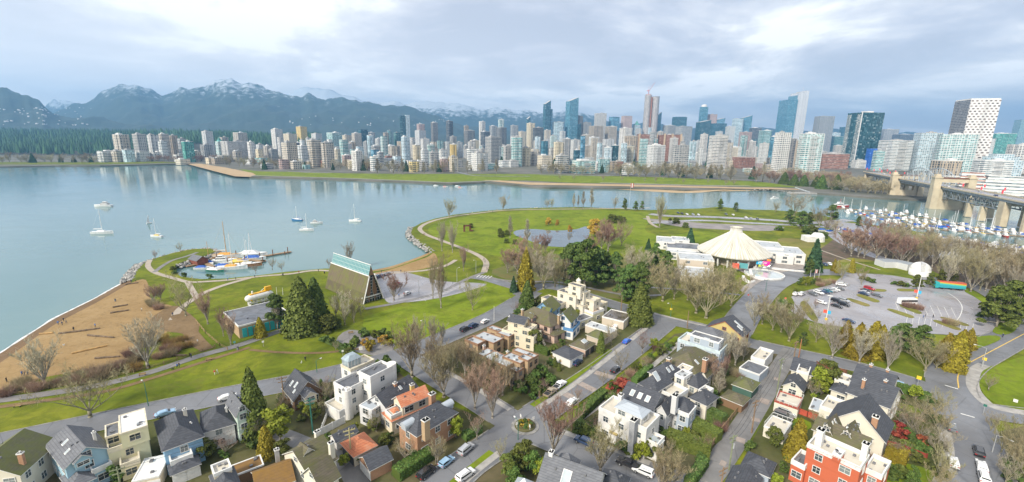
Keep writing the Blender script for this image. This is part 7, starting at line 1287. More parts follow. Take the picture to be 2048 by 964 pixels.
for nm, poly, n in (('between the shore houses', [(120, 880), (420, 830), (640, 780), (820, 760), (930, 860), (800, 950), (520, 950), (250, 960)], 46), ('behind the brick apartments', [(1010, 640), (1080, 600), (1240, 640), (1120, 740)], 16), ('between the side street and the lane', [(1150, 840), (1340, 690), (1530, 740), (1400, 940), (1270, 930)], 40), ('right of the lane', [(1590, 730), (1880, 800), (1880, 960), (1560, 960), (1480, 920)], 44)):
 W = gl(poly); xs = [p.x for p in W]; ys = [p.y for p in W]; k = 0
 while k < n:
  x, y = yr.uniform(min(xs), max(xs)), yr.uniform(min(ys), max(ys)); ins = False
  for i in range(len(W)):
   a, c = W[i], W[i - 1]
   if (a.y > y) != (c.y > y) and x < (c.x - a.x) * (y - a.y) / (c.y - a.y) + a.x: ins = not ins
  if not ins or any((Vector((x, y)) - f[0]).length < f[1] for f in FOOT): continue
  kd = yr.choice(('shrub', 'shrub', 'ball', 'brush', 'leafy', 'small', 'shrub')); k += 1; plant(kd, 0, 0, {'shrub': 'low green shrub', 'ball': 'round green shrub', 'brush': 'bare brown bush', 'leafy': 'leafy garden bush', 'small': 'small bare tree'}[kd] + ' in the yards ' + nm, 'plants in the yards', h=PROTO[kd][0] * yr.uniform(.35, .6) if kd == 'leafy' else PROTO[kd][0] * yr.uniform(.5, 1), pos=(x, y, 0))
T('shruby', '742,692 733,688 776,692 768,684 740,702', 'yellow shrub in the circular garden', 'shrubs of the circular garden'); T('shrub', '726,668 735,674 775,676 765,670 690,700 700,706 650,684 662,690 712,690', 'dark shrub around the circular garden', 'shrubs of the circular garden'); T('leafy', '752,678,660 712,690,672', 'palm-like tufted tree in the circular garden', 'shrubs of the circular garden'); T('small', '672,702,684', 'small white blossoming tree by the circular garden', 'shrubs of the circular garden')
hedge([(644, 680), (672, 692), (705, 710)], 1.8, 1.4, 'long clipped hedge beside the circular garden'); hedge([(1052, 692), (1098, 711)], 2.0, 2.2, 'bright hedge between brick apartments and cream house', m=M_LEAF); hedge([(1208, 792), (1158, 838)], 2.2, 2.4, 'dark hedge along the side street before the white house'); hedge([(1150, 848), (1190, 872)], 2, 2.0, 'hedge at the corner before the white house')
hedge([(1392, 822), (1448, 852)], 2.6, 3.0, 'tall dark hedge between charcoal cluster and lane'); hedge([(1378, 852), (1438, 884)], 3, 2.8, 'clipped hedge in the yard beside the white house', m=M_CYP); hedge([(1334, 884), (1420, 912)], 3.4, 3.2, 'thick cypress hedge before the lane, widest of all', m=M_CYP); hedge([(1376, 975), (1408, 930)], 2, 2.2, 'hedge along the lane at the bottom'); hedge([(1268, 770), (1300, 740)], 2, 2.2, 'hedge beside the charcoal cluster facing the street')
hedge([(1792, 778), (1860, 803)], 2.2, 2.2, 'long clipped hedge at the right street corner', m=M_LEAF); hedge([(1770, 914), (1812, 932)], 3.2, 3.4, 'tall ochre green hedge beside the red building', m=M_GOLD); hedge([(1790, 828), (1826, 842)], 2, 1.8, 'garden hedge before the middle cream house'); hedge([(1782, 858), (1830, 876)], 2, 1.8, 'garden hedge before the tall cream house'); hedge([(1632, 750), (1668, 764)], 1.6, 1.8, 'hedge along the yard behind the corner house', m=M_LEAF)
hedge([(792, 958), (862, 912)], 3.0, 2.4, 'bright sloping hedge beside the brick garage', m=M_LEAF); hedge([(928, 880), (960, 862)], 2, 1.8, 'dark hedge along the pavement by the brick house'); hedge([(1166, 612), (1206, 630)], 2.4, 3, 'tall hedge behind the condominium')
sheet('lawn', [(1800, 925), (1880, 950), (1890, 1000), (1790, 1000), (1770, 940)], 0.06, M_GRASS2, 2); sheet('lawn', [(1795, 815), (1830, 828), (1850, 822), (1800, 806)], 0.06, M_GRASS2, 2); sheet('lawn', [(1592, 835), (1622, 846), (1616, 860), (1585, 848)], 0.06, M_GRASS2, 2); sheet('lawn', [(1850, 965), (1884, 975), (1880, 1020), (1840, 1010)], 0.07, M_GRASS2, 2)
# grass beds of the car park
for n_, pts in enumerate(([(1600, 610), (1612, 604), (1636, 640), (1622, 640)], [(1694, 600), (1702, 598), (1738, 610), (1730, 613)], [(1714, 592), (1722, 590), (1758, 602), (1748, 605)], [(1776, 621), (1784, 619), (1826, 633), (1818, 636)], [(1800, 613), (1808, 611), (1842, 625), (1834, 628)], [(1868, 644), (1876, 642), (1920, 658), (1910, 660)], [(1882, 637), (1890, 636), (1936, 650), (1926, 652)], [(1796, 578), (1830, 580), (1832, 583), (1800, 583)], [(1735, 578), (1770, 580), (1768, 584), (1738, 582)], [(1550, 600), (1575, 590), (1588, 606), (1580, 622), (1556, 616)])):
 sheet('bed', pts, 0.26, M_GRASSF if n_ != 9 else M_GRASS, 3, thick=.14)
sheet('lawn', [(1988, 618), (2002, 612), (2030, 640), (2032, 660), (2010, 670), (1985, 664), (1995, 646)], 0.2, M_GRASS2, 3, thick=.1); sheet('lawn', [(1950, 676), (1990, 672), (2000, 680), (1960, 696), (1938, 694)], 0.2, M_GRASS2, 3, thick=.1); sheet('lawn', [(1936, 578), (1960, 590), (1985, 610), (1975, 612), (1950, 595), (1930, 584)], .2, M_GRASS2, 3, thick=.1)
# -- cars
def paint(name, c, metal=0.0):
 m, nt, b = newmat('paint_' + name); nt.links.new(mixrgb(nt, mth(nt, 'MULTIPLY', tnoise(nt, 1.2, 3), 0.2), c, tuple(x * .75 for x in c)), b.inputs['Base Color']); b.inputs['Roughness'].default_value = 0.22; b.inputs['Metallic'].default_value = metal; b.inputs['Coat Weight'].default_value = 0.6; return m
CARC = dict(white=paint('white', (0.78, 0.78, 0.77)), silver=paint('silver', (0.50, 0.51, 0.53), .3), grey=paint('grey', (0.16, 0.17, 0.18), .2), black=paint('black', (0.018, 0.018, 0.022)), navy=paint('navy', (0.02, 0.045, 0.11)), blue=paint('blue', (0.02, 0.12, 0.52)), lblue=paint('light_blue', (0.28, 0.44, 0.60)), red=paint('red', (0.42, 0.015, 0.02)), tan=paint('tan', (0.36, 0.29, 0.20), .2), teal=paint('teal', (0.03, 0.16, 0.22)))
M_TYRE = mat('tyre', (0.02, 0.02, 0.022), .85, .1, 3); M_RIM = mat('wheel_rim', (0.45, 0.46, 0.47), .3, .1, 3, metal=.6); M_CGL = mat('car_glass', (0.02, 0.025, 0.03), .05, .1, 3); M_HL = mat('headlight', (0.75, 0.76, 0.76), .15, .05, 3); M_TL = mat('taillight', (0.45, 0.02, 0.02), .25, .05, 3); M_BUMP = mat('black_plastic', (0.03, 0.03, 0.032), .6, .1, 3)
def car_profile(kind):
 if kind == 'suv': return [(-2.3, .45), (-2.35, .95), (-2.25, 1.15), (-2.05, 1.72), (.55, 1.74), (1.25, 1.12), (2.2, 1.0), (2.35, .8), (2.35, .42)], 1.74, (-2.02, .55, 1.25), 4.7, 1.85
 if kind == 'hatch': return [(-1.95, .4), (-2.0, .9), (-1.7, 1.42), (.35, 1.5), (1.15, .98), (1.9, .85), (2.02, .65), (2.02, .36)], 1.5, (-1.7, .35, 1.15), 4.0, 1.72
 if kind == 'pickup': return [(-2.75, .55), (-2.8, 1.1), (-.9, 1.12), (-.75, 1.75), (.65, 1.77), (1.25, 1.2), (2.55, 1.1), (2.7, .9), (2.7, .5)], 1.77, (-.78, .65, 1.25), 5.5, 1.92
 return [(-2.25, .4), (-2.3, .85), (-1.75, .98), (-1.1, 1.4), (.3, 1.42), (1.1, .95), (2.1, .82), (2.3, .62), (2.3, .36)], 1.42, (-1.15, .3, 1.1), 4.6, 1.78
_car = {}
def car_meshes(kind):
 if kind in _car: return _car[kind]
 pr, ht, (rx0, rx1, hx), L, W = car_profile(kind); y = W / 2; b = MB(); n = len(pr); k = len(b.v); top = [z > 1.2 for x, z in pr]
 for s in (-1, 1):
  for i, (x, z) in enumerate(pr): b.v.append((x, s * y * (.80 if z > 1.3 else (.985 if z > .6 else .95)), z))
 for i in range(n - 1): b.f.append((i, i + 1, n + i + 1, n + i)); b.m.append(0)
 b.f.append((n - 1, 0, n, 2 * n - 1)); b.m.append(0); b.f.append(tuple(range(n))[::-1]); b.m.append(0); b.f.append(tuple(range(n, 2 * n))); b.m.append(0); body = b.mesh('body', [CARC['white']])
 bm = bmesh.new(); bm.from_mesh(body); bmesh.ops.recalc_face_normals(bm, faces=bm.faces); bmesh.ops.bevel(bm, geom=list(bm.edges), offset=.06, segments=2, affect='EDGES', clamp_overlap=True); bm.to_mesh(body); bm.free(); body.materials.clear(); body.materials.append(None)
 zb = 1.02 if kind in ('sedan', 'hatch') else 1.2; zt = ht - .12; g = MB(); e = .012
 for s in (-1, 1):
  yb, yt = s * y * .92, s * y * .835; q = [(rx0 + .1 - .25 * (kind == 'sedan'), s * (y * .965 + e), zb), (hx - .22, s * (y * .965 + e), zb), (rx1 - .02, s * (y * .815 + e), zt), (rx0 + .12, s * (y * .815 + e), zt)]; g.poly(q if s < 0 else q[::-1])
 g.poly([(hx + .02, -y * .82, zb), (hx + .02, y * .82, zb), (rx1 + .1, y * .74, zt + .02), (rx1 + .1, -y * .74, zt + .02)]); xr = rx0 - (.5 if kind == 'sedan' else .16 if kind != 'pickup' else .08)
 g.poly([(xr - .05, y * .8, zb), (xr - .05, -y * .8, zb), (rx0 - .07, -y * .72, zt), (rx0 - .07, y * .72, zt)]); gm = g.mesh('windows', M_CGL)
 wm = MB(); r = .36 if kind in ('suv', 'pickup') else .32; wm.tube((0, -.12, 0), (0, .12, 0), r, r, 14); rm = MB(); rm.tube((0, -.135, 0), (0, .135, 0), r * .6, r * .6, 10); h = MB(); h.box(-.06, .06, -.2, .2, -.07, .07); t = MB()
 ex = []
 if kind == 'pickup': bb = MB(); bb.box(-2.6, -1.0, -y * .8, y * .8, 1.10, 1.15); ex.append(('load_bed', bb.mesh('load_bed', M_BUMP)))
 if kind == 'suv': bb = MB(); [bb.tube((-1.7, s * y * .7, ht + .08), (.3, s * y * .7, ht + .08), .035, .035, 4) for s in (-1, 1)]; ex.append(('roof_rails', bb.mesh('roof_rails', M_BUMP)))
 _car[kind] = (body, gm, wm.mesh('tyre', M_TYRE), rm.mesh('rim', M_RIM), h.mesh('headlight', M_HL), h.mesh('taillight', M_TL), ex, L, W, r); return _car[kind]
def car(kind, col, x, y, x2, y2, label, group='parked cars', z=0.14, flip=False):
 body, gm, ty, rim, hl, tl, ex, L, W, r = car_meshes(kind); p = G(x, y, 0); q = G(x2, y2, 0); d = q - p; a = math.atan2(d.y, d.x) + (PI if flip else 0)
 t = thing('parked_car' if 'parked' in group else 'car', label, {'suv': 'car', 'sedan': 'car', 'hatch': 'car', 'pickup': 'pickup'}[kind], (p.x, p.y, z), a, group)
 o = link('body', body, t); o.material_slots[0].link = 'OBJECT'; o.material_slots[0].material = CARC[col]; link('windows', gm, t)
 for sx in (-1, 1):
  for sy in (-1, 1): w = link('wheel', ty, t, (sx * L * .305, sy * (W / 2 - .1), r)); link('rim', rim, w)
 for s in (-1, 1): link('headlight', hl, t, (L / 2 - .03, s * W * .36, .78)); link('taillight', tl, t, (-L / 2 + .04, s * W * .38, .88))
 for nm, me in ex: link(nm, me, t)
 return t
for row in '''suv silver 932 904 946 892|silver estate car at the kerb before the brick house
hatch lblue 893 929 907 918|light blue hatchback behind the silver estate
suv black 853 951 868 939|black four-wheel drive with a roof rack behind the light blue hatchback
suv white 931 956 946 945|white car across the street from the light blue hatchback
pickup tan 1101 789 1115 778|tan pickup beside the brick apartments garden
pickup white 1119 775 1134 764|white pickup in front of the tan one
suv navy 1154 729 1166 720|dark blue car before the white garage doors
sedan white 1144 808 1157 798|white saloon beside the verge opposite the pickups
sedan black 1231 743 1243 734|black saloon by the verge of the side street
sedan blue 1253 686 1264 678|bright blue coupe alone in the side street
sedan white 1233 655 1243 648|white saloon on the drive of the wet-roofed garage
pickup black 1256 934 1240 927|black pickup half hidden by the bare tree
suv white 1286 948 1270 941|white four-wheel drive behind the black pickup
suv navy 1167 888 1152 881|dark blue van under the bare tree by the white house
sedan grey 90 893 74 897|dark saloon beside the half-timbered house
sedan lblue 331 831 347 826|pale blue car half hidden behind the dark hipped roof
sedan white 455 799 470 795|white sports car beside the pale green house
suv black 930 662 942 656|black car on the shore street behind the brick apartments
suv navy 947 655 958 649|second dark car on the shore street behind the brick apartments
hatch white 970 646 981 640|white car in front of the two dark ones on the shore street
sedan grey 1903 860 1900 845|grey car under the bare trees of the right hand street
suv black 1956 908 1952 893|black four-wheel drive alone at the right kerb
sedan white 1962 938 1958 923|white saloon first behind the black car at the right kerb
suv white 1966 960 1962 945|white car at the bottom of the right kerb
sedan white 1906 930 1903 915|white car hidden by bare twigs in the right hand street
hatch lblue 1800 774 1814 779|pale blue car with markings beside the hedge at the corner
suv silver 1573 829 1587 834|silver car beside the red trimmed deck garage
suv grey 1566 836 1580 841|dark car beside the silver one at the deck garage'''.split('\n'):
 a, lab = row.split('|'); v = a.split(); car(v[0], v[1], *map(float, v[2:6]), lab)
LOT = 'suv white 1592 591,suv white 1603 591,sedan grey 1625 590,suv white 1637 588,sedan navy 1648 587,hatch teal 1655 585,suv silver 1663 584,hatch white 1670 582,sedan grey 1678 580,suv white 1681 572,sedan silver 1684 569,suv red 1738 580,sedan black 1732 584,sedan silver 1729 587,sedan navy 1727 590,sedan grey 1753 593,suv black 1673 605,suv silver 1687 604,sedan black 1673 615,suv black 1687 612,hatch white 1643 608,sedan navy 1697 645'
for q in LOT.split(','):
 k, c, x, y = q.split(); x, y = float(x), float(y); where = 'in the left row' if y < 592 and x < 1690 else 'beside the red car' if 1720 < x < 1760 else 'on the inner grass bed' if x < 1690 and y < 620 else 'alone on the lower tarmac'
 if c == 'red': where = 'alone of its colour in the middle row'
 dx, dy = (14, 4) if x > 1640 else (10, 8); car(k, c, x, y, x + dx, y + dy * (1 if y > 600 or x > 1700 else -.6 if x < 1620 else .5), f'{c} {"estate" if k == "suv" else "saloon" if k == "sedan" else "hatchback"} {where} of the big car park', 'cars in the big car park', z=.2, flip=(int(x) % 3 == 0))
for k, c, x, y, lab in (('suv', 'navy', 757, 556, 'first of the dark cars against the hedge of the small car park'), ('sedan', 'navy', 765, 553, 'second of the dark cars against the hedge of the small car park'), ('sedan', 'grey', 775, 550, 'farthest dark car against the hedge of the small car park'), ('hatch', 'white', 815, 589, 'white hatchback at the near edge of the small car park'), ('hatch', 'white', 787, 566, 'white car seen through the russet tree'), ('hatch', 'red', 794, 570, 'red car seen through the russet tree')): car(k, c, x, y, x + 8, y - 4, lab, 'cars in the small car park')
for i, (x, y) in enumerate(((1356, 427), (1364, 429), (1374, 430), (1386, 431), (1397, 431), (1452, 430), (1466, 431), (1492, 437), (1502, 438), (1515, 440))): c = ('navy', 'black', 'white', 'silver', 'white', 'grey', 'white', 'white', 'silver', 'grey')[i]; car('suv' if i % 2 else 'sedan', c, x, y, x + 6, y + 3, f'{c} car on the waterside car park behind the museum', 'cars on the waterside car park', z=.2)
for x, y, c in ((1650, 531, 'navy'), (1659, 530, 'white')): car('sedan', c, x, y, x + 6, y + 4, f'{c} car on the drive between small golden cypresses', 'cars on the museum drive')
pN, bax, bnx, bzd, bspan, bwd, bRm = BR
for k in range(9):
 X = -110 + k * 48; q = pN + bRm @ Vector((X, bwd * (.3 if k % 2 else .7), 0)); px = PX((q.x, q.y, bzd)); o = car('suv' if k % 3 else 'sedan', ('white', 'silver', 'navy', 'black', 'red')[k % 5], 1000, 700, 1010, 700, f'{("white", "silver", "navy", "black", "red")[k % 5]} car driving on the bridge deck', 'cars on the bridge'); o.location = (q.x, q.y, bzd + .12); o.rotation_euler[2] = math.atan2(bax.y, bax.x) + (PI if k % 2 else 0)
# trailer painted in rainbow colours, and a white coach
p = G(1900, 579); q = G(1926, 581); d = q - p; t = thing('painted_trailer', 'long trailer painted in rainbow stripes at the car park edge', 'trailer', (p.x, p.y, .14), math.atan2(d.y, d.x)); L = 44 * mpp(p)
def rainbow():
 m, nt, b = newmat('rainbow_mural'); tc = nt.nodes.new('ShaderNodeTexCoord'); sp = nt.nodes.new('ShaderNodeSeparateXYZ'); nt.links.new(tc.outputs['Object'], sp.inputs[0]); f = mth(nt, 'ADD', mth(nt, 'DIVIDE', sp.outputs[2], 4.2), mth(nt, 'MULTIPLY', sp.outputs[0], 0.012))
 nt.links.new(rampn(nt, f, [(0, (.03, .30, .36)), (.5, (.04, .40, .40)), (.66, (.25, .45, .12)), (.74, (.65, .42, .06)), (.82, (.6, .10, .05)), (.9, (.5, .12, .07))], True), b.inputs['Base Color']); b.inputs['Roughness'].default_value = .5; return m
b = MB(); b.box(-L / 2, L / 2, -1.3, 1.3, .9, 3.9); b.build('box_body', rainbow(), t); b = MB(); b.box(-L / 2 - 1.6, -L / 2, -1.2, 1.2, .6, 3.6); b.build('cab_end', mat('teal_paint', (.03, .38, .40), .5, .1, 1), t); wb = MB(); wb.tube((0, -1.2, .5), (0, 1.2, .5), .5, .5, 12); wm = wb.mesh('wheel', M_TYRE)
for x in (-L * .36, -L * .1 + 1, L * .3, L * .38): link('wheel', wm, t, (x, 0, 0))
p = G(1813, 609); t = thing('coach', 'white coach parked beside reddish bushes in the big car park', 'bus', (p.x, p.y, .14), .05); b = MB(); b.box(-3.9, 3.9, -1.2, 1.2, .4, 2.9, taper=.97); b.build('body', CARC['white'], t); b = MB(); b.box(-3.7, 3.75, -1.23, 1.23, 1.5, 2.4); b.build('windows', M_CGL, t)
for x in (-2.4, 2.4): link('wheel', wm, t, (x, 0, 0))
# -- boats
HC = dict(white=mat('hull_white', (.76, .76, .74), .35, .08, 1), blue=mat('hull_blue', (.03, .16, .38), .35, .1, 1), green=mat('hull_green', (.04, .18, .14), .4, .1, 1), wood=mat('hull_wood', (.34, .17, .07), .5, .2, 1), red=mat('hull_red', (.55, .04, .03), .4, .1, 1), yellow=mat('hull_yellow', (.75, .50, .04), .4, .1, 1), tarp=mat('blue_tarp', (.02, .11, .46), .7, .2, 1), wtarp=mat('white_tarp', (.7, .7, .69), .7, .1, .6), black=M_BUMP, orange=mat('orange_canopy', (.75, .38, .08), .7, .1, 1))
M_TEAK = mat('boat_deck', (.50, .36, .20), .6, .15, 1); M_MAST = mat('mast_white', (.72, .72, .7), .4, .05, 1); M_MASTW = mat('mast_wood', (.50, .30, .12), .5, .1, 1)
def hull(L, W, H, bow=.45):
 b = MB(); S = []; n = 9
 for k in range(n):
  u = k / (n - 1); x = (u - .45) * L; w = W / 2 * (1 - max(0, (u - .5) / .5) ** 2.2) * (.82 + .18 * min(1, u * 4)); sh = H * (1 + bow * max(0, u - .35)); S.append([(x, -w, sh), (x, -w * .72, -.25), (x, w * .72, -.25), (x, w, sh)])
 for k in range(n - 1):
  for i in range(3): b.poly([S[k][i], S[k + 1][i], S[k + 1][i + 1], S[k][i + 1]][::-1])
  b.poly([S[k][3], S[k + 1][3], S[k + 1][0], S[k][0]][::-1], 1)
 b.poly(S[0], 0); return b
_bm = {}
def boat(kind, x, y, L, ang, label, col='white', group=None, mast=None, wood=False, extra=None, lite=False, z=None):
 p = G(x, y, WATER if z is None else z); t = thing('sailing_boat' if mast else 'motor_boat', label, 'boat', p, ang, group); key = (round(L), col, kind, bool(mast), wood)
 if key not in _bm or not lite:
  W = L * (.27 if mast else .32); H = L * .085 + .35; parts = [('hull', hull(L, W, H).mesh('hull', [HC[col], M_TEAK if wood else HC['white']]))]; c = MB()
  if kind == 'motor': c.box(-L * .28, L * .14, -W * .36, W * .36, H, H + L * .11, taper=.9); c.box(-L * .2, L * .02, -W * .3, W * .3, H + L * .11, H + L * .2, taper=.88)
  elif kind == 'cover': c.box(-L * .4, L * .3, -W * .45, W * .45, H, H + L * .1, taper=.5)
  else: c.box(-L * .18, L * .2, -W * .28, W * .28, H, H + L * .06, taper=.85)
  parts.append(('cabin', c.mesh('cabin', extra or (HC['tarp'] if kind == 'cover' else HC['white']))))
  if kind == 'motor': g = MB(); g.box(-L * .27, L * .125, -W * .365, W * .365, H + L * .045, H + L * .085); g.box(-L * .19, L * .01, -W * .305, W * .305, H + L * .135, H + L * .175); parts.append(('windows', g.mesh('windows', M_CGL)))
  if mast: m = MB(); mm = mast if mast > 2 else L * 1.25; m.tube((L * .06, 0, H), (L * .06, 0, H + mm), .12 + mm * .006, .07 + mm * .003, 6); m.tube((L * .06, 0, H + L * .12), (-L * .34, 0, H + L * .12), .1, .1, 5); m.tube((L * .06, 0, H + mm * .97), (L * .53, 0, H * 1.3), .025, .025, 3); m.tube((L * .06, 0, H + mm * .97), (-L * .44, 0, H), .025, .025, 3); parts.append(('mast', m.mesh('mast', M_MASTW if wood else M_MAST))); s = MB(); s.tube((L * .04, 0, H + L * .15), (-L * .32, 0, H + L * .15), .2, .16, 6); parts.append(('furled_sail', s.mesh('furled_sail', HC['tarp'] if col in ('blue', 'wood') else HC['wtarp'])))
  _bm[key] = parts
 for nm, me in _bm[key]: link(nm, me, t)
 return t
gby = 'boats at anchor in the bay'
boat('sail', 203, 467, 15, .15, 'largest white yacht at anchor with a bare mast, left in the bay', group=gby, mast=17); boat('sail', 314, 474, 10, 3.0, 'small white yacht with a yellow sail cover', group=gby, mast=13, extra=HC['yellow']); boat('sail', 595, 441, 11, 2.9, 'blue hulled yacht at anchor', 'blue', gby, mast=12); boat('motor', 632, 447, 10, .2, 'white cabin cruiser at anchor between the yachts', group=gby); boat('sail', 612, 461, 11, .1, 'white yacht nearest the small cove, yellow dinghy behind', group=gby, mast=13); boat('sail', 711, 443, 11, 3.1, 'white yacht at anchor farthest right in the bay', group=gby, mast=15); boat('motor', 208, 413, 17, 3.25, 'long low launch under way with a wake', group=gby)
o = boat('sail', 298, 447, 4, 1, 'tiny dinghy under white sail', group=gby, mast=7); b = MB(); b.poly([(.2, 0, 1.2), (-1.6, .1, 1.3), (.2, 0, 7)]); b.build('sail', HC['wtarp'], o)
gh = 'boats in the heritage harbour'
for a in (('cover', 404, 538, 9, .1, 'white open boat beside the boathouse', 'white', gh), ('cover', 430, 543, 11, -.2, 'green double-ended boat nearest the lawn', 'green', gh, None, True, HC['wtarp'])): boat(*a)
boat('cabin', 462, 538, 16, .2, 'white ketch with an orange canopy and red rail', 'white', gh, mast=19, extra=HC['orange']); boat('sail', 494, 532, 15, .2, 'brown hulled sloop at the outer float', 'wood', gh, mast=14); boat('sail', 450, 515, 19, .15, 'large wooden schooner with a tall varnished mast', 'white', gh, mast=21, wood=True, extra=HC['orange']); boat('motor', 447, 524, 14, .2, 'white fishing boat with a wheelhouse in the middle of the harbour', 'white', gh); o = boat('cover', 502, 512, 18, .15, 'big boat wrapped in a white tarpaulin under an A-shaped mast', 'white', gh, None, False, HC['wtarp'])
b = MB(); b.tube((0, -2.2, 2), (0, 0, 15), .14, .1, 5); b.tube((0, 2.2, 2), (0, 0, 15), .14, .1, 5); b.tube((-3, 0, 2), (-3, 0, 12), .12, .1, 5); b.build('a_frame_mast', M_MAST, o); boat('cover', 507, 519, 13, .2, 'boat under a vivid blue tarpaulin at the outer float', 'white', gh); boat('cover', 478, 526, 11, .2, 'yellow decked boat behind the white ketch', 'yellow', gh, None, False, HC['yellow']); boat('cover', 420, 527, 8, -.6, 'small boat under a blue tarpaulin by the boathouse', 'white', gh); boat('sail', 416, 518, 8, .2, 'small sloop with a wooden mast behind the boathouse', 'wood', gh, mast=10, wood=True); boat('cover', 446, 534, 10, .2, 'blue covered boat beside the orange canopy', 'blue', gh)
M_PLK = mat('dock_planks', (.36, .24, .13), .8, .2, 1); M_PILE = mat('piling_brown', (.20, .085, .04), .85, .2, 1)
def dock(pts, w, label, piles=()):
 P = gl(pts, WATER); t = thing('dock', label, 'dock', P[0], 0); b = MB(); L, R2 = offs(P, w / 2)
 for i in range(len(P) - 1): b.prism([(v - P[0])[:2] for v in (L[i], L[i + 1], R2[i + 1], R2[i])], .35, .85)
 b.build('deck', M_PLK, t)
 for x, y, yt in piles: q = G(x, y, WATER); b = MB(); b.tube((q.x - P[0].x, q.y - P[0].y, -2), (q.x - P[0].x, q.y - P[0].y, max(2.5, HT(q, yt) - WATER)), .28, .25, 8); b.build('piling', M_PILE, t)
dock([(524, 515), (582, 505)], 2.4, 'long floating pier reaching out of the heritage harbour', [(520, 516, 505), (546, 512, 499), (576, 507, 494), (570, 510, 505)]); dock([(408, 526), (424, 535), (438, 543)], 2.4, 'short diagonal float beside the boathouse', [(430, 543, 531)]); dock([(420, 520), (445, 515), (490, 521), (530, 524)], 2.4, 'main float of the heritage harbour', [(434, 520, 507), (473, 515, 501), (490, 522, 510), (526, 525, 514)]); dock([(470, 536), (505, 529), (530, 523)], 3.0, 'outer float with planked deck', [(481, 535, 524), (456, 531, 516)])
dock([(372, 535), (392, 531), (404, 528)], 2, 'gangway from the lawn to the boathouse')
p = G(398, 528, WATER); t = thing('boathouse', 'floating red brown boathouse with a grey gable roof', 'building', p, -.5); b = MB(); b.box(-4.5, 4.5, -3, 3, .3, 3.4); b.poly([(4.5, -3, 3.4), (4.5, 3, 3.4), (4.5, 0, 5.2)]); b.poly([(-4.5, 3, 3.4), (-4.5, -3, 3.4), (-4.5, 0, 5.2)]); b.build('wall', mat('red_boards', (.25, .08, .05), .8, .2, 1), t); b = MB(); b.poly([(-5, -3.6, 3.1), (5, -3.6, 3.1), (5, 0, 5.35), (-5, 0, 5.35)]); b.poly([(5, 3.6, 3.1), (-5, 3.6, 3.1), (-5, 0, 5.35), (5, 0, 5.35)]); b.build('roof', RF['grey'], t)
rm = random.Random(31); CM = ['white'] * 7 + ['blue', 'white', 'green', 'red']
for k in range(6):
 y0 = 416 + k * 7.4; x0 = 1668 + k * 26; x1 = min(2100, x0 + 150 + k * 34); yy = lambda x: y0 + (x - x0) * .085; dock([(x0 - 6, yy(x0)), (x1, yy(x1))], 2.2, 'long marina float of moored boats, ' + ['nearest the channel', 'second from the channel', 'third from the channel', 'fourth from the channel', 'fifth from the channel', 'sixth from the channel', 'nearest the wood'][k])
 x = x0
 while x < x1:
  c = rm.choice(CM); m = rm.random() < .25; L = rm.uniform(8, 13); boat('sail' if m else 'motor' if rm.random() < .75 else 'cover', x, yy(x) + rm.choice((-2.1, 2.4)), L, 1.1 + rm.choice((0, PI)), f'{c} {"yacht" if m else "motor cruiser" if L > 12 else "motor boat"} on the marina float ' + ['nearest the channel', 'second from the channel', 'third from the channel', 'fourth from the channel', 'fifth from the channel', 'sixth from the channel', 'nearest the wood'][k], c, 'boats in the marina', mast=L * 1.0 if m else None, lite=True); x += rm.uniform(11, 18)
for k in range(34):
 x = 1855 + (k % 17) * 12 + rm.uniform(-3, 3); y = 474 + (x - 1855) * .13 + (k // 17) * 12 + rm.uniform(-2, 2); boat('motor' if k % 3 else 'cover', x, y, rm.uniform(6, 10), rm.uniform(0, 6), ('white boat' if k % 3 else 'blue covered boat') + ' laid up on the boat yard behind the wood', 'white', 'boats on the boat yard', lite=True, z=.6)
for k, (x, y) in enumerate(((1645, 462), (1660, 465), (1678, 458), (1690, 462), (1704, 466), (1742, 472), (1752, 476))): boat('cover', x, y, 10, .4 * k, ('red' if k == 3 else 'white') + ' boat on a trailer beside the boat yard road', 'red' if k == 3 else 'white', 'boats beside the boat yard road', z=.6)
o = boat('motor', 1681, 414, 20, .1, 'red and white fire boat in the channel', 'red'); b = MB(); b.tube((-1, 0, 5), (-1, 0, 10), .25, .12, 6); b.build('mast', HC['red'], o); boat('motor', 1549, 398, 12, .2, 'white cruiser moored left of the fire boat')
p = G(1612, 388, WATER); t = thing('landing_stage', 'pale floating landing stage with a sloping gangway', 'dock', p, .1); b = MB(); b.box(-26, 26, -6, 6, .2, 2.2); b.build('float', M_CONC, t); b = MB(); b.tube((6, 0, 2.4), (-8, 14, 8), .8, .8, 4); b.build('gangway', M_STEELL, t)
for k, (x, y) in enumerate(((871, 372), (890, 374), (914, 373), (920, 376))): boat('cover', x, y, 8, .1, 'tiny rowing shell off the far lawn', 'white', 'rowing shells', None, False, HC['red'] if k % 2 else HC['white'])
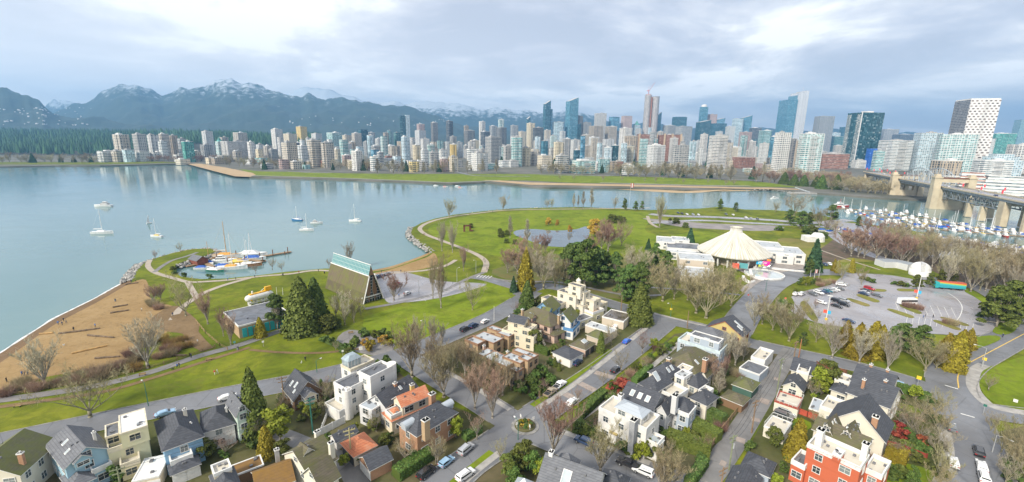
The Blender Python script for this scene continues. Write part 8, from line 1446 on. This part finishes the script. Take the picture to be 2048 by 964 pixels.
# -- rocks, driftwood
def riprap(pts, w, n, z0, label):
 P = smooth_line(gl(pts, 0), 10); b = MB(); L, R2 = offs(P, w / 2); rr = random.Random(len(pts) * 7 + n)
 for _ in range(n):
  k = rr.randrange(len(P) - 1); u = rr.random(); s = rr.random(); a = L[k].lerp(L[k + 1], u); c = R2[k].lerp(R2[k + 1], u); q = a.lerp(c, s); r = rr.uniform(.45, 1.15); z = z0 - 2.6 * abs(s - .5) * 1.2; b0 = len(b.v); b.blob((q.x, q.y, z), r, r * rr.uniform(.7, 1.2), r * rr.uniform(.5, .9), 6, 4, jit=.3)
 o = b.build('riprap', mat('riprap_rock', (.46, .44, .41), .9, .4, .35, col2=(.14, .14, .13), world=True)); structure(o, label, 'stuff'); return o
riprap([(868, 502), (850, 490), (832, 478), (819, 464), (824, 452)], 6.5, 330, -.3, 'grey boulder slope at the point of the park'); riprap([(262, 558), (268, 545), (276, 534), (290, 522)], 9, 330, -.3, 'grey boulders at the end of the beach'); riprap([(296, 519), (345, 505), (385, 497.5), (420, 496), (434, 501), (414, 511), (380, 519), (354, 529)], 4, 300, -.4, 'boulders along the breakwater'); riprap([(840, 446), (910, 429), (1024, 416.5), (1160, 413.5), (1300, 419.5)], 3, 260, -.6, 'boulders along the seaward edge of the park'); riprap([(1490, 353.5 + 25), (1540, 379), (1600, 384)], 6, 60, -.4, 'boulders on the far bank')
def log(x, y, L, ang, label, c=M_PLK): p = G(x, y); b = MB(); b.tube((-L / 2, 0, 0), (L / 2, 0, .05), .38, .26, 8); o = b.build('driftwood_log', c, loc=(p.x, p.y, .3), rz=ang); tag(o, label, 'log', 'driftwood logs on the beach')
M_DRIFT = mat('driftwood', (.20, .14, .09), .9, .3, 1); M_DRIFTL = mat('driftwood_fresh', (.50, .31, .12), .85, .2, 1)
for a in ((202, 674, 11, -.15, 'longest driftwood log lying across the middle of the sand', M_DRIFT), (176, 661, 7, .5, 'short crooked log left of the longest one', M_DRIFT), (180, 700, 9, .75, 'yellow fresh log in front of a green tuft', M_DRIFTL), (146, 665, 8, .4, 'thin half buried log near a standing walker', M_DRIFT), (240, 624, 6, .6, 'dark log high on the beach', M_DRIFT), (241, 613, 5, .7, 'second dark log high on the beach', M_DRIFT), (93, 668, 4, .3, 'small log by the waterline', M_DRIFTL), (264, 568, 5, .6, 'log by the boulders', M_DRIFT), (215, 716, 7, .2, 'log against the beach bushes', M_DRIFT), (372, 684, 4, -.6, 'log beside the dog path', M_DRIFT), (360, 712, 4, .1, 'dark log by the fence gate', M_DRIFT)): log(*a)
# -- people: one body mesh per pose, coloured by clothing
M_SKIN = mat('skin', (.50, .31, .22), .6, .05, 5); M_HAIR = mat('hair_dark', (.05, .035, .025), .8, .1, 8)
CL = {k: mat('cloth_' + k, v, .85, .12, 4) for k, v in dict(black=(.02, .02, .025), navy=(.03, .05, .12), blue=(.05, .18, .50), grey=(.22, .22, .23), white=(.72, .72, .70), red=(.5, .05, .04), orange=(.75, .25, .03), green=(.08, .2, .1), tan=(.4, .3, .2)).items()}
_pm = {}
def person_mesh(pose):
 if pose in _pm: return _pm[pose]
 st = .34 if pose == 'walk' else .1; sw = .22 if pose == 'walk' else .03
 V = [(0, 0, .93), (0, 0, 1.15), (.02, 0, 1.38), (.03, 0, 1.5), (.05, 0, 1.62), (.05, 0, 1.74)]; R = [.15, .145, .155, .055, .095, .07]; E = [(0, 1), (1, 2), (2, 3), (3, 4), (4, 5)]
 for s in (-1, 1):
  k = len(V); f = s * st * .5; V += [(0, s * .095, .86), (f * .55 + .03, s * .1, .48), (f, s * .1, .09), (f + .15, s * .11, .05)]; R += [.1, .07, .05, .045]; E += [(0, k), (k, k + 1), (k + 1, k + 2), (k + 2, k + 3)]
  k = len(V); g = -s * sw; V += [(.01, s * .19, 1.40), (g * .4, s * .235, 1.13), (g + .06, s * .23, .88), (g + .08, s * .225, .78)]; R += [.065, .05, .04, .035]; E += [(2, k), (k, k + 1), (k + 1, k + 2), (k + 2, k + 3)]
 me = bpy.data.meshes.new('pose'); me.from_pydata(V, E, []); o = bpy.data.objects.new('pose', me); COL.objects.link(o); md = o.modifiers.new('s', 'SKIN'); md.use_smooth_shade = True
 for i, r in enumerate(R): me.skin_vertices[0].data[i].radius = (r, r); me.skin_vertices[0].data[i].use_root = (i == 0)
 s2 = o.modifiers.new('u', 'SUBSURF'); s2.levels = 1; bpy.context.view_layer.update(); ev = o.evaluated_get(bpy.context.evaluated_depsgraph_get()); out = bpy.data.meshes.new_from_object(ev); bpy.data.objects.remove(o)
 out.materials.clear(); [out.materials.append(None) for _ in range(4)]
 for p in out.polygons: z = p.center.z; y = abs(p.center.y); p.material_index = 3 if z > 1.66 or (z > 1.58 and p.center.x < .03) else 2 if z > 1.47 or (y > .19 and z < .84) else 0 if z > .86 else 1
 _pm[pose] = out; return out
def person(x, y, top, leg, label, pose='walk', ang=None, z=.1):
 o = link('person', person_mesh(pose), None, G(x, y, 0) + Vector((0, 0, z)), random.uniform(0, 6.28) if ang is None else ang); tag(o, label, 'person', 'people out walking')
 for i, m in enumerate((CL[top], CL[leg], M_SKIN, M_HAIR)): o.material_slots[i].link = 'OBJECT'; o.material_slots[i].material = m
for row in '''43,715 orange navy stand person in an orange hat on the left of the sand|14,765 black black stand person in black at the far left edge of the sand|45,752 blue navy walk person in blue leading the group of three by the bushes|50,751 tan navy walk person in tan in the middle of the group of three|56,751 grey navy walk person in grey last of the group of three|117,650 blue navy walk person in blue by the waterline|125,651 navy black walk person in navy between two others at the waterline|133,647 grey navy walk person in grey by the waterline|128,643 black black stand person in black nearest the wash|148,662 black black stand person in black beside a half buried log|191,655 blue black walk person in a blue jacket in the middle of the beach|284,623 white black stand person in white by the path to the beach|346,632 navy black walk person in navy on the dirt path|396,687 white tan walk person in white jogging on the dirt path|355,737 blue black walk person in blue with a dog on the paved path|359,735 black navy walk person in black beside the one with a dog|430,750 red white walk person in red on the lawn with a white ball|435,748 white white walk person in white on the lawn|383,716 navy black stand person by the fence gate|272,565 black black stand person sitting on the boulders|611,722 black black walk person in black crossing the grass above the street|598,547 red black walk person in red on the harbour path|637,544 black black walk person in black on the harbour path|510,556 navy black walk person in navy where the harbour paths join|456,561 blue navy walk person in blue beside the heritage harbour|472,560 black black stand person in black beside the heritage harbour|763,546 black black walk person in black on the path behind the A-frame|802,545 navy black walk person in navy on the path by the cove|968,520 black black walk person in black at the bend of the shore path|970,526 grey navy walk person in grey following at the bend|974,540 navy navy walk person in navy near the crosswalk|977,541 tan black walk person in tan near the crosswalk|940,430 red black walk person in red on the seawall path|985,424 black black walk person in black on the seawall path|1052,419 navy black walk person in navy on the point|1190,417 black navy walk person in black below the poplars|798,594 blue black stand person in blue beside the white hatchback|808,592 red black stand person in red beside the white hatchback|1846,637 blue navy stand person in blue on the empty car park|1850,634 grey black stand person in grey on the empty car park|1866,636 black black walk person in black alone on the empty car park|2005,675 navy black walk person in navy crossing at the car park exit|1182,741 grey black walk cyclist-like person in grey in the side street|1918,653 tan navy stand person at the bed of reddish bushes'''.split('|'):
 a = row.split(' ', 4); x, y = map(float, a[0].split(',')); person(x, y, a[1], a[2], a[4].replace('cyclist-like ', ''), a[3])
def dog(x, y, m, label):
 p = G(x, y); o = MB(); o.blob((0, 0, .42), .36, .14, .15, 8, 6); o.blob((.42, 0, .58), .15, .09, .1, 8, 6); o.tube((.28, 0, .48), (.42, 0, .58), .09, .08, 6); o.tube((-.33, 0, .48), (-.52, 0, .66), .04, .02, 5)
 for sx in (-.24, .24):
  for sy in (-.08, .08): o.path([(sx, sy, .4), (sx - .04, sy, .2), (sx, sy, 0)], [.06, .045, .035], 5)
 t = o.build('dog', m, None, True, (p.x, p.y, .1), random.uniform(0, 6)); tag(t, label, 'dog')
dog(346, 740, CL['black'], 'black dog on the paved path beside its walkers'); dog(128, 692, CL['white'], 'white dog on the open sand'); dog(603, 727, CL['white'], 'white dog on the grass above the street')
# -- poles, lamps, flags, signs, fences
M_POLE = mat('utility_pole_wood', (.30, .20, .12), .9, .2, 1); M_POLEG = mat('utility_pole_green', (.25, .28, .17), .9, .2, 1); M_LAMP = mat('lamp_pole_green', (.03, .16, .12), .5, .1, 1); M_LAMPG = mat('lamp_pole_grey', (.45, .46, .46), .5, .1, 1)
def upole(x, y, yt, label, m=M_POLE, arm=True, ang=.5):
 p = G(x, y); h = HT(p, yt); t = thing('utility_pole', label, 'pole', p, ang, 'wooden utility poles'); b = MB(); b.tube((0, 0, -.1), (0, 0, h), .2, .13, 8); b.build('post', m, t)
 if arm: b = MB(); b.box(-1.3, 1.3, -.08, .08, h - .7, h - .5); b.box(-1.0, 1.0, -.08, .08, h - 1.7, h - 1.5); [b.tube((s, 0, h - .5), (s, 0, h - .25), .06, .05, 6) for s in (-1.2, -.6, .6, 1.2)]; b.build('crossarm', m, t)
 if arm == 2: b = MB(); b.tube((.35, 0, h - 3.4), (.35, 0, h - 2.3), .3, .3, 10); b.build('transformer', M_LAMPG, t)
 return p + Vector((0, 0, h))
W_ = [upole(1458, 940, 870, 'lane pole with a transformer at the bottom of the lane', M_POLEG, 2), upole(1503, 866, 800, 'lane pole beside the white railed deck garages', M_POLE, 1), upole(1553, 790, 716, 'grey green lane pole beside the dark gabled corner house', M_POLEG, 2), upole(1585, 733, 682, 'brown pole with crossarms at the top of the lane', M_POLE, 1)]
upole(1597, 717, 678, 'bare orange brown pole at the top of the lane', mat('pole_orange', (.42, .18, .08), .9, .1, 1), False); V_ = [upole(1143, 864, 808, 'pole at the corner before the white house'), upole(1374, 657, 622, 'pole at the corner by the pale blue house', M_POLE, False), upole(1242, 624, 590, 'pole beside the big olive cone conifer', M_POLE, False)]
U_ = [upole(568, 800, 753, 'pole beside the black cottage'), upole(626, 868, 796, 'green mossy pole behind the white wall', M_LAMP, True), upole(703, 922, 856, 'yellowish pole among the terracotta roofs', mat('pole_yellow', (.45, .40, .20), .9, .1, 1)), upole(242, 975, 934, 'pole at the bottom by the white flat garage roof', M_POLEG)]
upole(968, 745, 718, 'pole with a transformer against the brick apartments', M_POLE, 2); upole(1440, 990, 935, 'pole with crossarms at the bottom edge', M_POLE, 1)
def wire(a, c, off, nm):
 pts = [a.lerp(c, k / 10) + Vector((off, 0, -.4 - 1.2 * (1 - (2 * k / 10 - 1) ** 2))) for k in range(11)]; b = MB(); b.path(pts, .03, 4); o = b.build('power_line', M_BUMP); tag(o, nm, 'cable', 'power lines')
for i in range(3):
 for n_, o_ in enumerate((-1.1, 0, 1.1)): wire(W_[i], W_[i + 1], o_, f'{("left", "middle", "right")[n_]} power line over the ' + ('bottom', 'middle', 'top')[i] + ' stretch of the lane')
for n_, o_ in enumerate((-1, 1)): wire(U_[3], U_[1], o_, ('upper' if n_ else 'lower') + ' power line over the shore houses to the green pole'); wire(U_[1], U_[0], o_, ('upper' if n_ else 'lower') + ' power line from the green pole to the black cottage')
def lamp(x, y, yt, label, m=M_LAMP, arm=1.4, head=M_TRIM):
 p = G(x, y); h = HT(p, yt); t = thing('street_lamp', label, 'lamp post', p, random.uniform(0, 6) if arm else 0, 'street lamps'); b = MB(); b.tube((0, 0, 0), (0, 0, h * .92), .11, .07, 7); b.path([(0, 0, h * .92), (arm * .35, 0, h * .98), (arm, 0, h)], .05, 6); b.build('post', m, t); b = MB(); b.box(arm - .1, arm + .5, -.14, .14, h - .1, h + .06); b.build('lamp_head', head, t)
for a in ((297, 812, 764, 'green street lamp above the white flat roof on the shore street'), (634, 745, 720, 'green street lamp by the black cottage corner'), (852, 670, 641, 'lamp on the shore street by the wispy trees'), (952, 546, 519, 'pale lamp where the shore paths fork', M_LAMPG), (914, 564, 536, 'pale lamp at the edge of the small car park', M_LAMPG), (838, 590, 557, 'pale lamp by the white hatchback', M_LAMPG), (1341, 634, 606, 'lamp with a yellow sign at the museum corner'), (1118, 576, 555, 'green lamp by the park bench'), (1963, 736, 694, 'tall curved lamp beside the yellow line', M_LAMPG, 2.6), (1984, 905, 868, 'curved pale lamp among the right street trees', M_LAMPG, 2.4), (1036, 880, 840, 'thin green lamp at the traffic circle'), (1531, 582, 558, 'lamp on the museum forecourt'), (2044, 545, 520, 'lamp at the wood edge', M_LAMPG)): lamp(*a)
def mast(x, y, yt, label, base, sign=True):
 p = G(x, y); h = HT(p, yt); t = thing('lighting_mast', label, 'lamp post', p, face_cam(p), 'car park masts'); b = MB(); b.tube((0, 0, .8), (0, 0, h), .16, .11, 8); b.build('post', M_TRIM, t); b = MB(); b.lathe([(.5, 0), (.5, .9), (.2, 1.0), (.01, 1.0)], 10); b.build('base', mat('base_yellow', (.75, .5, .04), .7, .1, 1), t); b = MB(); b.box(-.9, .9, -.2, .2, h, h + .25); b.build('lamp_head', M_TRIM, t); b = MB(); b.box(-1.4, -.1, -.1, 0, 3.0, 4.4); b.build('red_sign', CO['red'], t); b = MB(); b.box(.1, 1.2, -.1, 0, 2.8, 4.2); b.build('blue_sign', CO['cyan'], t)
mast(1833, 598, 548, 'white mast with red and blue signs in the middle of the big car park', 1); mast(1652, 640, 592, 'white mast with red and blue signs at the left of the big car park', 1)
def flag(x, y, yt, label, col, w=1.6):
 p = G(x, y); h = HT(p, yt); t = thing('flagpole', label, 'flagpole', p, .2, 'flagpoles'); b = MB(); b.tube((0, 0, 0), (0, 0, h), .1, .06, 7); b.build('pole', M_TRIM, t)
 if col: b = MB(); b.box(0.1, w, -.03, .03, h - w * 1.5, h - .3); f = b.build('flag', CL['red'], t); c = MB(); c.box(w * .32, w * .75, -.045, .045, h - w * 1.5 + .02, h - .32); c.build('white_centre', M_TRIM, f)
flag(1258, 419, 366, 'very tall flagpole with a red and white flag on the point', True, 3.2); flag(1618, 566, 540, 'white flagpole left of the flag at the museum drive', False); flag(1627, 564, 538, 'flagpole with a red and white flag at the museum drive', True); flag(1637, 558, 536, 'white flagpole right of the flag at the museum drive', False); flag(988, 642, 612, 'plain white mast at the shore street', False); flag(554, 590, 574, 'thin white mast left of its pair behind the annex', False); flag(566, 590, 575, 'thin white mast right of its pair behind the annex', False)
# rusty gate sculpture on the lawn
p = G(935, 463); k2 = 1.0; t = thing('sculpture', 'rusty steel arch sculpture standing on the park lawn', 'sculpture', p, .2); M_RUST = mat('rusty_steel', (.16, .06, .03), .9, .3, .8); h = HT(p, 450); b = MB(); b.box(-3.2, -1.9, -.7, .7, 0, h); b.box(1.5, 2.8, -.7, .7, .4, h * .95); b.box(-3.2, 2.8, -.7, .7, h - 1.1, h); b.build('arch', M_RUST, t); b = MB(); b.path([(2.6, 0, 1.2), (3.2, 0, .6), (4.2, 0, .6), (4.4, 0, 1.4)], .6, 8); b.build('curl', M_RUST, t)
# traffic circle with planting and four white signs
p = G(1050, 853); t = thing('traffic_circle', 'round planted traffic circle in the crossing', 'traffic island', (p.x, p.y, .06), .3); b = MB(); b.lathe([(3.6, 0), (3.6, .16), (3.3, .18), (.01, .18)], 28); b.build('kerb_ring', M_KERB, t); b = MB(); b.lathe([(2.7, .1), (2.7, .4), (2.3, .55), (.01, .6)], 24); b.build('soil', M_GARDEN, t)
sb = MB(); sb.box(-.04, .04, -.04, .04, 0, 1.0); sp_ = sb.mesh('post', M_TRIM); sb = MB(); sb.box(-.35, .35, -.06, -.04, .75, 1.6); sf = sb.mesh('panel', M_TRIM)
for k in range(4): a = k * PI / 2 + .5; q = p + Vector((2.4 * math.cos(a), 2.4 * math.sin(a), .5)); s = thing('keep_left_sign', 'white marker board on the rim of the traffic circle', 'sign', q, a, 'marker boards of the traffic circle'); link('post', sp_, s); link('panel', sf, s)
for k in range(8): a = k * .8; q = p + Vector((1.3 * math.cos(a), 1.3 * math.sin(a), .5)); plant('shruby' if k % 2 else 'shrub', 0, 0, ('golden' if k % 2 else 'green') + ' shrub on the traffic circle', 'shrubs of the traffic circle', h=.9, pos=q)
def fence(pts, h, label, m, post=2.4, rails=None, z=0.0):
 P = gl(pts, z); o = P[0]; t = thing('fence', label, 'fence', o); b = MB()
 for i in range(len(P) - 1):
  a, c = P[i] - o, P[i + 1] - o; d = (c - a).normalized(); n = Vector((-d.y, d.x, 0)) * .05
  if rails: [b.tube((a.x, a.y, r), (c.x, c.y, r), .06, .06, 4) for r in rails]
  else: b.prism([(a + n)[:2], (c + n)[:2], (c - n)[:2], (a - n)[:2]], .05, h)
 b.build('rails' if rails else 'boards', m, t); b = MB(); L, R2 = P, P
 for i in range(len(P) - 1):
  a, c = P[i] - o, P[i + 1] - o; k = max(1, int((c - a).length / post))
  for j in range(k + 1): q = a.lerp(c, j / k); b.box(q.x - .09, q.x + .09, q.y - .09, q.y + .09, 0, h + .15)
 b.build('posts', m, t)
M_CED = mat('cedar_rail', (.36, .25, .12), .9, .2, 1); fence([(0, 796), (100, 778), (200, 762), (300, 737), (380, 712), (430, 695)], 1.0, 'long split rail fence along the beach bushes', M_CED, 3.5, (.45, .85)); fence([(392, 643), (412, 668), (440, 692), (455, 700)], 1.1, 'low dark fence around the annex lawn', M_CED, 3, (.5, 1.0))
fence([(1766, 890), (1806, 902), (1852, 920)], 1.6, 'dark red garden fence beside the red building', mat('fence_dark_red', (.28, .05, .03), .85, .15, 1)); fence([(1593, 826), (1614, 834), (1636, 842)], 1.7, 'bright red fence between deck garage and yard', mat('fence_red', (.5, .09, .05), .85, .15, 1)); fence([(1632, 732), (1692, 750)], 1.7, 'brown board fence along the street behind the corner house', M_PILE); fence([(1412, 912), (1440, 868), (1476, 822)], 1.6, 'weathered board fence along the lane', M_CED); fence([(1378, 978), (1400, 940)], 1.7, 'weathered board fence at the bottom of the lane', M_CED)
fence([(640, 872), (690, 846)], 2.0, 'white garden wall in front of the white modernist house', M_WHITE); fence([(656, 828), (640, 872)], 1.4, 'white sloping wall at the side of the white modernist house', M_WHITE)
def bench(x, y, a, label, m=M_CED):
 t = thing('park_bench', label, 'bench', G(x, y) + Vector((0, 0, .1)), a, 'park benches'); b = MB(); b.box(-.9, .9, -.22, .22, .42, .48); b.build('seat', m, t); b = MB(); b.box(-.9, .9, .2, .25, .5, .9); b.build('backrest', m, t)
 for s in (-.7, .7): b = MB(); b.box(s - .04, s + .04, -.2, .22, 0, .42); b.build('leg', M_BUMP, t)
bench(1109, 567, 0, 'blue green bench on the park lawn', M_LAMP); bench(848, 470, .6, 'bench on the shore path at the point'); bench(35, 815, .2, 'bench on the grass at the left edge'); bench(285, 752, .4, 'bench beside the paved beach path'); bench(418, 721, .4, 'second bench beside the paved beach path'); bench(702, 668, .5, 'bench in the circular garden')
def bin_(x, y, label, m=M_BUMP): t = thing('litter_bin', label, 'bin', G(x, y) + Vector((0, 0, .1)), 0, 'litter bins'); b = MB(); b.lathe([(.3, 0), (.34, .9), (.01, .92)], 12); b.build('drum', m, t); b = MB(); b.lathe([(.36, .92), (.3, 1.1), (.01, 1.15)], 12); b.build('lid', M_BUMP, t)
bin_(566, 551, 'dark litter bin on the harbour path'); bin_(649, 547, 'dark litter bin by the A-frame corner'); bin_(308, 614, 'blue litter bin at the edge of the sand', CL['blue']); bin_(231, 603, 'grey bin on the beach', CL['grey']); bin_(476, 700, 'grey litter bin by the paved path', CL['grey'])
def sign(x, y, label, m, w=.7, h=2.2): p = G(x, y); t = thing('sign', label, 'sign', p, face_cam(p), 'signs'); b = MB(); b.tube((0, 0, 0), (0, 0, h), .05, .05, 6); b.build('post', M_LAMPG, t); b = MB(); b.box(-w / 2, w / 2, -.08, -.04, h - w, h); b.build('panel', m, t)
sign(722, 705, 'white information board at the circular garden', M_TRIM, 1.2); sign(527, 693, 'small white sign on the lawn edge', M_TRIM); sign(470, 694, 'turquoise sign by the annex corner', CO['teal']); sign(686, 712, 'small white sign beside the grass track', M_TRIM); sign(1835, 770, 'yellow road sign at the street corner', mat('sign_yellow', (.8, .55, .03), .6, .05, 1), 1.1, 3); sign(1341, 632, 'yellow warning sign under the corner lamp', MATS['sign_yellow'], .9, 3.6); sign(1965, 735, 'yellow diamond sign under the curved lamp', MATS['sign_yellow'], 1.0, 3.6); sign(1496, 597, 'red sign at the museum drive', CO['red']); sign(1570, 604, 'red no-entry sign at the car park entrance', CO['red']); sign(1966, 828, 'green street name sign at the right corner', M_LAMP, .7, 3); sign(2030, 806, 'white utility box sign on the round lawn', M_TRIM, .9, 1.2)
# cluster of houses far away on the western hillside
rh = random.Random(9); b = MB(); b.box(-9, 9, -8, 8, -9, 8); b.box(-10, 10, -9, 9, 8, 9.5, taper=.6); fm = b.mesh('hillside_house', M_WHITE)
bpy.context.view_layer.update()
from mathutils.bvhtree import BVHTree
MT = [BVHTree.FromPolygons([v.co for v in o.data.vertices], [p.vertices for p in o.data.polygons]) for o in SC.objects if o.name.startswith('mountain')]
for k in range(120):
 x = rh.uniform(-60, 190) if k < 90 else rh.uniform(560, 900); y = rh.uniform(214, 250) if k < 90 else rh.uniform(232, 252); dv = (FW + RT * ((x - 1024) / FPX) + UP * ((482 - y) / FPX)).normalized(); best = None
 for m_ in MT:
  lc = m_.ray_cast(CAM, dv)[0]
  if lc and (best is None or (lc - CAM).length < best[0]): best = ((lc - CAM).length, lc)
 if best: o = link('hillside_house', fm, None, best[1], rh.uniform(0, 3)); o.scale = (rh.uniform(.3, .75),) * 3; tag(o, '=tiny pale house on the forested hillside ' + ('at the far left' if k < 90 else 'behind the towers'), 'house', 'houses on the far hillsides')
# -- repeats that share a look get their place in their row
ORD = ['first', 'second', 'third', 'fourth', 'fifth', 'sixth', 'seventh', 'eighth', 'ninth', 'tenth', 'eleventh', 'twelfth', 'thirteenth', 'fourteenth', 'fifteenth', 'sixteenth', 'seventeenth', 'eighteenth', 'nineteenth', 'twentieth']
bpy.context.view_layer.update()
for lab, os_ in LABELS.items():
 if len(os_) < 2 or lab.startswith('='):
  for o in os_: o['label'] = lab.lstrip('=')
  continue
 def ctr(o):
  p = o.matrix_world.translation
  if p.length < 1e-6 and o.type == 'MESH': p = sum((Vector(c) for c in o.bound_box), Vector()) / 8
  return PX(p)[0]
 os_ = sorted(os_, key=ctr)
 n = len(os_)
 for i, o in enumerate(os_):
  j = n - 1 - i
  if i == 0: t = 'leftmost of them'
  elif j == 0: t = 'rightmost of them'
  elif i <= j: t = (ORD[i] if i < 20 else 'number %d' % (i + 1)) + ' from left'
  else: t = (ORD[j] if j < 20 else 'number %d' % (j + 1)) + ' from right'
  o['label'] = lab + ', ' + t
